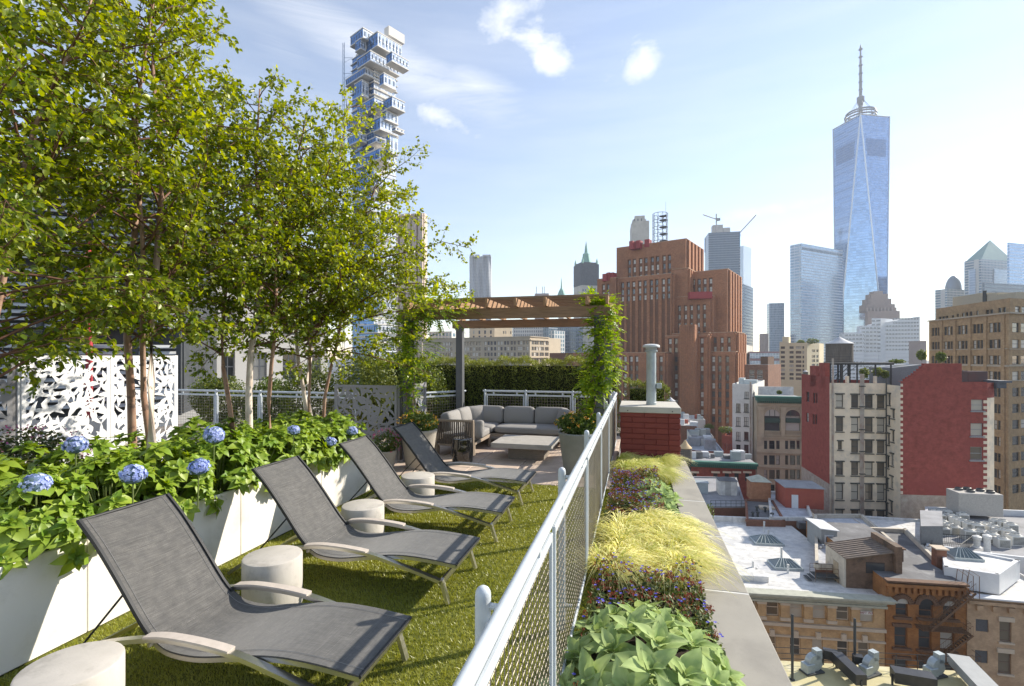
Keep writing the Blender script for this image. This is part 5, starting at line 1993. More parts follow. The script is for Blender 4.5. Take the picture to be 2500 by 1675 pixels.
def one_tower():
 C0 = PXY(2101, 770)
 t = thing('tapering_glass_tower', 'very tall tapering blue glass tower with triangular facets and spire', 'skyscraper', (C0.x, C0.y, GROUND))
 half = 58 * 770 / FPX * .985                    # plan half-diagonal seen flat on
 rd, fd = RGT.xy, FWD.xy
 def ring(r, a0, z):
  out = []
  for k in range(4):
   a = a0 + k * math.pi / 2
   q = C0 + rd * (r * math.cos(a)) + fd * (r * math.sin(a))
   out.append(Vector((q.x, q.y, z)))
  return out
 zb, zt = zat(C0, 905), zat(C0, 300)
 base = ring(44.0, R(-80.3), zb)
 top = ring(half * .985, R(-125.3), zt)
 mb = MB()
 vs = base + top
 fs = []
 # top[k] lies between base[k-1] and base[k]
 for k in range(4):
  fs.append((k, 4 + (k + 1) % 4, 4 + k))          # apex at the base, wide at the top
  fs.append((k, (k + 1) % 4, 4 + (k + 1) % 4))    # apex at the top, wide at the base
 fs.append((4, 5, 6, 7))
 mb.add(vs, fs)
 # lower shaft to the ground
 low = [Vector((p.x, p.y, GROUND)) for p in base]
 mb.add(low + base, [(k, (k + 1) % 4, 4 + (k + 1) % 4, 4 + k) for k in range(4)])
 mb.build('glass_shaft', c_owtc, t)
 mb = MB()
 m_edge = mat('edge_steel', (.72, .76, .80), .35, metal=.5)
 for k in range(4):
  mb.tube([base[k], top[k]], .9, 4)
  mb.tube([base[k], top[(k + 1) % 4]], .9, 4)
 mb.build('edge_trim', m_edge, t)
 mb = MB()
 for k in range(4):
  mb.tube([top[k] - UP * 1, top[(k + 1) % 4] - UP * 1], 1.0, 4)
 mb.build('parapet', m_edge, t)
 # louvred mechanical band
 mb = MB()
 for k in range(4):
  a, b = top[k], top[(k + 1) % 4]
  bs = base[k]
  for z0, z1 in ((.905, .836),):
   for i in range(16):
    w0, w1 = .12 + .76 * i / 16, .12 + .76 * (i + .6) / 16
    q = []
    for s, zz in ((w0, z1), (w1, z1), (w1, z0), (w0, z0)):
     lo = bs + (a - bs) * zz
     hi = bs + (b - bs) * zz
     p = lo + (hi - lo) * s
     nrm = (b - a).cross(bs - a).normalized()
     if nrm.dot(p - Vector((C0.x, C0.y, p.z))) < 0:
      nrm = -nrm
     q.append(p + nrm * .25)
    mb.quad(*q)
 mb.build('louvre_band', mat('louvre_blue', (.20, .31, .50), .25, metal=.75), t)
 # ring and spire
 mb = MB()
 for z, r in ((3, 20), (7, 21), (11, 21.5), (15, 20)):
  mb.lathe((C0.x, C0.y, zt + z), [(r - 1.4, -1.0), (r, -1.0), (r, 1.0), (r - 1.4, 1.0), (r - 1.4, -1.0)], 32, close=False)
 for k in range(16):
  a = k * 6.283 / 16
  mb.tube([(C0.x + 20 * math.cos(a), C0.y + 20 * math.sin(a), zt), (C0.x + 20 * math.cos(a), C0.y + 20 * math.sin(a), zt + 15)], .4, 4)
 mb.build('crown_ring', m_mastg, t)
 mb = MB()
 zs = zat(C0, 108) - zt
 mb.lathe((C0.x, C0.y, zt), [(4.0, 0), (3.4, 14), (2.6, 26), (5.2, 34), (5.2, 40), (2.2, 42), (2.0, 80), (1.5, zs * .8), (1.0, zs * .93), (1.6, zs * .95), (.2, zs)], 10)
 for z in (52, 64, 77, 90, 103, 115):
  mb.lathe((C0.x, C0.y, zt + z), [(2, -1.2), (2.9, -.6), (2.9, .6), (2, 1.2)], 10)
 mb.build('spire', m_mastg, t)
 mb = MB()
 for k in range(8):
  a = k * 6.283 / 8
  mb.tube([(C0.x + 18 * math.cos(a), C0.y + 18 * math.sin(a), zt + 12), (C0.x + 2 * math.cos(a), C0.y + 2 * math.sin(a), zt + 38)], .3, 3)
 mb.build('guy_cables', m_mastg, t)
one_tower()
t7, p7, z7, _ = simple_tower('glass_office_tower', 'flat topped pale blue glass office tower beside the tall spired one', 1956, 690, 1929, 2058, 594, c_seven, ang=62)
mb = MB()
F = Face(p7[1], p7[2])
for a, b in ((.02, .17), (.19, .33), (.35, .50), (.52, .66), (.68, .82), (.84, .97)):
 mb.box(F.at(F.len * (a + b) / 2, z7 - 7, .1), (F.len * (b - a), .6, 3.0), F.rz)
mb.build('top_louvres', c_dark, t7)
simple_tower('glass_tower', 'slim pale glass tower between brick tower and flat topped glass tower', 1908, 800, 1872, 1915, 742, c_pale, ang=15)
simple_tower('stone_block', 'small pinkish stone tower beside the slim pale glass tower', 1868, 900, 1855, 1872, 815, mat('pink_stone', (.42, .36, .36), .8), ang=15)
# tower under construction with cranes
tc3, p3, z3, C3 = simple_tower('unfinished_tower', 'unfinished tower wrapped in blue netting with a concrete core', 1795, 880, 1721, 1807, 577, c_dark, ang=12)
m_bnet = mat('blue_netting', (.07, .20, .36), .8, (.10, .26, .42), scale=.1)
mb = MB()
for i in (0, 1):
 F = Face(p3[i], p3[i + 1])
 mb.box(F.at(F.len / 2, z3 - 14, .6), (F.len + 1.5, 1.0, 26), F.rz)
mb.build('netting', m_bnet, tc3)
mb = MB()
for i in (0, 1):
 F = Face(p3[i], p3[i + 1])
 for k in range(24):
  mb.box(F.at(F.len / 2, z3 - 32 - 5 * k, .5), (F.len + 1, 1.2, .9), F.rz)
mb.build('floor_slabs', m_conc_far, tc3)
mb = MB()
F = Face(p3[0], p3[1])
for a, b, yt in ((1742, 1767, 547), (1768, 1785, 555)):
 ua, ub = F.u(a), F.u(b)
 mb.box(F.at((ua + ub) / 2, (z3 + zat(C3, yt)) / 2, -14), (ub - ua, 14, zat(C3, yt) - z3 + 4), F.rz)
mb.build('concrete_core', m_conc_far, tc3)
for nm, lb, pa, pb, px0, pyb in (('tower_crane', 'tower crane with level jib above the unfinished tower', (1716, 524), (1757, 538), 1749, 548), ('luffing_crane', 'thin luffing crane beside the unfinished tower', (1846, 525), (1798, 577), 1798, 600)):
 a, b = P(pa[0], pa[1], 880), P(pb[0], pb[1], 880)
 base = P(px0, pyb, 880)
 t = thing(nm, lb, 'crane', tuple(base))
 mb = MB()
 mb.tube([a, b], .9, 4)
 mb.build('jib', mat('crane_paint', (.30, .10, .09), .6, (.4, .38, .36)), t)
 mb = MB()
 mb.tube([base - UP * 20, P(px0, pb[1] - (16 if nm == 'tower_crane' else -6), 880)], 1.1, 4)
 mb.build('mast', m_mastg, t)
 mb = MB()
 mb.box(P(px0 + 4, pb[1] - 2, 880), (7, 5, 4))
 mb.build('counterweight', m_mastg, t)
simple_tower('hazy_tower', 'pale glass tower half hidden behind the unfinished one', 1815, 1050, 1800, 1834, 600, mat('hazy_glass', (.50, .56, .63), .2, metal=.5), ang=50)
tk, pk, zk, Ck = simple_tower('dark_glass_tower', 'dark glass tower with pale corner right behind the brick tower', 1806, 620, 1795, 1839, 690, c_dark, ang=40)
simple_tower('grey_block', 'low grey stone block below the dark glass tower', 1822, 420, 1805, 1838, 842, m_lime, ang=30, cat='building')
# stone tower with crown (white) behind the brick tower
t30, p30, z30, C30 = simple_tower('limestone_tower', 'slender white limestone tower with notched crown', 1577, 700, 1538, 1585, 560, m_lime, ang=10)
mb = MB()
F = Face(p30[0], p30[1])
fac = [(1541, 1580, 545), (1545, 1578, 533), (1550, 1575, 524)]
for a, b, y in fac:
 ua, ub = F.u(a), F.u(b)
 mb.box(F.at((ua + ub) / 2, (z30 + zat(C30, y)) / 2, -8), (ub - ua, 14 - (560 - y) * .2, zat(C30, y) - z30 + .4), F.rz)
mb.build('crown', m_lime, t30)
mb = MB()
for k in range(4):
 u = F.len * (k + .5) / 4
 mb.box(F.at(u, z30 - 6, .15), (F.len * .1, .5, 9), F.rz)
 mb.box(F.at(u, z30 - 22, .15), (F.len * .1, .5, 9), F.rz)
for k in range(3):
 mb.box(F.at(F.len * (.28 + .22 * k), zat(C30, 540), .2), (F.len * .07, .6, 8), F.rz)
mb.build('window_bays', mat('bay_shadow_glass', (.12, .13, .14), .3), t30)  # window bays in one even dark grey glass
def spire_tower():
 C = PXY(1431, 853)
 t = thing('gothic_spire_tower', 'dark netted tower with a green copper pyramid spire', 'skyscraper', (C.x, C.y, GROUND))
 rd, fd = RGT.xy, FWD.xy
 def sq(w, rot=R(18)):
  return [C + rd * (w * math.cos(rot + k * math.pi / 2 - 2.356)) + fd * (w * math.sin(rot + k * math.pi / 2 - 2.356)) for k in range(4)]
 s = 853 / FPX
 zz = lambda y: zat(C, y)
 mb = MB()
 mb.prism([tuple(p) for p in sq(24.5 * 1.30 * s)], GROUND, zz(700))
 mb.build('white_shaft', m_lime, t)
 mb = MB()
 for i, j in ((0, 1), (1, 2)):
  F = Face(sq(24.5 * 1.30 * s)[i], sq(24.5 * 1.30 * s)[j])
  for k in range(7):
   for r_ in range(5):
    mb.box(F.at(F.len * (k + .5) / 7, zz(712) - r_ * 5.5, .1), (F.len * .06, .5, 3), F.rz)
 mb.build('window_bays', c_dark, t)
 mb = MB()
 mb.prism([tuple(p) for p in sq(24.5 * 1.32 * s)], zz(700), zz(648))
 mb.prism([tuple(p) for p in sq(22 * 1.30 * s)], zz(648), zz(644))
 mb.build('netted_stage', m_net, t)
 mb = MB()
 for p in sq(21 * 1.3 * s):
  mb.lathe((p.x, p.y, zz(648)), [(1.8, 0), (1.8, 5), (.1, 11)], 6)
 mb.build('pinnacles', m_copper, t)
 mb = MB()
 zs = zz(646)
 prof = [(10.5 * 1.3 * s, 0), (6.5 * 1.3 * s, zz(625) - zs), (6.2 * 1.3 * s, zz(620) - zs), (3.2 * 1.3 * s, zz(618) - zs), (2.6 * 1.3 * s, zz(608) - zs), (.1, zz(597) - zs + 6)]
 mb.lathe((C.x, C.y, zs), prof, 8)
 mb.build('spire', m_copper, t)
spire_tower()
def rippled():
 t = thing('rippled_tower', 'slim steel clad tower with rippling facade behind the pergola', 'skyscraper', tuple(PXY(1172, 1049)) + (GROUND,))
 d = 1049
 zt = zat(PXY(1172, d), 626)
 pts = []
 n = 28
 L_, R_ = PXY(1146, d), PXY(1199, d)
 W_ = (R_ - L_)
 bk = FWD.xy * 30
 def ringz(z):
  out = []
  for i in range(n + 1):
   q = L_ + W_ * (i / n)
   amp = 2.2 * math.sin(i * .9 + z * .025) + 1.4 * math.sin(i * .43 - z * .05)
   out.append(Vector((q.x, q.y, z)) - Vector((*FWD.xy, 0)) * amp)
  e = R_ + bk
  f = L_ + bk
  return out + [Vector((e.x, e.y, z)), Vector((f.x, f.y, z))]
 zs = list(np.linspace(GROUND, zt, 40))
 vs, fs = [], []
 m = n + 3
 for z in zs:
  vs += ringz(z)
 for j in range(len(zs) - 1):
  for i in range(m):
   i2 = (i + 1) % m
   fs.append((j * m + i, j * m + i2, (j + 1) * m + i2, (j + 1) * m + i))
 fs.append(tuple(range((len(zs) - 1) * m, len(zs) * m)))
 mb = MB()
 mb.add(vs, fs)
 mb.build('rippled_facade', c_spruce, t, smooth=30)
 mb = MB()
 for a, b in ((1147, 1158), (1160, 1171), (1178, 1198)):
  A, B = PXY(a, d - 1.5), PXY(b, d - 1.5)
  mb.prism([tuple(p) for p in footprint(A, B, 18)], zt - .5, zt + 3.5)
 mb.build('roof_screens', mat('roof_screen_metal', (.5, .51, .53), .5), t)
rippled()
# windowless sandstone slab behind the birches
ts, ps, zs_, Cs = simple_tower('windowless_slab', 'beige windowless stone slab tower with vertical grooves behind the birches', 1036, 400, 905, 1043, 520, mat('pink_granite', (.62, .50, .40), .8, (.55, .44, .35), scale=.05), ang=12)
mb = MB()
F = Face(ps[0], ps[1])
for k in range(9):
 mb.box(F.at(F.len * (k + .5) / 9, (GROUND + zs_) / 2, 1.1), (F.len / 9 * .72, 2.4, zs_ - GROUND - 1), F.rz)
mb.build('stone_piers', MATS['pink_granite'], ts)
# stacked-box residential tower
def stacked():
 d = 281
 C0 = PXY(915, d)
 t = thing('stacked_box_tower', 'tall glass tower of jutting stacked boxes above the birches', 'skyscraper', (C0.x, C0.y, GROUND))
 rd, fd = RGT.xy, FWD.xy
 al = R(40)
 ld = -rd * math.cos(al) + fd * math.sin(al)
 sd = rd * math.sin(al) + fd * math.cos(al)
 zx = lambda x: 800 + x / 4.236
 zy = lambda y: 30 + y / 4.236
 gl = curtainmat('apartment_glass', (.05, .17, .42), (.12, .24, .45), fh=3.6, fw=1.8, lw=.06, rough=.08, metal=.5)
 gp = curtainmat('apartment_glass_pale', (.55, .61, .70), (.78, .81, .85), fh=3.6, fw=1.8, lw=.12, rough=.15, metal=.4)
 sl = mat('slab_concrete', (.70, .67, .62), .8, (.62, .59, .54), scale=.2)
 sw = mat('slot_glass', (.05, .07, .10), .2)
 def poly(c, l, r, dd=d, grow=0.0):
  C = PXY(zx(c), dd)
  A = on_line(zx(l), C, ld)
  S = on_line(zx(r), C, sd)
  return [A, C, S, A + (S - C)]
 def box(c, l, r, y0, y1, dd=d, win=True, solid=False):
  p = poly(c, l, r, dd)
  C = p[1]
  z0, z1 = zat(C, zy(y1)), zat(C, zy(y0))
  mb = MB()
  th = .55
  cen = sum(p, Vector((0, 0))) / 4
  if solid:
   mb.prism([tuple(q) for q in p], z0, z1)
   mb.build('plant_box', sl, t)
   return
  mb.prism([tuple(q) for q in p], z0, z0 + th)
  mb.prism([tuple(q) for q in p], z1 - th, z1)
  b = mb.build('floor_slab', sl, t)
  inn = [q + (cen - q).normalized() * .35 for q in p]
  mb = MB()
  n0 = 0
  for i in range(4):
   F = Face(inn[i], inn[(i + 1) % 4])
   mb.mi = 1 if i == 1 else 0
   mb.quad(F.at(0, z0 + th), F.at(F.len, z0 + th), F.at(F.len, z1 - th), F.at(0, z1 - th))
  g_ = mb.build('glass_box', [gl, gp], t)
  mb = MB()
  for i in (0, 1):
   F = Face(inn[i], inn[(i + 1) % 4])
   n = max(2, int(F.len / 2.2))
   for k in range(n):
    mb.box(F.at(F.len * (k + .5) / n, (z0 + z1) / 2 - .1, .06), (.55, .1, (z1 - z0) * .42), F.rz)
  mb.build('slot_windows', sw, g_)
 # core
 p = poly(478, 255, 705, 284)
 z0, z1 = GROUND, zat(p[1], zy(330))
 mb = MB()
 mb.mi = 0
 for i in range(4):
  F = Face(p[i], p[(i + 1) % 4])
  mb.mi = 1 if i == 1 else 0
  mb.quad(F.at(0, z0), F.at(F.len, z0), F.at(F.len, z1), F.at(0, z1))
 mb.build('core_glass', [gl, gp], t)
 z = z1
 rr = random.Random(4)
 ncore = int((z1 - GROUND) / 3.6)
 for k in range(ncore):
  mb = MB()
  z = z1 - 3.6 * k
  jut = rr.uniform(.2, 1.5)
  cen = sum(p, Vector((0, 0))) / 4
  q = [v_ + (v_ - cen).normalized() * jut for v_ in p]
  mb.prism([tuple(v_) for v_ in q], z - .4, z)
  if rr.random() < .6:
   for i in (0, 1):
    F = Face(q[i], q[(i + 1) % 4])
    a = rr.uniform(0, .5)
    b = a + rr.uniform(.25, .45)
    mb.box(F.at(F.len * (a + b) / 2, z + .45, -.05), (F.len * (b - a), .12, .9), F.rz)
  mb.build('floor_plate', sl, t)
 box(365, 230, 490, 150, 262, 280)
 box(340, 282, 400, 262, 375, 281)
 box(515, 395, 772, 190, 345, 277)
 box(632, 585, 795, 135, 230, 292, solid=True)
 box(440, 300, 745, 388, 500, 276)
 box(662, 600, 842, 398, 505, 276)
 box(385, 180, 530, 560, 640, 279)
 box(578, 530, 712, 618, 745, 276)
 box(352, 272, 430, 690, 860, 281)
 box(482, 300, 620, 868, 985, 277)
 box(665, 570, 803, 860, 975, 275)
 box(600, 560, 735, 1005, 1110, 277)
 box(330, 190, 420, 1030, 1150, 280)
 box(540, 470, 735, 1075, 1210, 276)
 box(700, 660, 795, 1180, 1220, 277)
 box(330, 200, 410, 1230, 1330, 280)
 box(500, 410, 600, 1280, 1340, 277)
 box(640, 600, 735, 1260, 1450, 277)
 for k in range(12):
  y = 1400 + k * 260
  box(480 + rr.uniform(-60, 60), 300 - rr.uniform(0, 60), 640 + rr.uniform(0, 110), y, y + rr.uniform(95, 140), 277)
 # hoist mast on the left
 mb = MB()
 a = PXY(zx(165), d)
 for s in (-.5, .5):
  mb.tube([(a.x + s, a.y, GROUND), (a.x + s, a.y, zat(a, zy(315)))], .18, 4)
 for k in range(60):
  zz = zat(a, zy(330)) - k * 2.6
  mb.tube([(a.x - .5, a.y, zz), (a.x + .5, a.y, zz - 2.6)], .08, 3)
 for k in range(10):
  zz = zat(a, zy(470)) - k * 9
  b = on_line(zx(260), a, rd)
  mb.tube([(a.x, a.y, zz), (b.x, b.y, zz)], .12, 3)
  mb.tube([(a.x, a.y, zz - 3), (b.x, b.y, zz)], .08, 3)
 mb.build('hoist_mast', mat('hoist_blue', (.20, .30, .44), .6), t)
stacked()
# ------------------------------------------------------------------ right-hand far group
tb, pb_, zb_, Cb = simple_tower('deco_brick_tower', 'brownish stone tower with a stepped ornamented crown before the spired tower', 2190, 640, 2112, 2197, 760, mat('deco_stone', (.34, .27, .245), .85, (.28, .22, .20), scale=.06, stain=(.2, .17, .16), stain_scale=.08), ang=10)
mb = MB()
F = Face(pb_[0], pb_[1])
for a, b, y in ((2118, 2188, 742), (2124, 2181, 728), (2131, 2174, 716), (2140, 2162, 709)):
 ua, ub = F.u(a), F.u(b)
 mb.box(F.at((ua + ub) / 2, (zb_ + zat(Cb, y)) / 2, -12), (ub - ua, 22 - (760 - y) * .2, zat(Cb, y) - zb_ + .4), F.rz)
mb.build('stepped_crown', MATS['deco_stone'], tb)
mb = MB()
for k in range(9):
 u = F.len * (k + .5) / 9
 mb.box(F.at(u, zb_ - 20, .7), (F.len * .045, 1.6, 50), F.rz)
mb.build('piers', mat('deco_stone_light', (.42, .345, .31), .85), tb)
mb = MB()
for k in range(8):
 u = F.len * (k + 1) / 9
 for j in range(8):
  mb.box(F.at(u, zb_ - 4 - j * 5.2, .05), (F.len * .035, .3, 3.0), F.rz)
mb.build('window_bays', c_dark, tb)
# white banded terraced block
m_wband = mat('white_band_panels', (.70, .72, .73), .5, (.64, .66, .68), scale=.1)
tw = thing('banded_block', 'long white building with ribbon windows and a sloping stepped top', 'building', tuple(PXY(2200, 560)) + (GROUND,))
for i, (x0, x1, y0, y1_) in enumerate(((2060, 2110, 812, 812), (2100, 2145, 795, 795), (2128, 2150, 777, 777), (2145, 2246, 790, 772))):
 A, B = PXY(x0, 566 - i * 2), PXY(x1, 558 - i * 2)
 pts = footprint(A, B, 26)
 mb = MB()
 mb.prism([tuple(p) for p in pts], GROUND, [zat(A, y0), zat(B, y1_), zat(B, y1_), zat(A, y0)])
 mb.build('white_wall', m_wband, tw)
 mb = MB()
 F = Face(A, B)
 z = zat(A, max(y0, y1_)) - 3.2
 while z > GROUND + 4:
  mb.box(F.at(F.len / 2, z, .05), (F.len * .94, .5, 1.7), F.rz)
  z -= 4.4
 mb.build('ribbon_windows', curtainmat('ribbon_glass%d' % i, (.20, .23, .26), (.6, .62, .64), fh=50, fw=3.1, lw=.22, rough=.2, metal=.2), tw)
 if i == 3:
  mb = MB()
  z = zat(B, 778)
  while z > zat(B, 795):
   mb.box(F.at(F.len * .66, z, .05), (F.len * .6, .5, 1.7), F.rz)
   z -= 4.4
  mb.build('top_windows', MATS['ribbon_glass3'], tw)
# pyramid topped, dome topped towers and blue glass at the frame edge
tp, pp, zp, Cp = simple_tower('pyramid_tower', 'glass and stone tower under a green pyramid roof', 2395, 720, 2354, 2480, 632, c_grid, ang=74)
cen = sum(pp, Vector((0, 0))) / 4
mb = MB()
q = [p + (cen - p) * .06 for p in pp]
ap = cen
zt_ = zat(cen, 586)
mb.add([(p.x, p.y, zp) for p in q] + [(ap.x, ap.y, zt_)], [(0, 1, 4), (1, 2, 4), (2, 3, 4), (3, 0, 4)])
mb.build('pyramid_roof', mat('patina_roof', (.15, .30, .28), .5, (.12, .25, .25), scale=.1), tp)
mb = MB()
F0, F1 = Face(pp[0], pp[1]), Face(pp[1], pp[2])
for F, f in ((F0, .5), (F1, .55)):
 mb.box(F.at(F.len * f, (zp - 14 + GROUND) / 2, .5), (F.len * .4, 1.4, zp - 14 - GROUND), F.rz)
mb.build('blue_glass_bay', c_pale, tp)
td_, pd_, zd, Cd = simple_tower('dome_tower', 'glass and stone tower with a dark dome behind the brown brick building', 2312, 760, 2283, 2372, 705, c_grid, ang=74)
cen = sum(pd_, Vector((0, 0))) / 4
mb = MB()
rdm = (pd_[1] - pd_[0]).length * .62
mb.lathe((cen.x, cen.y, zd), [(rdm, 0), (rdm * .97, 6), (rdm * .85, 12), (rdm * .62, 18), (rdm * .33, 21.5), (.1, 23)], 28)
mb.build('dome', mat('dome_metal', (.15, .20, .26), .4, metal=.3), td_, smooth=40)
simple_tower('blue_glass_block', 'blue glass block with white floor bands at the river end', 2464, 640, 2459, 2660, 592, c_blue, ang=72)
simple_tower('low_glass_block', 'low dark glass roof block before the blue glass block', 2404, 520, 2398, 2560, 690, c_dark, ang=75, cat='building')
for i, (x0, x1, y, d, lb) in enumerate(((2247, 2262, 832, 480, 'little dark brick block beside the white banded building'), (1866, 1876, 815, 700, 'thin stone block between two glass towers'))):
 A, B = PXY(x0, d), PXY(x1, d)
 t = thing('small_block', lb, 'building', (A.x, A.y, GROUND))
 block(t, footprint(A, B, 14), GROUND, zat(A, y), MATS['deco_stone'])
# ================================================================== NEIGHBOURING BUILDINGS
k4x = lambda x: 1700 + x / 2.904      # helper scales for measurements taken from enlarged crops
k4y = lambda y: 800 + y / 2.904
k5x = lambda x: 1700 + x / 2.926
k5y = lambda y: 1200 + y / 2.926
k6x = lambda x: 2100 + x / 3.408
k6y = lambda y: 540 + y / 3.408
kx = lambda x: 1450 + x / 3.824
ky = lambda y: 840 + y / 3.824
# ------------------------------------------------------------------ red and white party-wall building
m_redw = brickmat('red_painted_brick', (.325, .080, .062), (.285, .070, .055), (.25, .07, .058), bw=.45, bh=.15, ms=.02, stain=(.25, .06, .052), stain_scale=.16)
m_whw = mat('cream_painted_wall', (.80, .665, .495), .85, (.72, .60, .445), scale=.8, stain=(.44, .40, .34), stain_scale=.3, stain_lo=.5, stain_hi=.72)
m_rub = brickmat('rubble_brick', (.36, .27, .22), (.30, .225, .18), (.40, .36, .31), bw=.35, bh=.12, ms=.03, stain=(.46, .42, .36), stain_scale=.6)
m_lint = mat('dark_lintel', (.085, .085, .075), .8)
m_pipe = mat('riser_pipe', (.48, .44, .38), .6, (.35, .25, .2), scale=1)
def red_white():
 P0 = PXY(1957, 93)
 P1 = PXY(k4x(945), 80)
 P2 = PXY(k4x(1345), 79.2)
 P3 = PXY(k4x(1447), 75.5)
 P4 = PXY(k4x(2062), 74.2)
 P5 = PXY(k4x(2112), 75.2)
 t = thing('party_wall_building', 'tall building with red side walls and cream window wall between them', 'building', (P2.x, P2.y, GROUND))
 zg = -26.0
 ztw = zat(P1, k4y(392))
 # cream wall
 F = Face(P1, P2)
 cols = [(990, 1042), (1098, 1150), (1196, 1252), (1281, 1337)]
 rows = [(474, 566), (636, 736), (796, 886), (952, 1046), (1106, 1220), (1292, 1372)]
 hs = [F.rect(k4x(a), k4x(b), k4y(c + (a - 990) * .022), k4y(d + (a - 990) * .022)) for a, b in cols for c, d in rows]
 hs[2] = F.rect(k4x(1004), k4x(1034), k4y(806), k4y(866))
 G = Face(P2, P3)
 hg = [G.rect(k4x(a), k4x(b), k4y(c), k4y(d)) for a, b, c, d in ((1356, 1377, 470, 548), (1354, 1374, 630, 692), (1352, 1372, 752, 830), (1348, 1368, 912, 994), (1344, 1364, 1070, 1146), (1340, 1360, 1244, 1330),
                 (1386, 1406, 582, 644), (1384, 1404, 730, 810), (1380, 1400, 896, 980), (1376, 1396, 1056, 1140), (1372, 1392, 1232, 1316))]
 mb = MB()
 wall_sheet(mb, F, zg, ztw, hs, .3)
 wall_sheet(mb, G, zg, ztw - .2, hg, .3)
 mb.build('cream_wall', m_whw, t)
 windows(t, F, hs, (f_dark, g_room), 'sash', .22)
 windows(t, G, hg, (f_dark, g_room), 'sash', .22)
 mb = MB()
 for F_, L_ in ((F, hs), (G, hg)):
  for a, b, c, d in L_:
   w = c - a
   mb.box(F_.at((a + c) / 2, d + .12, .06), (w + .32, .2, .2), F_.rz)
   mb.box(F_.at((a + c) / 2, b - .10, .08), (w + .28, .22, .13), F_.rz)
 mb.build('lintels_and_sills', m_lint, t)
 # risers
 for xs in ((960, 968), (1160, 1167, 1175, 1183)):
  for x in xs:
   mb = MB()
   u = F.u(k4x(x))
   mb.tube([F.at(u, zg, .15), F.at(u, ztw + (1.5 if x > 1100 else 4), .15)], .07, 6)
   mb.build('riser_pipe', m_pipe, t)
 for y in (415, 560, 722, 876, 1036):
  mb = MB()
  u0, u1 = F.u(k4x(1154)), F.u(k4x(1192))
  mb.box(F.at((u0 + u1) / 2, F.z(k4x(1170), k4y(y)), .16), (u1 - u0, .3, .16), F.rz)
  mb.build('pipe_bracket', m_lint, t)
 mb = MB()
 u = F.u(k4x(1341))
 mb.tube([F.at(u, zg, .2), F.at(u, ztw + .8, .2)], .09, 6)
 mb.build('downpipe', f_dark, t)
 # left red wall (faces the street court)
 Lf = Face(P0, P1)
 zr0 = zat(P1, k4y(1110))
 zl = zat(P1, k4y(392))
 hl = [Lf.rect(k4x(a), k4x(b), k4y(c), k4y(d)) for a, b, c, d in ((780, 800, 455, 525), (827, 841, 462, 535), (845, 858, 462, 535), (778, 797, 604, 668), (824, 838, 614, 684), (842, 855, 614, 684))]
 mb = MB()
 wall_sheet(mb, Lf, zr0, zl + 1.0, hl, .3)
 mb.build('red_wall', m_redw, t)
 windows(t, Lf, hl, (f_dark, g_dark), 'sash', .22)
 mb = MB()
 wall_sheet(mb, Lf, zg, zr0, [], .3)
 mb.build('rubble_base', m_rub, t)
 for x0, x1, y in ((805, 848, 272), (870, 912, 250)):
  u0, u1 = Lf.u(k4x(x0)), Lf.u(k4x(x1))
  mb = MB()
  z1 = Lf.z(k4x(x1), k4y(y))
  mb.box(Lf.at((u0 + u1) / 2, (zl + z1) / 2 - .5, -.35), (u1 - u0, .7, z1 - zl + 1.0), Lf.rz)
  mb.build('parapet_chimney', m_redw, t)
 # right red wall with stepped top
 Rf = Face(P3, P4)
 zb = Rf.z(k4x(1700), k4y(1190))
 hr = [Rf.rect(k4x(a), k4x(b), k4y(c), k4y(d)) for a, b, c, d in ((1948, 2036, 510, 588), (1945, 2033, 678, 768), (1942, 2030, 846, 938))]
 steps = [(1447, 1478, 380), (1478, 1497, 362), (1497, 1516, 350), (1516, 1535, 338), (1535, 1554, 324), (1554, 1574, 308), (1574, 1592, 292), (1592, 1612, 274), (1612, 1882, 254), (1882, 2062, 384)]
 zbase = min(Rf.z(k4x((a + b) / 2), k4y(y)) for a, b, y in steps)
 mb = MB()
 wall_sheet(mb, Rf, zb, zbase, hr, .3)
 for a, b, y in steps:
  u0, u1 = Rf.u(k4x(a)), Rf.u(k4x(b))
  z1 = Rf.z(k4x((a + b) / 2), k4y(y))
  if z1 - zbase > .02:
   wall_sheet(mb, Rf, zbase, z1, [], .3, u0, u1)
   mb.quad(Rf.at(u0, z1), Rf.at(u1, z1), Rf.at(u1, z1, -.5), Rf.at(u0, z1, -.5))
   mb.quad(Rf.at(u0, zbase, -.5), Rf.at(u0, zbase), Rf.at(u0, z1), Rf.at(u0, z1, -.5))
   mb.quad(Rf.at(u1, zbase), Rf.at(u1, zbase, -.5), Rf.at(u1, z1, -.5), Rf.at(u1, z1))
   mb.quad(Rf.at(u1, zbase, -.5), Rf.at(u0, zbase, -.5), Rf.at(u0, z1, -.5), Rf.at(u1, z1, -.5))
 mb.build('red_wall', m_redw, t)
 windows(t, Rf, hr, (f_grey, g_room), 'sash', .22)
 mb = MB()
 for a, b, c, d in hr:
  mb.box(Rf.at((a + c) / 2, b - .12, .08), (c - a + .3, .25, .2), Rf.rz)
 mb.build('sills', f_grey, t)
 mb = MB()
 wall_sheet(mb, Rf, zg, zb, [], .3)
 mb.build('rubble_base', m_rub, t)
 # quoin strip and return
 Qf = Face(P4, P5)
 Bk = P5 + (P0 - P1)
 Sf = Face(P5, Bk)
 mb = MB()
 zq = zat(P5, k4y(388))
 zq1 = zat(P5, k4y(495))
 wall_sheet(mb, Qf, zg, zq1, [], .3)
 wall_sheet(mb, Sf, zg, zq, [], .3)
 mb.build('quoin_return', m_whw, t)
 mb = MB()
 wall_sheet(mb, Qf, zq1, zq, [], .3)
 mb.build('red_wall', m_redw, t)
 mb = MB()
 n = 34
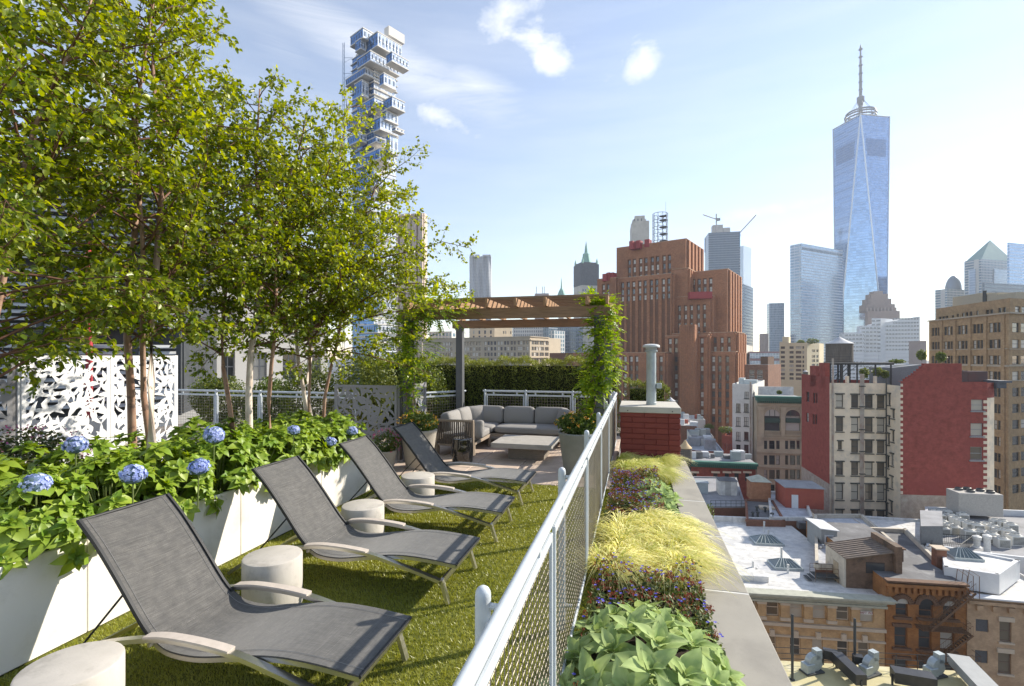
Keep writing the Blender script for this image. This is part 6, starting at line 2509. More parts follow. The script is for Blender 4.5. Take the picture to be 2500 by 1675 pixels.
 for k in range(n):
  z = zb + (zq1 - zb) * k / n
  if k % 2 == 0:
   mb.box(Rf.at(Rf.len - .28, z + .3, .03), (.5, .06, (zq1 - zb) / n), Rf.rz)
 n = 40
 for k in range(n):
  z = zb + (zbase - zb) * k / n
  if k % 2 == 0:
   mb.box(Rf.at(.16, z + .3, .03), (.32, .06, (zbase - zb) / n), Rf.rz)
 mb.build('toothed_quoins', m_whw, t)
 mb = MB()
 for o in (0.0,):
  mb.box(Sf.at(3.5, zq - .4, .5), (8.5, 1.2, .9), Sf.rz)
  mb.box(Sf.at(3.5, zq + .15, .8), (9.0, 1.7, .3), Sf.rz)
 mb.build('street_cornice', mat('cornice_slate', (.10, .11, .13), .7), t)
 # roof and back
 bk = P0 - P1
 Bk = P5 + bk
 mb = MB()
 poly = [P1, P2, P3, P4, P5, Bk, P0]
 mb.add([(p.x, p.y, ztw - .9) for p in poly], [tuple(range(len(poly)))])
 mb.build('roof', m_tar, t)
 mb = MB()
 wall_sheet(mb, Face(Bk, P0), zg, ztw, [], .3)
 mb.build('rear_wall', m_redw, t)
 # parapet teeth, bulkhead on the roof
 mb = MB()
 for x0, x1 in ((1066, 1082), (1172, 1186), (1266, 1280)):
  u0, u1 = F.u(k4x(x0)), F.u(k4x(x1))
  mb.box(F.at((u0 + u1) / 2, ztw + .5, -.2), (u1 - u0, .5, 1.2), F.rz)
 mb.build('parapet_teeth', m_whw, t)
 A = on_line(k4x(1385), P2 + bk * .25, F.d)
 B = on_line(k4x(1600), P2 + bk * .25, F.d)
 mb = MB()
 mb.prism([tuple(p) for p in footprint(A, B, 6)], ztw - 1, [zat(A, k4y(285)), zat(B, k4y(262)), zat(B, k4y(262)), zat(A, k4y(285))])
 mb.build('roof_bulkhead', mat('lead_sheet', (.20, .21, .22), .6), t)
 mb = MB()
 A = on_line(k4x(1890), P4 + bk * .35, Rf.d)
 mb.bbox((A.x + 1.5, A.y, zat(A, k4y(345))), (2.6, 1.8, 1.7), .05)
 mb.build('roof_unit', mat('roof_unit_dark', (.12, .06, .055), .7, (.09, .06, .06), scale=1), t)
 return t, F, ztw, bk
rw, RW_F, RW_Z, RW_BK = red_white()
def water_tank(name, label, px, d, ytop, ycone, ybot, wpx, wood, cone, legs=3.0):
 c = PXY(px, d)
 r_ = wpx / 2 * d / FPX
 z0, z1, z2 = zat(c, ybot), zat(c, ycone), zat(c, ytop)
 t = thing(name, label, 'water tank', (c.x, c.y, z0 - legs))
 mb = MB()
 mb.lathe((c.x, c.y, z0), [(r_ * 1.0, 0), (r_ * .965, z1 - z0)], 28)
 mb.build('tank', wood, t, smooth=40)
 mb = MB()
 nst = 40
 for k in range(nst):
  a = k * 6.283 / nst
  mb.box((c.x + r_ * .995 * math.cos(a), c.y + r_ * .995 * math.sin(a), (z0 + z1) / 2), (.03, r_ * .1, z1 - z0 - .05), a)
 mb.build('staves', wood, t)
 for j in range(7):
  mb = MB()
  q = (j + .5) / 7
  rr2 = r_ * (1.0 - .035 * q) + .03
  zz = z0 + (z1 - z0) * q ** 1.2
  mb.lathe((c.x, c.y, zz), [(rr2, -.025), (rr2 + .02, -.025), (rr2 + .02, .025), (rr2, .025)], 28, close=False)
  mb.build('hoop', f_dark, t)
 mb = MB()
 mb.lathe((c.x, c.y, z1), [(r_ * 1.07, -.05), (r_ * 1.07, .02), (r_ * .5, (z2 - z1) * .52), (.12, z2 - z1), (.001, z2 - z1 + .15)], 20)
 mb.build('cone_roof', cone, t)
 for k in range(6):
  a = k * 6.283 / 6 + .3
  mb = MB()
  p = Vector((c.x + r_ * .8 * math.cos(a), c.y + r_ * .8 * math.sin(a), 0))
  mb.box(p + UP * (z0 - legs / 2), (.22, .22, legs))
  mb.build('leg', f_dark, t)
 mb = MB()
 for k in range(-3, 4):
  mb.box((c.x + k * r_ * .28, c.y, z0 - .12), (.2, r_ * 1.9, .24))
 mb.build('joists', f_dark, t)
 for k in (-1, 1):
  mb = MB()
  mb.tube([(c.x - r_ * .75, c.y + k * r_ * .4, z0 - legs), (c.x + r_ * .75, c.y + k * r_ * .4, z0 - .2)], .06, 4)
  mb.build('brace', f_dark, t)
 return t
m_tankw = mat('weathered_tank_wood', (.20, .175, .15), .9, (.13, .115, .10), scale=3, stretch=(3, 3, .25))
m_tankz = mat('zinc_cone', (.40, .41, .43), .5, (.34, .35, .37), scale=2)
m_tankt = mat('tan_cone', (.50, .37, .21), .8, (.42, .31, .18), scale=2)
water_tank('water_tank', 'large dark wooden roof water tank above the red and cream building', 2049, 87, 823, 839, 884, 57, m_tankw, m_tankz, 4.0)
water_tank('water_tank', 'small wooden water tank with tan cone roof beside the chimney base', kx(852), 62, ky(903), ky(968), ky(1083), 30, m_tankw, m_tankt, 1.6)
water_tank('water_tank', 'distant roof tank with grey cone just behind the chimney cap', kx(715), 130, ky(497), ky(530), ky(600), 22, m_tankw, m_tankz, 2.0)
water_tank('water_tank', 'tiny grey roof tank on the roofs before the yellow apartment block', kx(1975), 150, ky(245), ky(258), ky(305), 11, m_tankw, m_tankz, 2.0)
# tank support frame seen in front of the garden on the cream building's roof
fr_ = thing('tank_frame', 'long steel dunnage frame carrying the large dark water tank', 'frame', tuple(RW_F.at(2, RW_Z)))
for x in (918, 1035, 1140, 1270, 1380):
 q = on_line(k4x(x), RW_F.A + RW_BK * .18, RW_F.d)
 mb = MB()
 mb.box((q.x, q.y, (RW_Z - .9 + zat(q, k4y(262))) / 2), (.2, .2, zat(q, k4y(262)) - RW_Z + .9))
 mb.build('leg', f_dark, fr_)
a, b = on_line(k4x(905), RW_F.A + RW_BK * .18, RW_F.d), on_line(k4x(1400), RW_F.A + RW_BK * .18, RW_F.d)
for y in (252, 258):
 mb = MB()
 mb.tube([(a.x, a.y, zat(a, k4y(y))), (b.x, b.y, zat(b, k4y(y)))], .14, 4)
 mb.build('beam', f_dark, fr_)
mb = MB()
mb.tube([(a.x + 1, a.y, RW_Z - .6), ((a.x + b.x) / 2, (a.y + b.y) / 2, zat(a, k4y(262)))], .05, 4)
mb.build('brace', f_dark, fr_)
m_rgreen = leafmat('roof_garden_leaf', (.07, .12, .02), (.22, .24, .05), trans=.3)
for i, (x, y, w, h, dz, lb) in enumerate(((1190, 320, 60, 70, .2, 'orange flecked bush on the cream building roof below the tank frame'), (1290, 315, 70, 60, .22, 'green bush on the cream building roof between tank frame legs'),
          (1340, 330, 45, 55, .2, 'darker bush at the end of the tank frame'), (1598, 195, 70, 75, .55, 'light green small tree on the roof behind the stepped red gable'),
          (1735, 205, 60, 80, .55, 'dark green conifer shrub on the stepped red gable roof'), (1420, 240, 110, 24, .5, 'low planting strip on the lead covered bulkhead roof'))):
 q = on_line(k4x(x), RW_F.A + RW_BK * dz, RW_F.d)
 s = depth(q) / FPX / 2.904
 shrub('roof_garden_bush', lb, (q.x, q.y, zat(q, k4y(y))), (w / 2 * s, w / 2 * s * .8, h / 2 * s * 1.1), 700, m_rgreen, (.16, .30), group='bushes on the red and cream building roof')
# ------------------------------------------------------------------ brown brick loft building
bB = brickmat('brown_brick', (.42, .285, .15), (.35, .23, .12), (.33, .25, .17), bw=.45, bh=.15, ms=.02, stain=(.24, .17, .105), stain_scale=.12)
m_bsill = mat('brown_stone_band', (.42, .36, .28), .85, (.36, .31, .24), scale=.6)
def brown_loft():
 t = thing('brown_brick_loft', 'big brown brick loft building with grouped windows behind the red wall', 'building', tuple(PXY(2460, 108)) + (GROUND,))
 A = PXY(k6x(572), 131)
 B = PXY(k6x(1235), 106)
 C = PXY(2640, 116)
 dB = (B - A).normalized()
 bk = Vector((-dB.y, dB.x)) * 30
 zt = zat(B, k6y(768))
 F, G = Face(A, B), Face(B, C)
 hs, tr = [], []
 ref = k6x(1120)
 rows = [(845, 925), (985, 1057), (1118, 1192), (1250, 1326), (1386, 1460), (1520, 1596), (1654, 1730), (1790, 1864), (1924, 1998), (2058, 2132), (2192, 2266)]
 for gi, (a, b) in enumerate(((592, 666), (695, 776), (808, 900), (934, 1030), (1068, 1176))):
  w = (b - a) / 3
  for k in range(3):
   for c, d in rows:
    hs.append(F.rect(k6x(a + w * k + 1.5), k6x(a + w * (k + 1) - 1.5), k6y(c), k6y(d), ref))
 hs = [h for h in hs if h[3] < zt - .4]
 hg = G.grid([(k6x(a), k6x(b)) for a, b in ((1266, 1326), (1338, 1396), (1440, 1500), (1512, 1570))], [(k6y(c), k6y(d)) for c, d in rows], k6x(1290))
 hg = [h for h in hg if h[3] < zt - .4]
 D, E_ = C + bk, A + bk
 cnt = [0]
 block(t, [A, B, C, D, E_], GROUND, zt, bB, {0: hs, 1: hg}, (f_dark, g_dark), m_tar, .3, 0, 'sash', cnt)
 mb = MB()
 for F_ in (F, G):
  for c, d in rows[1:4]:
   z = F_.z(ref, k6y(d)) - .15
   mb.box(F_.at(F_.len / 2, z, .06), (F_.len - .4, .22, .18), F_.rz)
  mb.box(F_.at(F_.len / 2, zt + .15, .12), (F_.len + .2, .5, .35), F_.rz)
  mb.box(F_.at(F_.len / 2, F_.z(ref, k6y(1205)), .10), (F_.len, .3, .3), F_.rz)
 mb.build('stone_bands', m_bsill, t)
 mb = MB()
 for x in (680, 792, 917, 1048, 1195):
  u = F.u(k6x(x))
  mb.box(F.at(u, (GROUND + zt) / 2, .1), (.9, .4, zt - GROUND - .6), F.rz)
 mb.build('brick_piers', bB, t)
 # upper set-back storey
 z2 = zat(B, k6y(636))
 A2 = on_line(k6x(632), A + bk * .06, dB)
 B2 = on_line(k6x(1245), B + bk * .03, dB)
 C2 = C + bk * .03
 F2, G2 = Face(A2, B2), Face(B2, C2)
 h2 = [F2.rect(k6x(a), k6x(b), k6y(c), k6y(d)) for a, b, c, d in ((652, 676, 795, 838), (680, 704, 793, 836), (708, 732, 790, 834), (762, 780, 782, 828), (802, 820, 770, 832), (846, 868, 762, 828), (876, 898, 758, 826), (908, 932, 752, 820), (964, 984, 746, 814), (1044, 1072, 738, 782), (1078, 1106, 734, 780), (1146, 1176, 722, 770), (1184, 1212, 716, 766))]
 hg2 = G2.grid([(k6x(a), k6x(b)) for a, b in ((1290, 1334), (1344, 1390))], [(k6y(708), k6y(760))], k6x(1300))
 block(t, [A2, B2, C2, D, E_], zt - .3, z2, bB, {0: h2, 1: hg2}, (f_dark, g_dark), m_tar, .3, 0, 'sash', cnt, name='set_back_storey')
 # penthouse bulkheads
 for x0, x1, y0, y1, f in ((770, 1010, 596, 700, .25), (1010, 1135, 596, 690, .2), (1135, 1300, 590, 660, .2)):
  a = on_line(k6x(x0), A + bk * f, dB)
  b = on_line(k6x(x1), A + bk * f, dB)
  mb = MB()
  mb.prism([tuple(p) for p in footprint(a, b, 5)], z2 - 2, zat(b, k6y(y0)))
  mb.build('roof_bulkhead', mat('stucco_tan', (.50, .43, .32), .85), t)
 a = on_line(k6x(1020), A + bk * .195, dB)
 b = on_line(k6x(1050), A + bk * .195, dB)
 mb = MB()
 mb.box(((a.x + b.x) / 2, (a.y + b.y) / 2, zat(a, k6y(632))), ((b - a).length, .1, 3), math.atan2(dB.y, dB.x))
 mb.build('roof_door', f_dark, t)
brown_loft()
# ------------------------------------------------------------------ beige arcaded building and white-painted neighbour
m_bei = mat('sandstone', (.46, .375, .265), .85, (.40, .32, .225), scale=.4, stain=(.27, .235, .185), stain_scale=.25)
m_gcor = mat('green_cornice_paint', (.05, .16, .12), .6, (.04, .13, .10), scale=1)
def arcade():
 A, B = PXY(kx(1520), 124), PXY(kx(1990), 121)
 t = thing('arcaded_beige_building', 'beige stone building with two tall arched bays and green cornice', 'building', (A.x, A.y, GROUND))
 F = Face(A, B)
 zt = zat(A, ky(500))
 hs = []
 for a, b in ((1588, 1740), (1785, 1928)):
  hs.append(F.rect(kx(a + 4), kx(b - 4), ky(660), ky(812)))
  w = b - a
  for c, d in ((902, 982), (1040, 1128), (1175, 1262), (1312, 1390), (1440, 1520)):
   for p, q in ((0, .20), (.32, .66), (.75, .97)):
    hs.append(F.rect(kx(a + w * p), kx(a + w * q), ky(c), ky(d)))
 block(t, footprint(A, B, 26), GROUND, zt, m_bei, {0: hs}, (f_green, g_dark), m_roofgrey, .35)
 # arch heads: dark round-headed glazing set in, framed by stone voussoirs
 for a, b in ((1592, 1736), (1789, 1924)):
  ua, ub = F.u(kx(a)), F.u(kx(b))
  c, r_ = (ua + ub) / 2, (ub - ua) / 2
  zc = F.z(kx((a + b) / 2), ky(672))
  mb = MB()
  n = 14
  vs = [F.at(c + r_ * math.cos(math.pi * k / n), zc + r_ * .95 * math.sin(math.pi * k / n), .03) for k in range(n + 1)]
  mb.add(vs, [tuple(range(n + 1))])
  ar = mb.build('arched_glazing', g_dark, t)
  mb = MB()
  for k in range(13):
   a0 = math.pi * (k + .5) / 13
   Mx = Matrix.Rotation(F.rz, 3, 'Z') @ Matrix.Rotation(-a0, 3, 'Y')
   mb.box(F.at(c + (r_ + .3) * math.cos(a0), zc + (r_ * .95 + .3) * math.sin(a0), .12), (.6, .34, r_ * .22), M=Mx)
  mb.build('voussoirs', m_bei, t)
  mb = MB()
  for s in (-.33, .33):
   mb.box(F.at(c + s * r_ * 1.0, zc + r_ * .38, .06), (.12, .08, r_ * .9), F.rz)
  mb.box(F.at(c, F.z(kx((a + b) / 2), ky(712)), .05), (2 * r_, .2, 1.1), F.rz)
  mb.build('green_transom', f_green, t)
  mb = MB()
  zz = F.z(kx((a + b) / 2), ky(832))
  mb.box(F.at(c, zz + .55, .25), (2 * r_ + .6, .3, .16), F.rz)
  mb.box(F.at(c, zz - .5, .25), (2 * r_ + .6, .35, .2), F.rz)
  for k in range(14):
   mb.box(F.at(c - r_ + 2 * r_ * (k + .5) / 14, zz, .25), (.14, .14, .9), F.rz)
  mb.build('balustrade', m_bei, t)
 mb = MB()
 for a, b in ((1536, 1584), (1744, 1782), (1932, 1968)):
  ua, ub = F.u(kx(a)), F.u(kx(b))
  z0, z1 = F.z(kx(a), ky(860)), F.z(kx(a), ky(585))
  mb.box(F.at((ua + ub) / 2, (z0 + z1) / 2, .12), (ub - ua, .5, z1 - z0), F.rz)
  mb.box(F.at((ua + ub) / 2, z1 - .4, .22), (ub - ua + .4, .7, .8), F.rz)
 mb.build('pilasters', m_bei, t)
 mb = MB()
 for y in (872, 1012, 1150, 565):
  mb.box(F.at(F.len / 2, F.z(kx(1700), ky(y)), .15), (F.len, .4, .35), F.rz)
 mb.build('string_course', m_bei, t)
 mb = MB()
 mb.box(F.at(F.len / 2, zt - .35, .5), (F.len + .6, 1.4, .7), F.rz)
 mb.box(F.at(F.len / 2, zt + .25, .8), (F.len + 1.0, 2.0, .5), F.rz)
 for k in range(26):
  mb.box(F.at(F.len * (k + .5) / 26, zt - .95, .3), (.28, .7, .55), F.rz)
 mb.build('cornice', m_gcor, t)
 # low wall with planters on the roof
 mb = MB()
 mb.box(F.at(F.len / 2, zt + 1.4, -6), (F.len - 3, .4, 2.2), F.rz)
 mb.build('roof_parapet', m_roofwhite, t)
arcade()
m_wbr = mat('white_painted_brick', (.66, .64, .59), .85, (.60, .58, .53), scale=.7, stain=(.50, .48, .43), stain_scale=.4)
def white_side():
 A, B = PXY(kx(1292), 130), PXY(kx(1480), 127.5)
 C = PXY(kx(1530), 133)
 t = thing('white_side_building', 'white painted brick building with segment arched windows beside the beige one', 'building', (A.x, A.y, GROUND))
 F = Face(A, B)
 hs = [F.rect(kx(a), kx(b), ky(c), ky(d)) for a, b in ((1328, 1368), (1402, 1444)) for c, d in ((555, 636), (682, 766), (820, 900), (940, 1028))] + [F.rect(kx(1406), kx(1446), ky(446), ky(508))]
 G = Face(B, C)
 hg = [G.rect(kx(1487), kx(1503), ky(c), ky(d)) for c, d in ((450, 520), (558, 640), (690, 768), (826, 905), (946, 1030))]
 bk = Vector((-F.d.y, F.d.x)) * 22
 zt = zat(B, ky(376))
 block(t, [A, B, C, C + bk, A + bk], GROUND, zt, m_wbr, {0: hs, 1: hg}, (f_dark, g_dark), m_roofwhite, .3, .4, 'cross')
 mb = MB()
 for a, b, c, d in hs:
  mb.box(F.at((a + c) / 2, b - .1, .06), (c - a + .3, .2, .18), F.rz)
 mb.build('sills', m_lint, t)
 for x in (1458, 1466):
  mb = MB()
  u = F.u(kx(x))
  mb.tube([F.at(u, -30, .12), F.at(u, zt + .6, .12)], .10, 5)
  mb.build('riser_pipe', m_pipe, t)
 for x0, x1, y0 in ((1350, 1400, 318), (1395, 1520, 335)):
  a, b = on_line(kx(x0), A + bk * .25, F.d), on_line(kx(x1), A + bk * .25, F.d)
  mb = MB()
  mb.prism([tuple(p) for p in footprint(a, b, 4)], zt - 1, zat(a, ky(y0)))
  mb.build('roof_unit', m_galv, t)
white_side()
# ------------------------------------------------------------------ row across the side street: tan cornice house, brown arched house, tan house
bT = brickmat('tan_brick', (.56, .355, .165), (.48, .295, .14), (.42, .31, .2), bw=.22, bh=.075, ms=.012, stain=(.36, .24, .135), stain_scale=.5)
bR = brickmat('rust_brick', (.38, .165, .055), (.30, .125, .045), (.24, .13, .06), bw=.22, bh=.075, ms=.012, stain=(.16, .075, .035), stain_scale=.45)
bT2 = brickmat('pale_tan_brick', (.48, .32, .20), (.41, .27, .165), (.42, .32, .22), bw=.22, bh=.075, ms=.012, stain=(.33, .22, .14), stain_scale=.5)
m_corn = mat('cornice_grey_green', (.42, .42, .34), .7, (.36, .36, .29), scale=2, stain=(.28, .28, .23), stain_scale=1)
m_stone = mat('trim_stone', (.52, .43, .33), .8, (.46, .38, .29), scale=2)
m_rust = mat('rusty_iron', (.17, .095, .05), .8, (.11, .065, .04), scale=4)
m_bstone = mat('brownstone', (.16, .09, .055), .85, (.12, .07, .045), scale=3)
def tan_house():
 A, B = PXY(1770, 48.9), PXY(k5x(1347), 47.0)
 t = thing('tan_cornice_house', 'tan brick house with dentilled cornice and white flat roof', 'building', (A.x, A.y, GROUND))
 F = Face(A, B)
 zc1 = F.z(k5x(900), k5y(722))          # top of cornice
 zc0 = F.z(k5x(900), k5y(800))
 cols1 = [(210, 262), (330, 425), (500, 590), (667, 757), (832, 924), (1000, 1092), (1170, 1266)]
 sl = .066
 hs1 = [F.rect(k5x(a), k5x(b), k5y(768 + sl * (a - 500)), k5y(888 + sl * (a - 500))) for a, b in cols1]
 cols2 = [(350, 420), (502, 572), (668, 746), (828, 904), (1006, 1088), (1156, 1238)]
 hs2 = [F.rect(k5x(a), k5x(b), k5y(1026 + sl * (a - 500)), k5y(1160 + sl * (a - 500))) for a, b in cols2]
 hs3 = [(a, b - 4.6, c, d - 4.6) for a, b, c, d in hs2]
 zr = zc1 - .3
 dep = 21.5
 fp = footprint(A, B, dep)
 block(t, fp, GROUND, zr, bT, {0: hs1 + hs2 + hs3}, (m_stone, g_room), m_roofwhite, .22, 0, 'sash')
 mb = MB()
 L_ = F.len
 mb.box(F.at(L_ / 2, zc0 + .10, .12), (L_ + .1, .5, .22), F.rz)
 mb.box(F.at(L_ / 2, zc0 + .42, .08), (L_, .36, .42), F.rz)
 mb.box(F.at(L_ / 2, zc1 - .24, .42), (L_ + .7, 1.0, .22), F.rz)
 mb.box(F.at(L_ / 2, zc1 - .05, .52), (L_ + .9, 1.2, .16), F.rz)
 mb.build('cornice', m_corn, t)
 mb = MB()
 n = 74
 for k in range(n):
  mb.box(F.at(L_ * (k + .5) / n, zc1 - .50, .34), (L_ / n * .5, .28, .26), F.rz)
 mb.build('dentils', m_corn, t)
 for (a0, b0), (a1, b1) in zip(cols1[:-1], cols1[1:]):
  ua, ub = F.u(k5x(b0 + 8)), F.u(k5x(a1 - 8))
  zt_, zb_ = zc0 - .05, F.z(k5x(a1), k5y(905 + sl * (a1 - 500)))
  mb = MB()
  mb.box(F.at((ua + ub) / 2, (zt_ + zb_) / 2, .08), (ub - ua, .26, zt_ - zb_), F.rz)
  mb.build('pilaster', bT, t)
  mb = MB()
  mb.box(F.at((ua + ub) / 2, zt_ - .12, .12), (ub - ua + .12, .36, .22), F.rz)
  mb.box(F.at((ua + ub) / 2, zb_ + .12, .12), (ub - ua + .12, .36, .3), F.rz)
  mb.build('pilaster_stone', m_stone, t)
 mb = MB()
 z = F.z(k5x(900), k5y(935 + sl * 400))
 mb.box(F.at(L_ / 2, z, .1), (L_, .36, .3), F.rz)
 mb.box(F.at(L_ / 2, z - 1.15, .06), (L_, .28, .16), F.rz)
 mb.build('string_course', m_stone, t)
 for (a, b, c, d) in hs2:
  mb = MB()
  mb.box(F.at((a + c) / 2, d + .32, .1), (.42, .32, .62), F.rz)
  mb.build('keystone', m_stone, t)
 # lettered strip across the middle of the end window
 a, b, c, d = hs1[6]
 mb = MB()
 mb.box(F.at((a + c) / 2, (b + d) / 2 + .02, -.10), (c - a - .04, .03, .30), F.rz)
 sg = mb.build('warning_strip', mat('sign_white', (.72, .70, .66), .6), t)
 cu = bpy.data.curves.new('lettering', 'FONT')
 cu.body = 'SHAFT WAY'
 cu.size = .30
 cu.align_x = cu.align_y = 'CENTER'
 cu.extrude = .004
 cu.materials.append(mat('sign_red', (.30, .03, .03), .6))
 tmp = bpy.data.objects.new('lettering', cu)
 COL.objects.link(tmp)
 me = bpy.data.meshes.new_from_object(tmp)
 bpy.data.objects.remove(tmp)
 me.materials.clear()
 me.materials.append(MATS['sign_red'])
 tx = bpy.data.objects.new('lettering', me)
 COL.objects.link(tx)
 tx.parent = sg
 tx.location = F.at((a + c) / 2, (b + d) / 2 + .02, -.078) - W[sg.name]
 tx.rotation_euler = (math.pi / 2, 0, F.rz)
 # roof-edge kerb and party walls
 mb = MB()
 G = Face(fp[1], fp[2])
 mb.box(F.at(L_ / 2, zr + .12, -.25), (L_, .5, .24), F.rz)
 Rr = Face(fp[2], fp[3])
 mb.box(Rr.at(L_ / 2, zr + .35, -.2), (L_, .4, .7), Rr.rz)
 mb.build('parapet_wall', m_roofwhite, t)
 return t, F, zr, fp
th, TF, TZ, TFP = tan_house()
def roof_pt(x, y, z):
 """photo position (crop coords) on a horizontal roof at height z"""
 px, py = k5x(x), k5y(y)
 d = (EYE.z - z) * FPX / (py - 870)
 p = P(px, py, d)
 return Vector((p.x, p.y, z))
m_sky = glassmat('skylight_glass', (.06, .09, .095), (.09, .12, .125), rough=.12)
def skylight(label, x, y, w, h, hz, z=None, rz=TF.rz):
 c = roof_pt(x, y, TZ if z is None else z)
 t = thing('roof_skylight', label, 'skylight', tuple(c), 'glass skylights on the flat roofs')
 M = Matrix.Rotation(rz, 3, 'Z')
 mb = MB()
 mb.box(c + UP * .12, (w, h, .28), rz)
 mb.build('kerb', m_galv, t)
 q = [c + M @ Vector((sx * w * .46, sy * h * .46, .262)) for sx, sy in ((-1, -1), (1, -1), (1, 1), (-1, 1))]
 r0, r1 = c + M @ Vector((-w * .16, 0, hz)), c + M @ Vector((w * .16, 0, hz))
 mb = MB()
 mb.add(q + [r0, r1], [(0, 1, 5, 4), (1, 2, 5), (2, 3, 4, 5), (3, 0, 4)])
 mb.build('glazing', m_sky, t)
 for k in range(7):
  f = k / 6
  a = q[0] + (q[1] - q[0]) * f
  b = r0 + (r1 - r0) * f
  a2 = q[3] + (q[2] - q[3]) * f
  for u_ in (a, a2):
   mb = MB()
   mb.tube([u_ + UP * .02, b + UP * .02], .025, 4)
   mb.build('glazing_bar', m_galv, t)
 return t
skylight('glass skylight on the white roof close to its rear parapet', 500, 362, 3.4, 2.4, .95)
skylight('glass skylight on the sunlit part of the white roof', 632, 535, 3.0, 2.2, .9)
m_vent = mat('vent_white', (.62, .62, .60), .6, (.5, .5, .48), scale=4)
for i, (x, y, h, lb) in enumerate(((515, 330, .9, 'short vent pipe behind the rear skylight'), (655, 582, .8, 'stubby vent pipe beside the sunlit skylight'), (608, 500, 1.5, 'tall white vent pipe before the sunlit skylight'),
        (430, 590, .6, 'stub vent on the low white roof box'), (405, 540, .55, 'stub vent beside the low white roof box'), (485, 290, 1.3, 'thin vent pipe at the rear parapet of the white roof'),
        (888, 462, 1.0, 'white pipe at the foot of the grey stair shed'), (905, 458, 1.2, 'second white pipe at the foot of the grey stair shed'))):
 c = roof_pt(x, y, TZ)
 mb = MB()
 mb.lathe((0, 0, 0), [(.16, 0), (.12, .05), (.11, .1), (.11, h), (.13, h), (.13, h + .1), (.02, h + .13)], 12)
 o = mb.build('vent_pipe', m_vent, smooth=40)
 o.location = c
 tag(o, lb, 'vent', 'vent pipes on the white roof')
# low white box
c = roof_pt(395, 620, TZ)
mb = MB()
mb.bbox((0, 0, .3), (2.8, 1.7, .6), .03, TF.rz)
o = mb.build('roof_box', m_roofwhite)
o.location = c
tag(o, 'low white box on the white roof near its cornice', 'roof box')
mb = MB()
mb.bbox((0, 0, .55), (1.0, .8, .9), .03, TF.rz)
for k in range(7):
 mb.box((0, -.43, .2 + k * .11), (.9, .03, .05), TF.rz)
o = mb.build('condenser', mat('condenser_dark', (.12, .12, .125), .6))
o.location = roof_pt(752, 268, TZ)
tag(o, 'dark air conditioning condenser at the rear parapet of the white roof', 'condenser')
def shed(name, label, pf, w, dep, h0, h1, wallm, roofm, rz, door=None, ribs=0, win=None, z=None):
 """stair bulkhead: front-left base corner pf, sloping roof from h0 (left) to h1 (right)"""
 t = thing(name, label, 'bulkhead', tuple(pf))
 M = Matrix.Rotation(rz, 3, 'Z')
 loc = lambda x, y, zz: pf + M @ Vector((x, y, zz))
 mb = MB()
 pts = [loc(0, 0, 0), loc(w, 0, 0), loc(w, dep, 0), loc(0, dep, 0)]
 mb.prism([(p.x, p.y) for p in pts], pf.z, [pf.z + h0, pf.z + h1, pf.z + h1, pf.z + h0])
 mb.build('walls', wallm, t)
 mb = MB()
 e = .18
 q = [loc(-e, -e, h0 + .02), loc(w + e, -e, h1 + .02), loc(w + e, dep + e, h1 + .02), loc(-e, dep + e, h0 + .02)]
 mb.add(q + [p + UP * .1 for p in q], [(3, 2, 1, 0), (4, 5, 6, 7), (0, 1, 5, 4), (1, 2, 6, 5), (2, 3, 7, 6), (3, 0, 4, 7)])
 mb.build('roof', roofm, t)
 for k in range(ribs):
  f = (k + .5) / ribs
  mb = MB()
  a, b = loc(-e, -e + (dep + 2 * e) * f, h0 + .15), loc(w + e, -e + (dep + 2 * e) * f, h1 + .15)
  mb.tube([a, b], .05, 4)
  mb.build('roof_rib', roofm, t)
 if door:
  x0, x1, zh, dm = door
  mb = MB()
  mb.box(loc((x0 + x1) / 2, -.03, zh / 2), (x1 - x0, .08, zh), rz)
  d = mb.build('door', dm, t)
  mb = MB()
  mb.box(loc((x0 + x1) / 2, -.08, zh * .7), ((x1 - x0) * .7, .04, zh * .4), rz)
  mb.build('door_glass', g_dark, d)
 if win:
  x0, x1, z0, z1 = win
  mb = MB()
  mb.box(loc((x0 + x1) / 2, -.02, (z0 + z1) / 2), (x1 - x0, .06, z1 - z0), rz)
  mb.build('window', g_dark, t)
 return t, loc
m_shedg = mat('shed_grey_metal', (.30, .31, .31), .6, (.26, .27, .27), scale=2)
m_whitemetal = mat('white_sheet_metal', (.62, .63, .64), .45, (.56, .57, .58), scale=1.5)
m_beigew = mat('beige_stucco', (.52, .47, .38), .85, (.45, .40, .33), scale=2, stain=(.33, .29, .24), stain_scale=1.2)
bsoot = brickmat('sooty_brick', (.20, .12, .075), (.15, .09, .06), (.16, .12, .09), stain=(.06, .045, .035), stain_scale=.9)
shed('stair_shed', 'grey stair shed with white metal roof on the white roof', roof_pt(893, 430, TZ), 1.75, 3.6, 2.7, 2.5, m_shedg, m_whitemetal, TF.rz, door=(.35, 1.35, 2.0, m_whitemetal))
sh, loc = shed('brick_bulkhead', 'sooty brick bulkhead with ribbed metal roof beside the white roof', roof_pt(1072, 688, TZ) , 4.9, 3.8, 2.9, 3.9, bsoot, mat('ribbed_rust_roof', (.22, .17, .13), .6, (.14, .11, .09), scale=2), TF.rz, ribs=9, win=(1.8, 3.5, 1.6, 2.7))
mb = MB()
mb.box(loc(4.55, 1.6, 2.3), (.55, 4.2, 4.4), TF.rz)
mb.build('chimney_wall', bsoot, sh)
mb = MB()
mb.box(loc(-.1, 1.9, 1.45), (.16, 3.75, 2.95), TF.rz)
mb.build('stucco_side', m_beigew, sh)
mb = MB()
mb.box(loc(-.2, 1.6, 1.0), (.08, .9, 2.0), TF.rz)
mb.build('side_door', mat('pale_door', (.42, .33, .22), .7), sh)
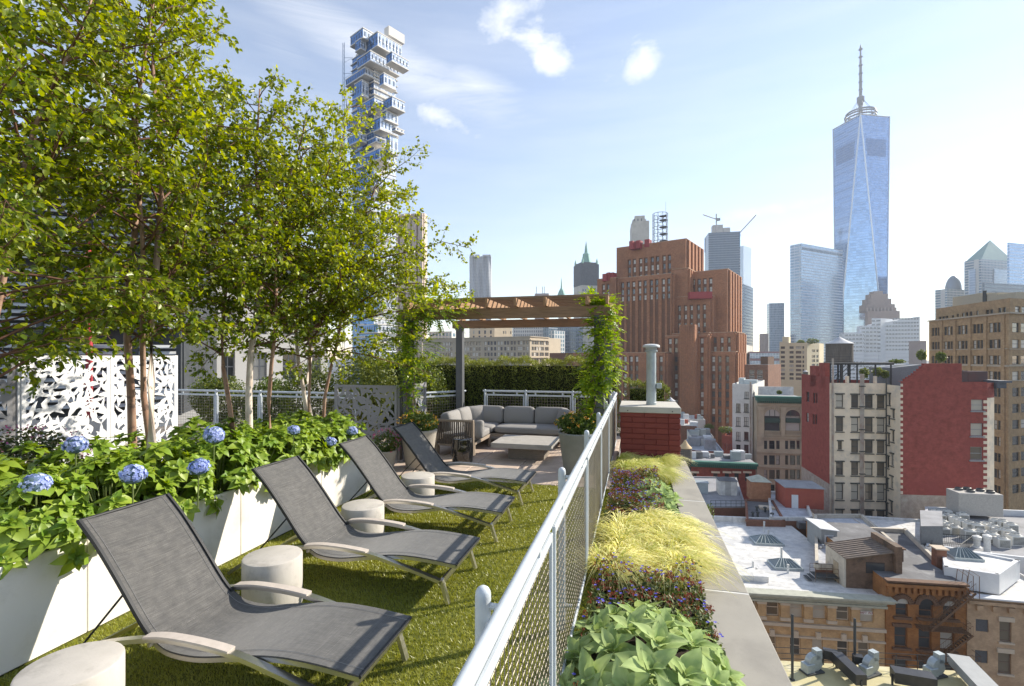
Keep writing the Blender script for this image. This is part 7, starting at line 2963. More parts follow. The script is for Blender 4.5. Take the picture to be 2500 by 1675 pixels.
# steel landing with rail at the bulkhead door
ld_ = thing('steel_landing', 'black steel landing with rail at the sooty brick bulkhead door', 'steps', tuple(loc(-1.5, 1.2, 0)))
for zz, s in ((.55, (2.2, 1.3, .08)), (.35, (.35, 1.2, .05)), (.18, (.35, 1.2, .05))):
 mb = MB()
 off = 0 if zz == .55 else (-1.3 if zz == .35 else -1.65)
 mb.box(loc(-1.35 + off, 1.5, zz), s, TF.rz)
 mb.build('step', f_dark, ld_)
for yy in (.9, 2.1):
 for zz in (1.0, 1.45):
  mb = MB()
  mb.tube([loc(-2.5, yy, zz), loc(-.3, yy, zz)], .022, 5)
  mb.build('rail', m_rust, ld_)
 for xx in (-2.5, -1.4, -.3):
  mb = MB()
  mb.tube([loc(xx, yy, 0), loc(xx, yy, 1.45)], .022, 5)
  mb.build('baluster', m_rust, ld_)
def arched_window(root, F, h, mats, brickm, arch=True):
 a, b, c, d = h
 windows(root, F, [h], mats, 'sash', .22)
 if arch:
  r_ = (c - a) / 2
  cx = (a + c) / 2
  mb = MB()
  n = 12
  mb.add([F.at(cx + r_ * math.cos(math.pi * k / n), d + r_ * math.sin(math.pi * k / n), .012) for k in range(n + 1)], [tuple(range(n + 1))])
  mb.build('arched_light', mats[1], root)
  for k in range(15):
   a0 = math.pi * (k + .5) / 15
   Mx = Matrix.Rotation(F.rz, 3, 'Z') @ Matrix.Rotation(-a0, 3, 'Y')
   mb = MB()
   mb.box(F.at(cx + (r_ + .22) * math.cos(a0), d + (r_ + .22) * math.sin(a0), .06), (.42, .26, r_ * .24), M=Mx)
   mb.build('voussoir', brickm, root)
def rust_house():
 A, B = PXY(k5x(1350) + 1, 46.9), PXY(k5x(1930), 45.9)
 t = thing('rust_brick_house', 'rust brown brick house with arched windows and iron fire escape', 'building', (A.x, A.y, GROUND))
 F = Face(A, B)
 zt = F.z(k5x(1600), k5y(648))
 hs, arc = [], []
 for a, b in ((1424, 1512), (1590, 1692), (1762, 1850)):
  arc.append(F.rect(k5x(a), k5x(b), k5y(800 + .05 * (a - 1424)), k5y(890 + .05 * (a - 1424))))
 for a, b in ((1416, 1508), (1588, 1680), (1742, 1842)):
  for y0, y1 in ((962, 1112), (1195, 1330)):
   hs.append(F.rect(k5x(a), k5x(b), k5y(y0 + .08 * (a - 1424)), k5y(y1 + .08 * (a - 1424))))
 block(t, footprint(A, B, 17), GROUND, zt, bR, {0: hs + arc}, None, m_tar, .25)
 windows(t, F, hs, (m_bstone, g_dark), 'sash', .22)
 for h in arc:
  arched_window(t, F, h, (m_bstone, g_dark), m_bstone)
 mb = MB()
 for a, b, c, d in hs:
  mb.box(F.at((a + c) / 2, d + .15, .08), (c - a + .5, .3, .3), F.rz)
  mb.box(F.at((a + c) / 2, b - .1, .1), (c - a + .5, .34, .2), F.rz)
 for a, b, c, d in arc:
  mb.box(F.at((a + c) / 2, b - .12, .1), (c - a + .5, .34, .22), F.rz)
 mb.build('brownstone_trim', m_bstone, t)
 L_ = F.len
 mb = MB()
 for k in range(13):
  mb.box(F.at(L_ * (k + .5) / 13, zt - .75, .12), (L_ / 26, .3, .6), F.rz)
 mb.box(F.at(L_ / 2, zt - .32, .16), (L_, .4, .3), F.rz)
 mb.build('corbel_table', bR, t)
 mb = MB()
 mb.box(F.at(L_ / 2, zt + .04, 0), (L_ + .1, .7, .16), F.rz)
 mb.build('coping', m_bstone, t)
 return t, F, zt
rh, RF, RZ = rust_house()
def fire_escape():
 F = RF
 t = thing('fire_escape', 'rusty iron fire escape with slanting stairs on the rust brick house', 'fire escape', tuple(F.at(5, RZ - 9)))
 out = .75
 plats = [(1560, 1890, 958), (1570, 1960, 1185)]
 def pz(x, y):
  return F.z(k5x(x), k5y(y))
 lev = []
 for x0, x1, y in plats:
  u0, u1 = F.u(k5x(x0)), F.u(k5x(x1))
  z = pz((x0 + x1) / 2, y)
  lev.append((u0, u1, z))
  mb = MB()
  for k in range(9):
   mb.box(F.at((u0 + u1) / 2, z, .12 + k * .13), (u1 - u0, .05, .05), F.rz)
  for u in (u0, u1):
   mb.box(F.at(u, z, .62), (.06, 1.2, .08), F.rz)
  mb.build('platform', m_rust, t)
  for zz in (.5, 1.0):
   mb = MB()
   mb.tube([F.at(u0, z + zz, .1), F.at(u0, z + zz, 1.2), F.at(u1, z + zz, 1.2), F.at(u1, z + zz, .1)], .02, 4)
   mb.build('guard_bar', m_rust, t)
  n = int((u1 - u0) / .28)
  mb = MB()
  for k in range(n + 1):
   u = u0 + (u1 - u0) * k / n
   mb.tube([F.at(u, z, 1.2), F.at(u, z + 1.0, 1.2)], .011, 4)
  mb.build('balusters', m_rust, t, kind='stuff')
 stairs = [((1935, 690), (1625, 950)), ((1915, 985), (1655, 1185))]
 for (xa, ya), (xb, yb) in stairs:
  a = (F.u(k5x(xa)), pz(xa, ya))
  b = (F.u(k5x(xb)), pz(xb, yb))
  for o in (.55, 1.05):
   mb = MB()
   mb.tube([F.at(a[0], a[1], o), F.at(b[0], b[1], o)], 0, flat=(.02, .09))
   mb.build('stringer', m_rust, t)
   mb = MB()
   mb.tube([F.at(a[0], a[1] + .9, o), F.at(b[0], b[1] + .9, o)], .02, 4)
   mb.build('stair_rail', m_rust, t)
   n = 16
   mb = MB()
   for k in range(n + 1):
    f = k / n
    p = (a[0] + (b[0] - a[0]) * f, a[1] + (b[1] - a[1]) * f)
    mb.tube([F.at(p[0], p[1], o), F.at(p[0], p[1] + .9, o)], .010, 4)
   mb.build('stair_balusters', m_rust, t, kind='stuff')
  n = 15
  mb0 = MB()
  mb0.box((0, 0, 0), (.26, .5, .03))
  me = mesh_only(mb0, 'tread', m_rust)
  for k in range(n):
   f = (k + .5) / n
   inst('tread', me, t, F.at(a[0] + (b[0] - a[0]) * f, a[1] + (b[1] - a[1]) * f, .8), (0, 0, F.rz))
 # gooseneck ladder rails over the roof edge
 u0 = F.u(k5x(1900))
 for o in (0, .5, 1.0):
  mb = MB()
  mb.tube([F.at(u0 + o, RZ - 1.0, .6), F.at(u0 + o, RZ + 1.1, .6), F.at(u0 + o, RZ + 1.2, -.6), F.at(u0 + o, RZ, -.8)], .03, 5)
  mb.build('gooseneck', m_rust, t)
fire_escape()
def tan_house2():
 A, B = PXY(k5x(1935), 45.8), PXY(2640, 44.0)
 t = thing('plain_tan_house', 'plain tan brick house with boarded windows beside the rust brick one', 'building', (A.x, A.y, GROUND))
 F = Face(A, B)
 zt = F.z(k5x(2100), k5y(760))
 bd = [F.rect(k5x(1996), k5x(2087), k5y(914), k5y(1002)), F.rect(k5x(1991), k5x(2082), k5y(1136), k5y(1224))]
 hs = [F.rect(k5x(2166), k5x(2252), k5y(926), k5y(1074)), F.rect(k5x(2156), k5x(2250), k5y(1150), k5y(1300)), F.rect(k5x(2420), k5x(2510), k5y(940), k5y(1090)), F.rect(k5x(2412), k5x(2505), k5y(1165), k5y(1320))]
 block(t, footprint(A, B, 24), GROUND, zt, bT2, {0: bd + hs}, None, m_roofwhite, .22, .3)
 windows(t, F, hs, (f_brown, g_room), 'sash', .18)
 for a, b, c, d in bd:
  mb = MB()
  mb.box(F.at((a + c) / 2, (b + d) / 2, -.12), (c - a, .08, d - b), F.rz)
  mb.build('window_board', mat('grey_board', (.10, .10, .105), .8), t)
 mb = MB()
 for a, b, c, d in hs + bd[:0]:
  mb.box(F.at((a + c) / 2, d + .2, .05), (c - a + .3, .24, .4), F.rz)
  mb.box(F.at((a + c) / 2, b - .08, .06), (c - a + .3, .26, .16), F.rz)
 mb.build('lintel_stones', m_stone, t)
 mb = MB()
 for k in range(9):
  mb.box(F.at(.9 + k * 1.25, zt - .95, .1), (.5, .3, .5), F.rz)
 mb.box(F.at(F.len / 2, zt - .45, .1), (F.len, .36, .3), F.rz)
 mb.build('brick_cornice', bT2, t)
 mb = MB()
 mb.box(F.at(F.len / 2, zt + .06, .05), (F.len + .2, .8, .14), F.rz)
 mb.build('coping', m_whitemetal, t)
 return t, F, zt
th2, T2F, T2Z = tan_house2()
# ================================================================== ROOFSCAPE BETWEEN THE NEAR ROW AND THE TALL WALLS
bBr = brickmat('red_brown_brick', (.25, .105, .065), (.20, .085, .055), (.22, .13, .09), stain=(.15, .08, .055), stain_scale=.6)
def P2z(px, py, z):
 d = (EYE.z - z) * FPX / (py - 870)
 p = P(px, py, d)
 return Vector((p.x, p.y, z))
def lowroof(name, label, quad, z, roofm, wallm, par=.5, parm=None, zb=None):
 """flat-roofed house given by the four corners of its roof in the photograph (near-left, near-right, far-right, far-left)"""
 pts = [P2z(px, py, z) for px, py in quad]
 c = sum(pts, Vector()) / 4
 t = thing(name, label, 'building', (c.x, c.y, GROUND if zb is None else zb))
 mb = MB()
 q = [(p.x, p.y) for p in pts]
 mb.prism(q, GROUND if zb is None else zb, z)
 mb.build('wall', wallm, t)
 mb = MB()
 mb.add([(p[0], p[1], z + .02) for p in q], [(0, 1, 2, 3)])
 mb.build('roof', roofm, t)
 if par:
  for i in range(4):
   a, b = Vector(q[i]), Vector(q[(i + 1) % 4])
   F = Face(a, b)
   mb = MB()
   mb.box(F.at(F.len / 2, z + par / 2, -.16), (F.len - .01 * i, .32 - .004 * i, par), F.rz)
   mb.build('parapet', parm or wallm, t)
 return t, pts
# right behind the tan house: silver roof, tar roof with skylight
lowroof('silver_roof_house', 'flat silver coated roof behind the stair shed', ((1990, 1390), (2265, 1405), (2105, 1264), (1988, 1264)), -20.6, m_roofblue, bBr, .55, m_beigew)
lowroof('tar_roof_house', 'narrow grey tar roof with rusty timber deck behind the brick bulkhead', ((2155, 1398), (2330, 1416), (2212, 1300), (2118, 1296)), -20.2, m_tar, bsoot, .5, m_beigew)
lowroof('white_corner_house', 'white roof house behind the rear parapet and dark condenser', ((1880, 1272), (1985, 1272), (1962, 1206), (1874, 1206)), -20.8, m_roofblue, bBr, .5, m_roofwhite)
lowroof('tar_corner_house', 'dark tar roof with vents beside the brick roof chimney', ((1822, 1275), (1918, 1277), (1888, 1226), (1818, 1222)), -20.9, m_tar, bBr, .3)
lowroof('grey_deck_house', 'grey roof deck with low railing above a brown brick wall', ((1700, 1240), (1822, 1240), (1798, 1168), (1690, 1166)), -21.5, m_roofgrey, bBr, .25, m_roofgrey)
lowroof('shadow_yard_house', 'dark low roof at the foot of the red party wall', ((2130, 1300), (2420, 1330), (2330, 1285), (2120, 1262)), -24.5, m_tar, bsoot, .4)
wa, wap = lowroof('white_terrace_house', 'white roof terrace crowded with air conditioning units and black stairs', ((2262, 1352), (2640, 1395), (2560, 1262), (2258, 1250)), -20.3, m_roofgrey, m_whitemetal, .8, m_whitemetal)
lowroof('grey_screen_house', 'grey walled roof plant enclosure before the pale rubble wall', ((2248, 1285), (2302, 1285), (2300, 1248), (2246, 1246)), -17.6, m_roofgrey, mat('slate_cladding', (.15, .16, .17), .7), 0)
lowroof('white_penthouse', 'white rendered penthouse with a glass skylight on its flat roof', ((2305, 1388), (2440, 1408), (2490, 1372), (2296, 1335)), -18.9, m_roofwhite, m_whitemetal, .2, m_whitemetal, zb=-20.6)
# green-corniced low red house
m_redst0 = bBr
A, B = PXY(kx(800), 102), PXY(kx(1510), 99)
t = thing('green_cornice_house', 'low red brick house with long green cornice', 'building', (A.x, A.y, GROUND))
F = Face(A, B)
zt = zat(B, ky(1112))
hs = [F.rect(kx(a), kx(a + 40), ky(1205), ky(1282)) for a in (920, 1115, 1222, 1312, 1412)]
block(t, footprint(A, B, 9), GROUND, zt, brickmat('brick_red', (.36, .085, .06), (.30, .07, .05), (.3, .12, .09), stain=(.22, .065, .05), stain_scale=.5), {0: hs}, (f_dark, g_dark), m_roofgrey, .25)
mb = MB()
for a, b, c, d in hs:
 mb.box(F.at((a + c) / 2, d + .2, .08), (c - a + .8, .3, .36), F.rz)
mb.build('lintels', m_whw, t)
mb = MB()
mb.box(F.at(F.len / 2, zt - .2, .5), (F.len + .4, 1.4, .5), F.rz)
mb.box(F.at(F.len / 2, zt - .8, .25), (F.len + .2, .8, .7), F.rz)
for k in range(40):
 mb.box(F.at(F.len * (k + .5) / 40, zt - .75, .7), (.2, .5, .5), F.rz)
mb.build('cornice', m_gcor, t)
for k in range(11):
 mb = MB()
 h = rnd.uniform(.5, 1.9)
 mb.bbox(F.at(F.len * (k + rnd.uniform(.1, .8)) / 11, zt + h / 2, -rnd.uniform(1.5, 7)), (rnd.uniform(.6, 2.4), rnd.uniform(.6, 2), h), .04, F.rz)
 mb.build('roof_unit', rnd.choice((m_galv, m_whitemetal, m_redst0, m_tar)), t)
# --- small roof structures
def hut(name, label, px, py, z, w, dep, h, wallm, roofm, cat='bulkhead', hip=0.0, rz=.06, door=None):
 c = P2z(px, py, z)
 t = thing(name, label, cat, tuple(c))
 mb = MB()
 mb.bbox(c + UP * h / 2 + Vector((0, dep / 2, 0)), (w, dep, h), .02, rz)
 mb.build('walls', wallm, t)
 mb = MB()
 M = Matrix.Rotation(rz, 3, 'Z')
 e = .15
 q = [c + Vector((0, dep / 2, 0)) + M @ Vector((sx * (w / 2 + e), sy * (dep / 2 + e), h)) for sx, sy in ((-1, -1), (1, -1), (1, 1), (-1, 1))]
 ap = c + Vector((0, dep / 2, h + max(hip, .12)))
 if hip:
  mb.add(q + [ap], [(0, 1, 4), (1, 2, 4), (2, 3, 4), (3, 0, 4), (3, 2, 1, 0)])
 else:
  mb.add(q + [p + UP * .12 for p in q], [(3, 2, 1, 0), (4, 5, 6, 7), (0, 1, 5, 4), (1, 2, 6, 5), (2, 3, 7, 6), (3, 0, 4, 7)])
 mb.build('roof', roofm, t)
 if door:
  mb = MB()
  mb.box(c + M @ Vector((door[0], -.03, 0)) + UP * 1.0, (.9, .08, 2.0), rz)
  mb.build('door', door[1], t)
 return t
m_redst = mat('red_stucco', (.34, .085, .055), .85, (.29, .07, .05), scale=1)
hut('red_roof_hut', 'red stucco roof hut with grey roof beside the red and cream building', 1962, 1242, -20.8, 5.2, 4.5, 3.0, m_redst, m_roofgrey, door=(-1.2, m_whitemetal))
hut('brick_roof_hut', 'orange brick roof hut with grey pyramid cap on the tar roof', 1857, 1224, -20.9, 2.8, 2.8, 3.0, brickmat('orange_brick', (.40, .17, .085), (.33, .14, .07), (.3, .18, .12)), m_corn, hip=.9)
hut('white_roof_hut', 'white cube hut with black roof on the grey roof deck', 1777, 1210, -21.5, 2.8, 2.6, 2.4, m_roofwhite, m_tar, hip=.5)
hut('square_duct', 'galvanised square tank on the grey roof deck edge', 1713, 1206, -21.5, 2.0, 1.6, 1.8, m_galv, m_galv, cat='roof tank')
# deck railing
t = thing('deck_railing', 'thin dark railing along the grey roof deck edge', 'railing', tuple(P2z(1770, 1238, -21.5)))
a, b = P2z(1735, 1238, -21.3), P2z(1822, 1238, -21.3)
for z in (.5, 1.0):
 mb = MB()
 mb.tube([a + UP * z, b + UP * z], .03, 4)
 mb.build('bar', f_dark, t)
for k in range(8):
 p = a + (b - a) * k / 7
 mb = MB()
 mb.tube([p, p + UP * 1.0], .03, 4)
 mb.build('post', f_dark, t)
for i, (px, py) in enumerate(((1838, 1262), (1850, 1262), (1868, 1250), (1885, 1265), (1848, 1248))):
 c = P2z(px, py, -20.88)
 mb = MB()
 mb.lathe((0, 0, 0), [(.18, 0), (.14, .5), (.26, .55), (.26, .7), (.05, .8)], 10)
 o = mb.build('roof_vent', f_dark)
 o.location = c
 tag(o, 'small dark mushroom vent on the tar roof beside the orange brick hut', 'vent', 'mushroom vents on the tar roof')
c = P2z(1872, 1243, -20.88)
mb = MB()
mb.bbox((0, 0, .2), (2.0, 1.2, .4), .03)
o = mb.build('roof_hatch', m_stone)
o.location = c
tag(o, 'tan roof hatch on the tar roof', 'hatch')
# --- air conditioning plant on the white terrace
m_ac = mat('ac_casing', (.62, .61, .57), .55, (.55, .54, .50), scale=2)
mb = MB()
mb.bbox((0, 0, .45), (1.0, .85, .9), .03)
ac_a = mesh_only(mb, 'ac_unit', m_ac)
mb = MB()
mb.lathe((0, 0, .90), [(.36, 0), (.36, .12), (.33, .14), (.33, .05), (.05, .05)], 18, close=False)
ac_f = mesh_only(mb, 'fan_shroud', m_ac)
mb = MB()
for k in range(4):
 mb.box((.16 * math.cos(k * 1.57), .16 * math.sin(k * 1.57), .98), (.26, .08, .012), k * 1.57)
mb.lathe((0, 0, .96), [(.06, 0), (.06, .05)], 8)
ac_b = mesh_only(mb, 'fan_blades', f_dark)
mb = MB()
for k in range(6):
 mb.box((0, -.435, .18 + k * .11), (.82, .02, .05))
ac_l = mesh_only(mb, 'louvres', f_dark)
ci = 0
for px, py, s in ((2288, 1262, 1), (2296, 1272, 1), (2312, 1262, 1), (2322, 1274, 1.1), (2336, 1284, 1.2), (2350, 1290, 1.2), (2366, 1296, 1.2), (2384, 1300, 1.2), (2302, 1288, 1.0), (2318, 1296, 1.0), (2364, 1316, 1.25), (2396, 1318, 1.25), (2330, 1304, 1.1), (2350, 1272, 1.1), (2410, 1296, 1.1), (2424, 1304, 1.2), (2440, 1312, 1.2), (2458, 1316, 1.3), (2430, 1286, 1.0), (2448, 1290, 1.1), (2468, 1298, 1.1), (2420, 1326, 1.3), (2286, 1282, .9), (2305, 1306, 1.0), (2478, 1330, 1.3), (2446, 1336, 1.2)):
 c = P2z(px, py, -20.28)
 t = thing('ac_unit', 'beige air conditioning unit on the white roof terrace', 'air conditioner', tuple(c), 'air conditioning units on the white roof terrace')
 t.rotation_euler = (0, 0, rnd.choice((0, .05, -.05)))
 t.scale = (s, s, s)
 for nm, me in (('casing', ac_a), ('fan_shroud', ac_f), ('fan_blades', ac_b), ('louvres', ac_l)):
  inst(nm, me, t, (0, 0, 0), local=True)
# big cooling units on stilts
t = thing('cooling_plant', 'large beige cooling plant with four dark fans beside the rubble wall', 'cooling unit', tuple(P2z(2378, 1262, -20.3)))
c = P2z(2378, 1262, -20.3)
mb = MB()
mb.bbox(c + UP * 2.0, (5.2, 2.6, 3.0), .05, .06)
mb.build('casing', mat('ac_casing_grey', (.42, .40, .37), .6), t)
for dx, dy in ((-1.5, .5), (-.3, .9), (1.0, .5), (1.7, -.3), (-.6, -.4)):
 mb = MB()
 mb.lathe(c + Vector((dx, dy, 3.5)), [(.45, 0), (.45, .3), (.38, .34), (.38, .12), (.05, .12)], 16, close=False)
 mb.build('fan', mat('fan_dark', (.09, .09, .09), .5), t)
# black stair/railings
t = thing('roof_railing', 'black railing around the roof stair on the white terrace', 'railing', tuple(P2z(2320, 1340, -20.3)))
path = [P2z(px, py, -20.3) for px, py in ((2270, 1348), (2345, 1352), (2375, 1330), (2300, 1325), (2270, 1348))]
for a, b in zip(path[:-1], path[1:]):
 mb = MB()
 mb.tube([a + UP * 1.05, b + UP * 1.05], .035, 4)
 mb.tube([a + UP * .1, b + UP * .1], .03, 4)
 n = max(3, int((b - a).length / .22))
 for k in range(n + 1):
  p = a + (b - a) * k / n
  mb.tube([p, p + UP * 1.05], .016, 4)
 mb.build('railing_panel', f_dark, t)
skylight('glass pyramid skylight on the white penthouse', 1905, 470, 2.6, 2.0, 1.0, z=-18.88, rz=.05)
skylight('small rusty framed skylight on the tar roof', 1370, 425, 1.8, 1.5, .8, z=-20.1, rz=.05)
hut('brick_chimney_stack', 'narrow brick chimney stack against the white penthouse', 2299, 1395, -20.2, .9, .9, 2.2, bBr, m_stone, cat='chimney')
hut('rust_plant_box', 'rusty brown plant box on the tar roof', 2180, 1385, -20.2, 1.9, 1.6, 1.9, mat('rusty_box', (.13, .085, .06), .8, (.08, .06, .05), scale=3), m_bstone, cat='roof box')
t = thing('timber_deck', 'sun bleached rusty timber roof deck on the tar roof', 'deck', tuple(P2z(2120, 1345, -20.3)))
for k in range(12):
 a = P2z(2075 + k * 5.5, 1316 + k * 3.2, -20.1)
 mb = MB()
 mb.box(a + Vector((1.2, 0, 0)), (3.6, .26, .08), -.25)
 mb.build('plank', mat('bleached_plank', (.42, .27, .17), .85, (.55, .47, .38), scale=3), t)
# round duct and vents on the white terrace
for px, py, h, lb in ((2410, 1350, 1.6, 'white round vent stack on the white terrace roof'), (2385, 1336, .9, 'short white vent drum beside the roof railing')):
 c = P2z(px, py, -20.3)
 mb = MB()
 mb.lathe((0, 0, 0), [(.5, 0), (.42, .1), (.3, .15), (.3, h), (.42, h + .05), (.42, h + .35), (.1, h + .5)], 16)
 o = mb.build('vent_stack', m_vent, smooth=40)
 o.location = c
 tag(o, lb, 'vent')
# --- lower roof straight below: yellow roof with black ducts, blowers and rail
m_yel = mat('yellowed_roof', (.52, .46, .24), .7, (.45, .40, .22), scale=.5, stain=(.62, .58, .44), stain_scale=.35)
ya = lowroof('yellow_roof_house', 'house with a yellowed flat roof carrying black ducts', ((1800, 1760), (2480, 1790), (2330, 1638), (1880, 1612)), -19.6, m_yel, bT2, 0)
YZ = -19.58
t = thing('roof_guard_rail', 'black pipe guard rail along the yellowed roof', 'railing', tuple(P2z(2100, 1640, YZ)))
a, b, c = P2z(1885, 1618, YZ), P2z(2345, 1644, YZ), P2z(2400, 1700, YZ)
for s, e in ((a, b), (b, c)):
 for z in (.35, .7, 1.1):
  mb = MB()
  mb.tube([s + UP * z, e + UP * z], .022, 5)
  mb.build('bar', f_dark, t)
 n = 9 if s is a else 3
 for k in range(n):
  p = s + (e - s) * k / n
  mb = MB()
  mb.tube([p, p + UP * 1.1], .024, 5)
  mb.build('post', f_dark, t)
for px, py, h, lb in ((k5x(686), 1660, 4.3, 'thin black pole standing on the yellowed roof by the coping'), (k5x(1132), 1628, 3.3, 'thin black pole standing on the yellowed roof behind the ducts')):
 c = P2z(px, py, YZ)
 mb = MB()
 mb.lathe((0, 0, 0), [(.16, 0), (.16, .04), (.085, .06), (.085, h), (.06, h + .04)], 12)
 o = mb.build('black_pole', f_dark, smooth=40)
 o.location = c
 tag(o, lb, 'pole')
def blower(label, px, py, s=1.0, rz=0.0):
 c = P2z(px, py, YZ)
 t = thing('blower_fan', label, 'blower fan', tuple(c), 'metal blower fans on the yellowed roof', rz)
 t.scale = (s, s, s)
 mb = MB()
 mb.bbox((-.35, 0, .35), (.7, .6, .7), .03)
 mb.build('motor_box', m_galv, t, local=True)
 mb = MB()
 prof = []
 n = 20
 vs = []
 for k in range(n):
  a_ = k * 6.283 / n
  r_ = .52 + .10 * (k / n)
  for y in (-.22, .22):
   vs.append((.15 + r_ * math.cos(a_), y, .72 + r_ * math.sin(a_)))
 fs = [(2 * k, 2 * k + 1, (2 * k + 3) % (2 * n), (2 * k + 2) % (2 * n)) for k in range(n)]
 fs += [tuple(range(0, 2 * n, 2)), tuple(reversed(range(1, 2 * n, 2)))]
 mb.add(vs, fs)
 mb.build('scroll_housing', m_galv, t, local=True, smooth=35)
 mb = MB()
 mb.box((.45, 0, 1.25), (.5, .44, .6))
 mb.build('outlet', m_galv, t, local=True)
 mb = MB()
 mb.bbox((0, 0, .06), (1.5, .8, .12), .02)
 mb.build('base', f_dark, t, local=True)
blower('grey metal blower fan beside the pole by the coping', k5x(825), 1640, .95, .5)
blower('grey metal blower fan at the middle black duct', k5x(1235), 1646, .95, .6)
blower('grey metal blower fan beside the long flat duct', k5x(1700), 1650, .95, .5)
m_duct = mat('black_duct', (.025, .026, .028), .35, (.04, .04, .042), scale=2, bump=.1)
def duct(label, pts, w, h, mt=None):
 q = [P2z(px, py, YZ) + UP * zz for px, py, zz in pts]
 t = thing('roof_duct', label, 'duct', tuple(q[0] - UP * pts[0][2]))
 for a_, b_ in zip(q[:-1], q[1:]):
  mb = MB()
  mb.tube([a_, b_], 0, flat=(w, h))
  mb.build('duct_run', mt or m_duct, t)
 for p in q:
  mb = MB()
  mb.box((p.x, p.y, (YZ + p.z) / 2), (.1, .1, p.z - YZ))
  mb.build('foot', f_dark, t)
duct('black square duct running between the two poles', ((k5x(1000), 1630, .75), (k5x(1180), 1690, .75)), .34, .34)
duct('short black duct joining the blowers', ((k5x(905), 1622, .8), (k5x(1010), 1630, .8)), .22, .3)
duct('short black duct beside the middle blower', ((k5x(1120), 1632, .7), (k5x(1190), 1636, .7)), .22, .25)
duct('wide black duct elbow on the yellowed roof', ((k5x(1400), 1672, .7), (k5x(1700), 1690, .7)), .42, .35)
duct('long flat grey duct on the yellowed roof', ((k5x(1870), 1642, .9), (k5x(2130), 1740, .9)), .62, .30, m_shedg)
# --- brown brick wall and hanging shrubs of the neighbour just below the coping
for i, (px, py, d, w, h, lb) in enumerate(((1722, 1262, 26, 22, 40, 'bushy shrub in a brown box below the coping'), (1745, 1330, 23, 18, 34, 'small trailing shrub in a pale box below the coping'))):
 c = P(px, py, d)
 s = d / FPX
 shrub('box_shrub', lb, (c.x, c.y, c.z), (w * s, w * s, h * s), 900, m_lant, (.05, .10))
 t = thing('planter_box', lb.replace('bushy shrub in a', 'weathered').replace('small trailing shrub in a', 'square') + ' wall', 'planter', (c.x, c.y, c.z - h * s - .5))
 t['label'] = 'brown wooden planter box below the coping' if i == 0 else 'pale topped planter box below the coping'
 mb = MB()
 mb.bbox((c.x, c.y, c.z - h * s - .38), (w * s * 2.2, w * s * 2, .8), .02)
 mb.build('box', m_bstone if i == 0 else m_stone, t)
 mb = MB()
 mb.box((c.x, c.y, c.z - h * s - 8.8), (w * s * 1.6, w * s * 1.6, 16))
 mb.build('support', f_dark, t)
# ------------------------------------------------------------------ middle distance
m_yapt = mat('yellow_stucco', (.62, .53, .36), .85, (.56, .48, .32), scale=.2)
A, B = PXY(1903, 318), PXY(k4x(785), 308)
t = thing('yellow_apartment_block', 'pale yellow apartment block with square windows and roof gardens', 'building', (A.x, A.y, GROUND))
F = Face(A, B)
zt = zat(A, 838)
cols = [(k4x(a), k4x(b)) for a, b in ((598, 628), (660, 690), (705, 745), (752, 764))]
rows = [(k4y(y), k4y(y + 18)) for y in (132, 166, 200, 232, 262, 292, 322, 352)]
hs = F.grid(cols, rows, 1940)
Bs = PXY(k4x(872), 316)
G = Face(B, Bs)
hg = G.grid([(k4x(a), k4x(b)) for a, b in ((818, 842), (850, 866))], [(k4y(y), k4y(y + 18)) for y in (155, 195, 225, 257, 290, 322)], k4x(830))
bk = Vector((-F.d.y, F.d.x)) * 18
block(t, [A, B, Bs, Bs + bk, A + bk], GROUND, zt, m_yapt, {0: hs, 1: hg}, (f_green, g_dark), m_roofgrey, .5, 0, 'cross')
for x0, x1, y in ((610, 655, 65), (590, 625, 100), (655, 700, 108), (700, 780, 104)):
 a, b = on_line(k4x(x0), A + bk * .3, F.d), on_line(k4x(x1), A + bk * .3, F.d)
 mb = MB()
 mb.prism([tuple(p) for p in footprint(a, b, 6)], zt - 1, zat(a, k4y(y)))
 mb.build('roof_volume', m_yapt, t)
for x, y, w, lb in ((825, 95, 90, 'russet roof shrub on the yellow apartment block'), (740, 105, 40, 'green roof shrub on the yellow apartment block')):
 q = on_line(k4x(x), A + bk * .2, F.d)
 s = depth(q) / FPX / 2.904
 shrub('roof_shrub', lb, (q.x, q.y, zat(q, k4y(y))), (w / 2 * s, 3, 20 * s), 500, m_rgreen, (.5, .9))
A, B = PXY(k4x(345), 185), PXY(k4x(508), 180)
t = thing('old_brick_warehouse', 'small old red brick warehouse with pale arched windows', 'building', (A.x, A.y, GROUND))
F = Face(A, B)
hs = [F.rect(k4x(a), k4x(b), k4y(c), k4y(d)) for a, b in ((375, 412), (430, 470)) for c, d in ((300, 330), (334, 362))]
block(t, footprint(A, B, 22), GROUND, zat(A, k4y(262)), brickmat('old_brick', (.26, .13, .085), (.21, .105, .07), (.22, .14, .1), stain=(.15, .09, .065), stain_scale=.3), {0: hs}, (f_white, g_blind), m_tar, .3)
mb = MB()
mb.prism([tuple(p) for p in footprint(PXY(k4x(455), 188), PXY(k4x(508), 186), 6)], zat(A, k4y(280)), zat(A, k4y(205)))
mb.build('roof_bulkhead', m_bstone, t)
A, B = PXY(k4x(375), 420), PXY(k4x(600), 410)
t = thing('school_block', 'long pink banded block with grey ribbon windows behind the warehouse', 'building', (A.x, A.y, GROUND))
block(t, footprint(A, B, 30), GROUND, zat(A, k4y(170)), mat('pink_panel', (.36, .22, .22), .8), None, None, m_roofgrey)
mb = MB()
F = Face(A, B)
for k in range(8):
 mb.box(F.at(F.len * .5, zat(A, k4y(200)) - k * 6.4, .2), (F.len * .96, .6, 4.4), F.rz)
mb.build('ribbon_windows', c_pale, t)
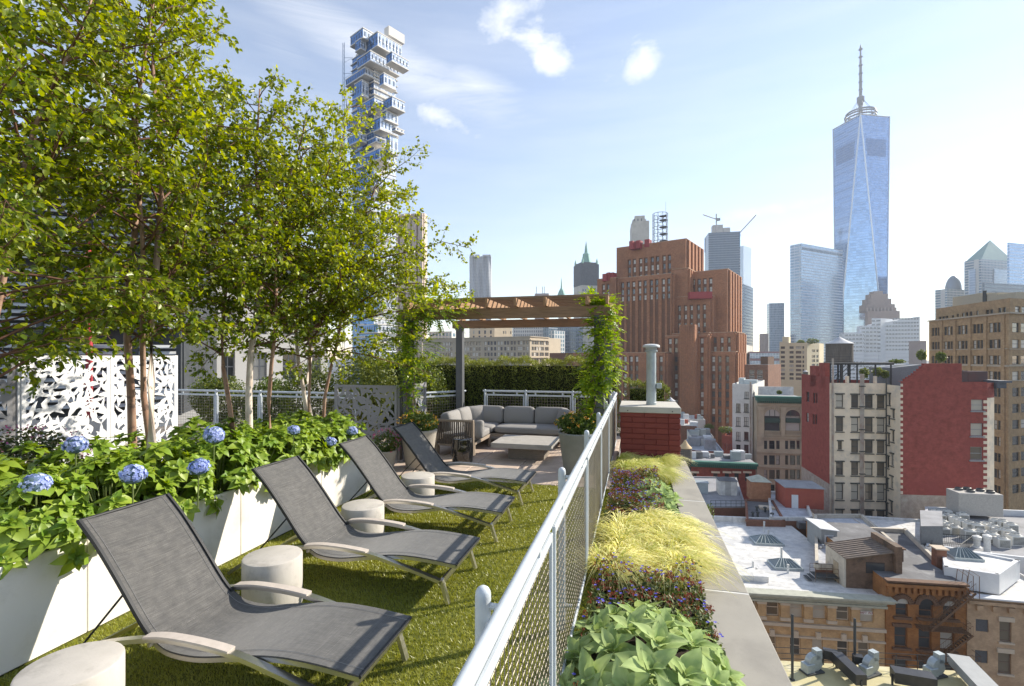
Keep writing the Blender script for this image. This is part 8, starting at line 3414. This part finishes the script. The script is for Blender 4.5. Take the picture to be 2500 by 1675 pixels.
# beige block seen through the pergola
c1x = lambda x: 1000 + x / 4.682
c1y = lambda y: 580 + y / 4.682
m_bg = mat('buff_brick', (.50, .42, .31), .85, (.44, .37, .275), scale=.15, stain=(.36, .30, .23), stain_scale=.08)
A, B, C = PXY(c1x(150), 372), PXY(c1x(1375), 325), PXY(c1x(1590), 345)
t = thing('buff_brick_block', 'long buff brick block with rows of windows seen through the pergola', 'building', (B.x, B.y, GROUND))
F, G = Face(A, B), Face(B, C)
zt = zat(B, c1y(1135))
cols = [(c1x(x), c1x(x + 24)) for x in (285, 312, 345, 378, 410, 440, 465, 590, 623, 655, 688, 722, 757, 788, 855, 890, 925, 965, 1004, 1038, 1080, 1113, 1155, 1190, 1235, 1260, 1298, 1335)]
rows = [(c1y(y), c1y(y + 42)) for y in (1180, 1247, 1313, 1385, 1455)]
hs = F.grid(cols, rows, c1x(1340))
hg = G.grid([(c1x(x), c1x(x + 24)) for x in (1395, 1425, 1450, 1485, 1510, 1545, 1565)], rows, c1x(1400))
bk = Vector((-F.d.y, F.d.x)) * 20
block(t, [A, B, C, C + bk, A + bk], GROUND, zt, m_bg, {0: hs, 1: hg}, (f_brown, g_blind), m_roofgrey, .4, 0, 'sash', [0])
mb = MB()
for F_ in (F, G):
 for y in (1168, 1370):
  mb.box(F_.at(F_.len / 2, F_.z(c1x(1375), c1y(y)), .3), (F_.len, .8, .7), F_.rz)
 mb.box(F_.at(F_.len / 2, zt + .2, .2), (F_.len + .3, .8, .5), F_.rz)
mb.build('cornice_bands', m_bg, t)
A, B, C = PXY(c1x(690), 395), PXY(c1x(970), 390), PXY(c1x(1172), 400)
t = thing('cream_loft_block', 'cream loft block rising behind the buff brick block', 'building', (B.x, B.y, GROUND))
F, G = Face(A, B), Face(B, C)
hs = F.grid([(c1x(x), c1x(x + 20)) for x in (722, 787, 852, 918)], [(c1y(1062), c1y(1102)), (c1y(1122), c1y(1150)), (c1y(1000), c1y(1040))], c1x(850))
hg = G.grid([(c1x(x), c1x(x + 14)) for x in (1068, 1090, 1150)], [(c1y(1068), c1y(1100)), (c1y(1000), c1y(1032))], c1x(1080))
block(t, [A, B, C, C + Vector((-5, 18)), A + Vector((-5, 18))], GROUND, zat(B, c1y(985)), mat('cream_brick', (.60, .50, .36), .85, (.53, .44, .32), scale=.1), {0: hs, 1: hg}, (f_brown, g_dark), m_roofgrey, .4)
for nm, lb, x0, x1, y, d, mt, cat in (('white_office_block', 'white gridded office block behind the buff brick block', 1175, 1525, 1000, 520, curtainmat('white_grid', (.16, .18, .2), (.62, .61, .58), fh=3.8, fw=2.4, lw=.45, rough=.3, metal=.1, band=(.62, .61, .58), band_w=.45), 'building'),
         ('patterned_tower', 'narrow tower with dark diagonal pattern beside the white office block', 1525, 1590, 1020, 500, c_dark, 'building'),
         ('small_glass_block', 'small teal glass block beside the pergola vine', 1592, 1652, 1065, 470, c_grid, 'building'),
         ('dark_glass_block', 'wide dark blue glass block under the pergola beam', 1660, 1835, 1000, 560, c_dark, 'building'),
         ('dark_glass_wing', 'lower wing of the dark blue glass block', 1835, 1932, 1020, 552, c_dark, 'building'),
         ('tan_low_block', 'low reddish block at the foot of the dark glass', 1600, 1990, 1320, 300, bBr, 'building'),
         ('grey_stone_block', 'grey stone block left of the cream loft block', 225, 480, 1075, 430, c_grid, 'building'),
         ('distant_red_top', 'distant stepped block with a reddish top above the pergola', 1430, 1590, 640, 900, mat('rosy_stone', (.45, .36, .33), .8, (.38, .31, .29), scale=.05), 'skyscraper'),
         ('distant_grey_block', 'distant grey tower just above the pergola rafters', 1700, 1760, 660, 950, m_lime, 'skyscraper')):
 A, B = PXY(c1x(x0), d), PXY(c1x(x1), d - 4)
 t = thing(nm, lb, cat, (A.x, A.y, GROUND))
 block(t, footprint(A, B, 18), GROUND, zat(A, c1y(y)), mt, name='facade')
 if nm.startswith('distant_red'):
  for x in (1450, 1520, 1540):
   q = PXY(c1x(x), d)
   mb = MB()
   mb.tube([(q.x, q.y, zat(q, c1y(645))), (q.x, q.y, zat(q, c1y(560)))], .5, 4)
   mb.build('mast', m_mastg, t)
 if nm.startswith('distant_grey'):
  q = PXY(c1x(1735), d)
  mb = MB()
  mb.lathe((q.x, q.y, zat(q, c1y(660))), [(8, 0), (5, 8), (1.5, 14), (.3, 34)], 8)
  mb.build('spirelet', m_copper, t)
# --- filler roofs between the white building and the chimney
fill = [(kx(800), kx(960), ky(760), 190, m_roofwhite, 'flat white roof with clutter beyond the chimney'), (kx(900), kx(1120), ky(860), 165, m_roofgrey, 'low grey roof with tanks beyond the chimney'),
  (kx(905), kx(1215), ky(990), 120, m_roofblue, 'pale painted low house behind the tan cone water tank'), (kx(1195), kx(1290), ky(850), 150, m_redst, 'small red walled roof garden house'),
  (kx(800), kx(1040), ky(700), 215, m_roofwhite, 'pale low block at the foot of the brick tower')]
for i, (x0, x1, y, d, rf, lb) in enumerate(fill):
 A, B = PXY(x0, d), PXY(x1, d - 2)
 t = thing('low_house', lb, 'building', (A.x, A.y, GROUND))
 zt = zat(A, y)
 F = Face(A, B)
 hs = [(F.len * (k + .25) / 5, zt - 4.4, F.len * (k + .55) / 5, zt - 2.4) for k in range(5)] if i in (2, 3) else []
 block(t, footprint(A, B, 16), GROUND, zt, (bBr, m_wbr, bBr, m_redst, m_wbr)[i], {0: hs}, (f_white, g_dark), rf, .25, .5)
 for k in range(6):
  mb = MB()
  w, h = rnd.uniform(1, 3), rnd.uniform(.8, 2.6)
  mb.bbox(F.at(F.len * rnd.uniform(.08, .92), zt - .5 + h / 2, -rnd.uniform(2, 12)), (w, rnd.uniform(1, 3), h), .05, F.rz + rnd.uniform(-.1, .1))
  mb.build('roof_unit', rnd.choice((m_galv, m_whitemetal, m_redst, m_ac, m_roofgrey)), t)
for i, (px, py, d, w, h, lb) in enumerate(((kx(1225), ky(800), 152, 20, 9, 'green roof garden on the small red walled house'), (kx(1075), ky(770), 185, 12, 7, 'yellow green bush on the roofs beyond the chimney'), (kx(1730), ky(450), 122, 5, 3, 'orange flowered pot plant on the beige building roof'))):
 c = P(px, py, d)
 s = d / FPX
 shrub('garden_bush', lb, (c.x, c.y, c.z), (w * s, w * s * .6, h * s), 800, m_rgreen, (.2, .42))
# ------------------------------------------------------------------ behind the birches: louvred plant screen and pale building
lv = thing('louvred_plant_house', 'dark steel roof plant house with white horizontal louvres behind the birches', 'building', (-16, 12, 0))
m_lv = mat('louvre_blade', (.60, .61, .61), .5, (.52, .53, .53), scale=2)
m_dkst = mat('dark_steel', (.06, .065, .07), .6, (.04, .045, .05), scale=3)
LA, LB = PXY(-160, 13.5), PXY(438, 15.5)
F = Face(LA, LB)
mb = MB()
mb.prism([tuple(p) for p in footprint(F.at(0, 0, -.5).xy, F.at(F.len, 0, -.5).xy, 5)], -.05, 7.2)
mb.build('dark_interior', m_dkst, lv)
n = 34
mb = MB()
mb.bbox((0, 0, 0), (F.len, .16, .03), .004)
me = mesh_only(mb, 'louvre', m_lv)
for k in range(n):
 z = .3 + k * .20
 if 9 < k < 12 or 20 < k < 22:
  continue
 inst('louvre', me, lv, F.at(F.len / 2, z, -.1), (R(35), 0, F.rz))
for k in range(6):
 mb = MB()
 mb.bbox(F.at(F.len * k / 5, 3.6, .02), (.14, .14, 7.3), .01, F.rz)
 mb.build('steel_post', m_dkst, lv)
mb = MB()
mb.bbox(F.at(F.len / 2, 7.3, 0), (F.len + .2, .3, .2), .02, F.rz)
mb.build('top_beam', m_lv, lv)
q = on_line(218, LA - F.n * -.35, F.d)
t = thing('red_standpipe', 'red painted standpipe before the louvred plant house', 'pipe', (q.x, q.y, 0))
mb = MB()
mb.tube([(q.x, q.y, 0), (q.x, q.y, 5.0), (q.x + .3, q.y, 5.3)], .09, 10)
mb.build('pipe', mat('red_pipe_paint', (.42, .04, .05), .5), t, smooth=40)
for z in (1, 3):
 mb = MB()
 mb.lathe((q.x, q.y, z), [(.13, -.05), (.13, .05)], 12)
 mb.build('flange', MATS['red_pipe_paint'], t)
A, B = PXY(425, 26), PXY(800, 31)
t = thing('pale_stucco_building', 'pale stucco building with tall windows glimpsed through the birch leaves', 'building', (A.x, A.y, GROUND))
F = Face(A, B)
hs = F.grid([(x, x + 34) for x in (462, 540, 618, 690, 750)], [(735, 815), (590, 670), (860, 930)], 600)
block(t, footprint(A, B, 12), GROUND, zat(A, 560), mat('pale_stucco', (.66, .63, .58), .8, (.58, .55, .50), scale=.6), {0: hs}, (f_grey, g_dark), m_roofgrey, .3, 0, 'cross')
# ------------------------------------------------------------------ air
hz = MB()
hz.box((0, 900, 185), (5200, 2400, 560))
m_h = bpy.data.materials.new('air_haze')
m_h.use_nodes = True
tt = m_h.node_tree
tt.nodes.clear()
pv = N(tt, 'ShaderNodeVolumePrincipled')
pv.inputs['Color'].default_value = (.80, .88, 1.0, 1)
pv.inputs['Density'].default_value = .00015
pv.inputs['Anisotropy'].default_value = .3
ou = N(tt, 'ShaderNodeOutputMaterial')
L(tt, pv.outputs[0], ou.inputs['Volume'])
ho = hz.build('haze', m_h, kind='stuff')
ho['label'] = 'thin pale haze in the air over the city'
# ================================================================== pieces that can be told apart become parts of their own
ONE = {'lintels': 'lintel', 'lintels_and_sills': 'lintel', 'sills': 'sill', 'lintel_stones': 'lintel_stone', 'brownstone_trim': 'brownstone_lintel', 'corbel_table': 'corbel',
 'brick_cornice': 'corbel', 'pilasters': 'pilaster', 'string_course': 'string_course', 'stone_bands': 'stone_band', 'brick_piers': 'brick_pier', 'piers': 'pier', 'pier_ribs': 'pier_rib',
 'stone_piers': 'stone_pier', 'parapet_teeth': 'parapet_tooth', 'voussoirs': 'voussoir', 'pilaster_stone': 'pilaster_stone', 'cornice_bands': 'cornice_band', 'top_louvres': 'top_louvre',
 'roof_screens': 'roof_screen', 'ribbon_windows': 'ribbon_window', 'floor_slabs': 'floor_slab', 'toothed_quoins': 'quoin', 'railing_panel': 'railing_bar', 'floor_slab': 'floor_slab', 'pinnacles': 'pinnacle', 'coping': 'coping'}
MASS = ('window_bays', 'slot_windows', 'dentils', 'louvre_band', 'staves', 'balustrade', 'limbs', 'stems', 'seam', 'louvres', 'top_windows', 'guy_cables', 'hoist_mast', 'wire_mesh', 'joists', 'netting', 'weep_hole', 'floor_plate')
def base(n):
 return n.rsplit('.', 1)[0] if n[-3:].isdigit() and '.' in n else n
def split_pieces(o):
 me = o.data
 n = len(me.vertices)
 par = list(range(n))
 def find(i):
  while par[i] != i:
   par[i] = par[par[i]]
   i = par[i]
  return i
 for p in me.polygons:
  v = list(p.vertices)
  r0 = find(v[0])
  for i in v[1:]:
   par[find(i)] = r0
 groups = {}
 for p in me.polygons:
  groups.setdefault(find(p.vertices[0]), []).append(p)
 nm = ONE[base(o.name)]
 if len(groups) < 2:
  return
 for ps in groups.values():
  ids = sorted({i for p in ps for i in p.vertices})
  mp = {i: k for k, i in enumerate(ids)}
  m2 = bpy.data.meshes.new(nm)
  m2.from_pydata([me.vertices[i].co[:] for i in ids], [], [[mp[i] for i in p.vertices] for p in ps])
  m2.materials.append(me.materials[0])
  q = bpy.data.objects.new(nm, m2)
  COL.objects.link(q)
  q.parent = o.parent
  for c in list(o.children):
   c.parent = q
 bpy.data.objects.remove(o)
for o in list(bpy.data.objects):
 if o.type == 'MESH' and o.parent and base(o.name) in ONE and o.get('kind') is None:
  split_pieces(o)
for o in bpy.data.objects:
 if o.type == 'MESH' and o.parent and base(o.name) in MASS:
  o['kind'] = 'stuff'
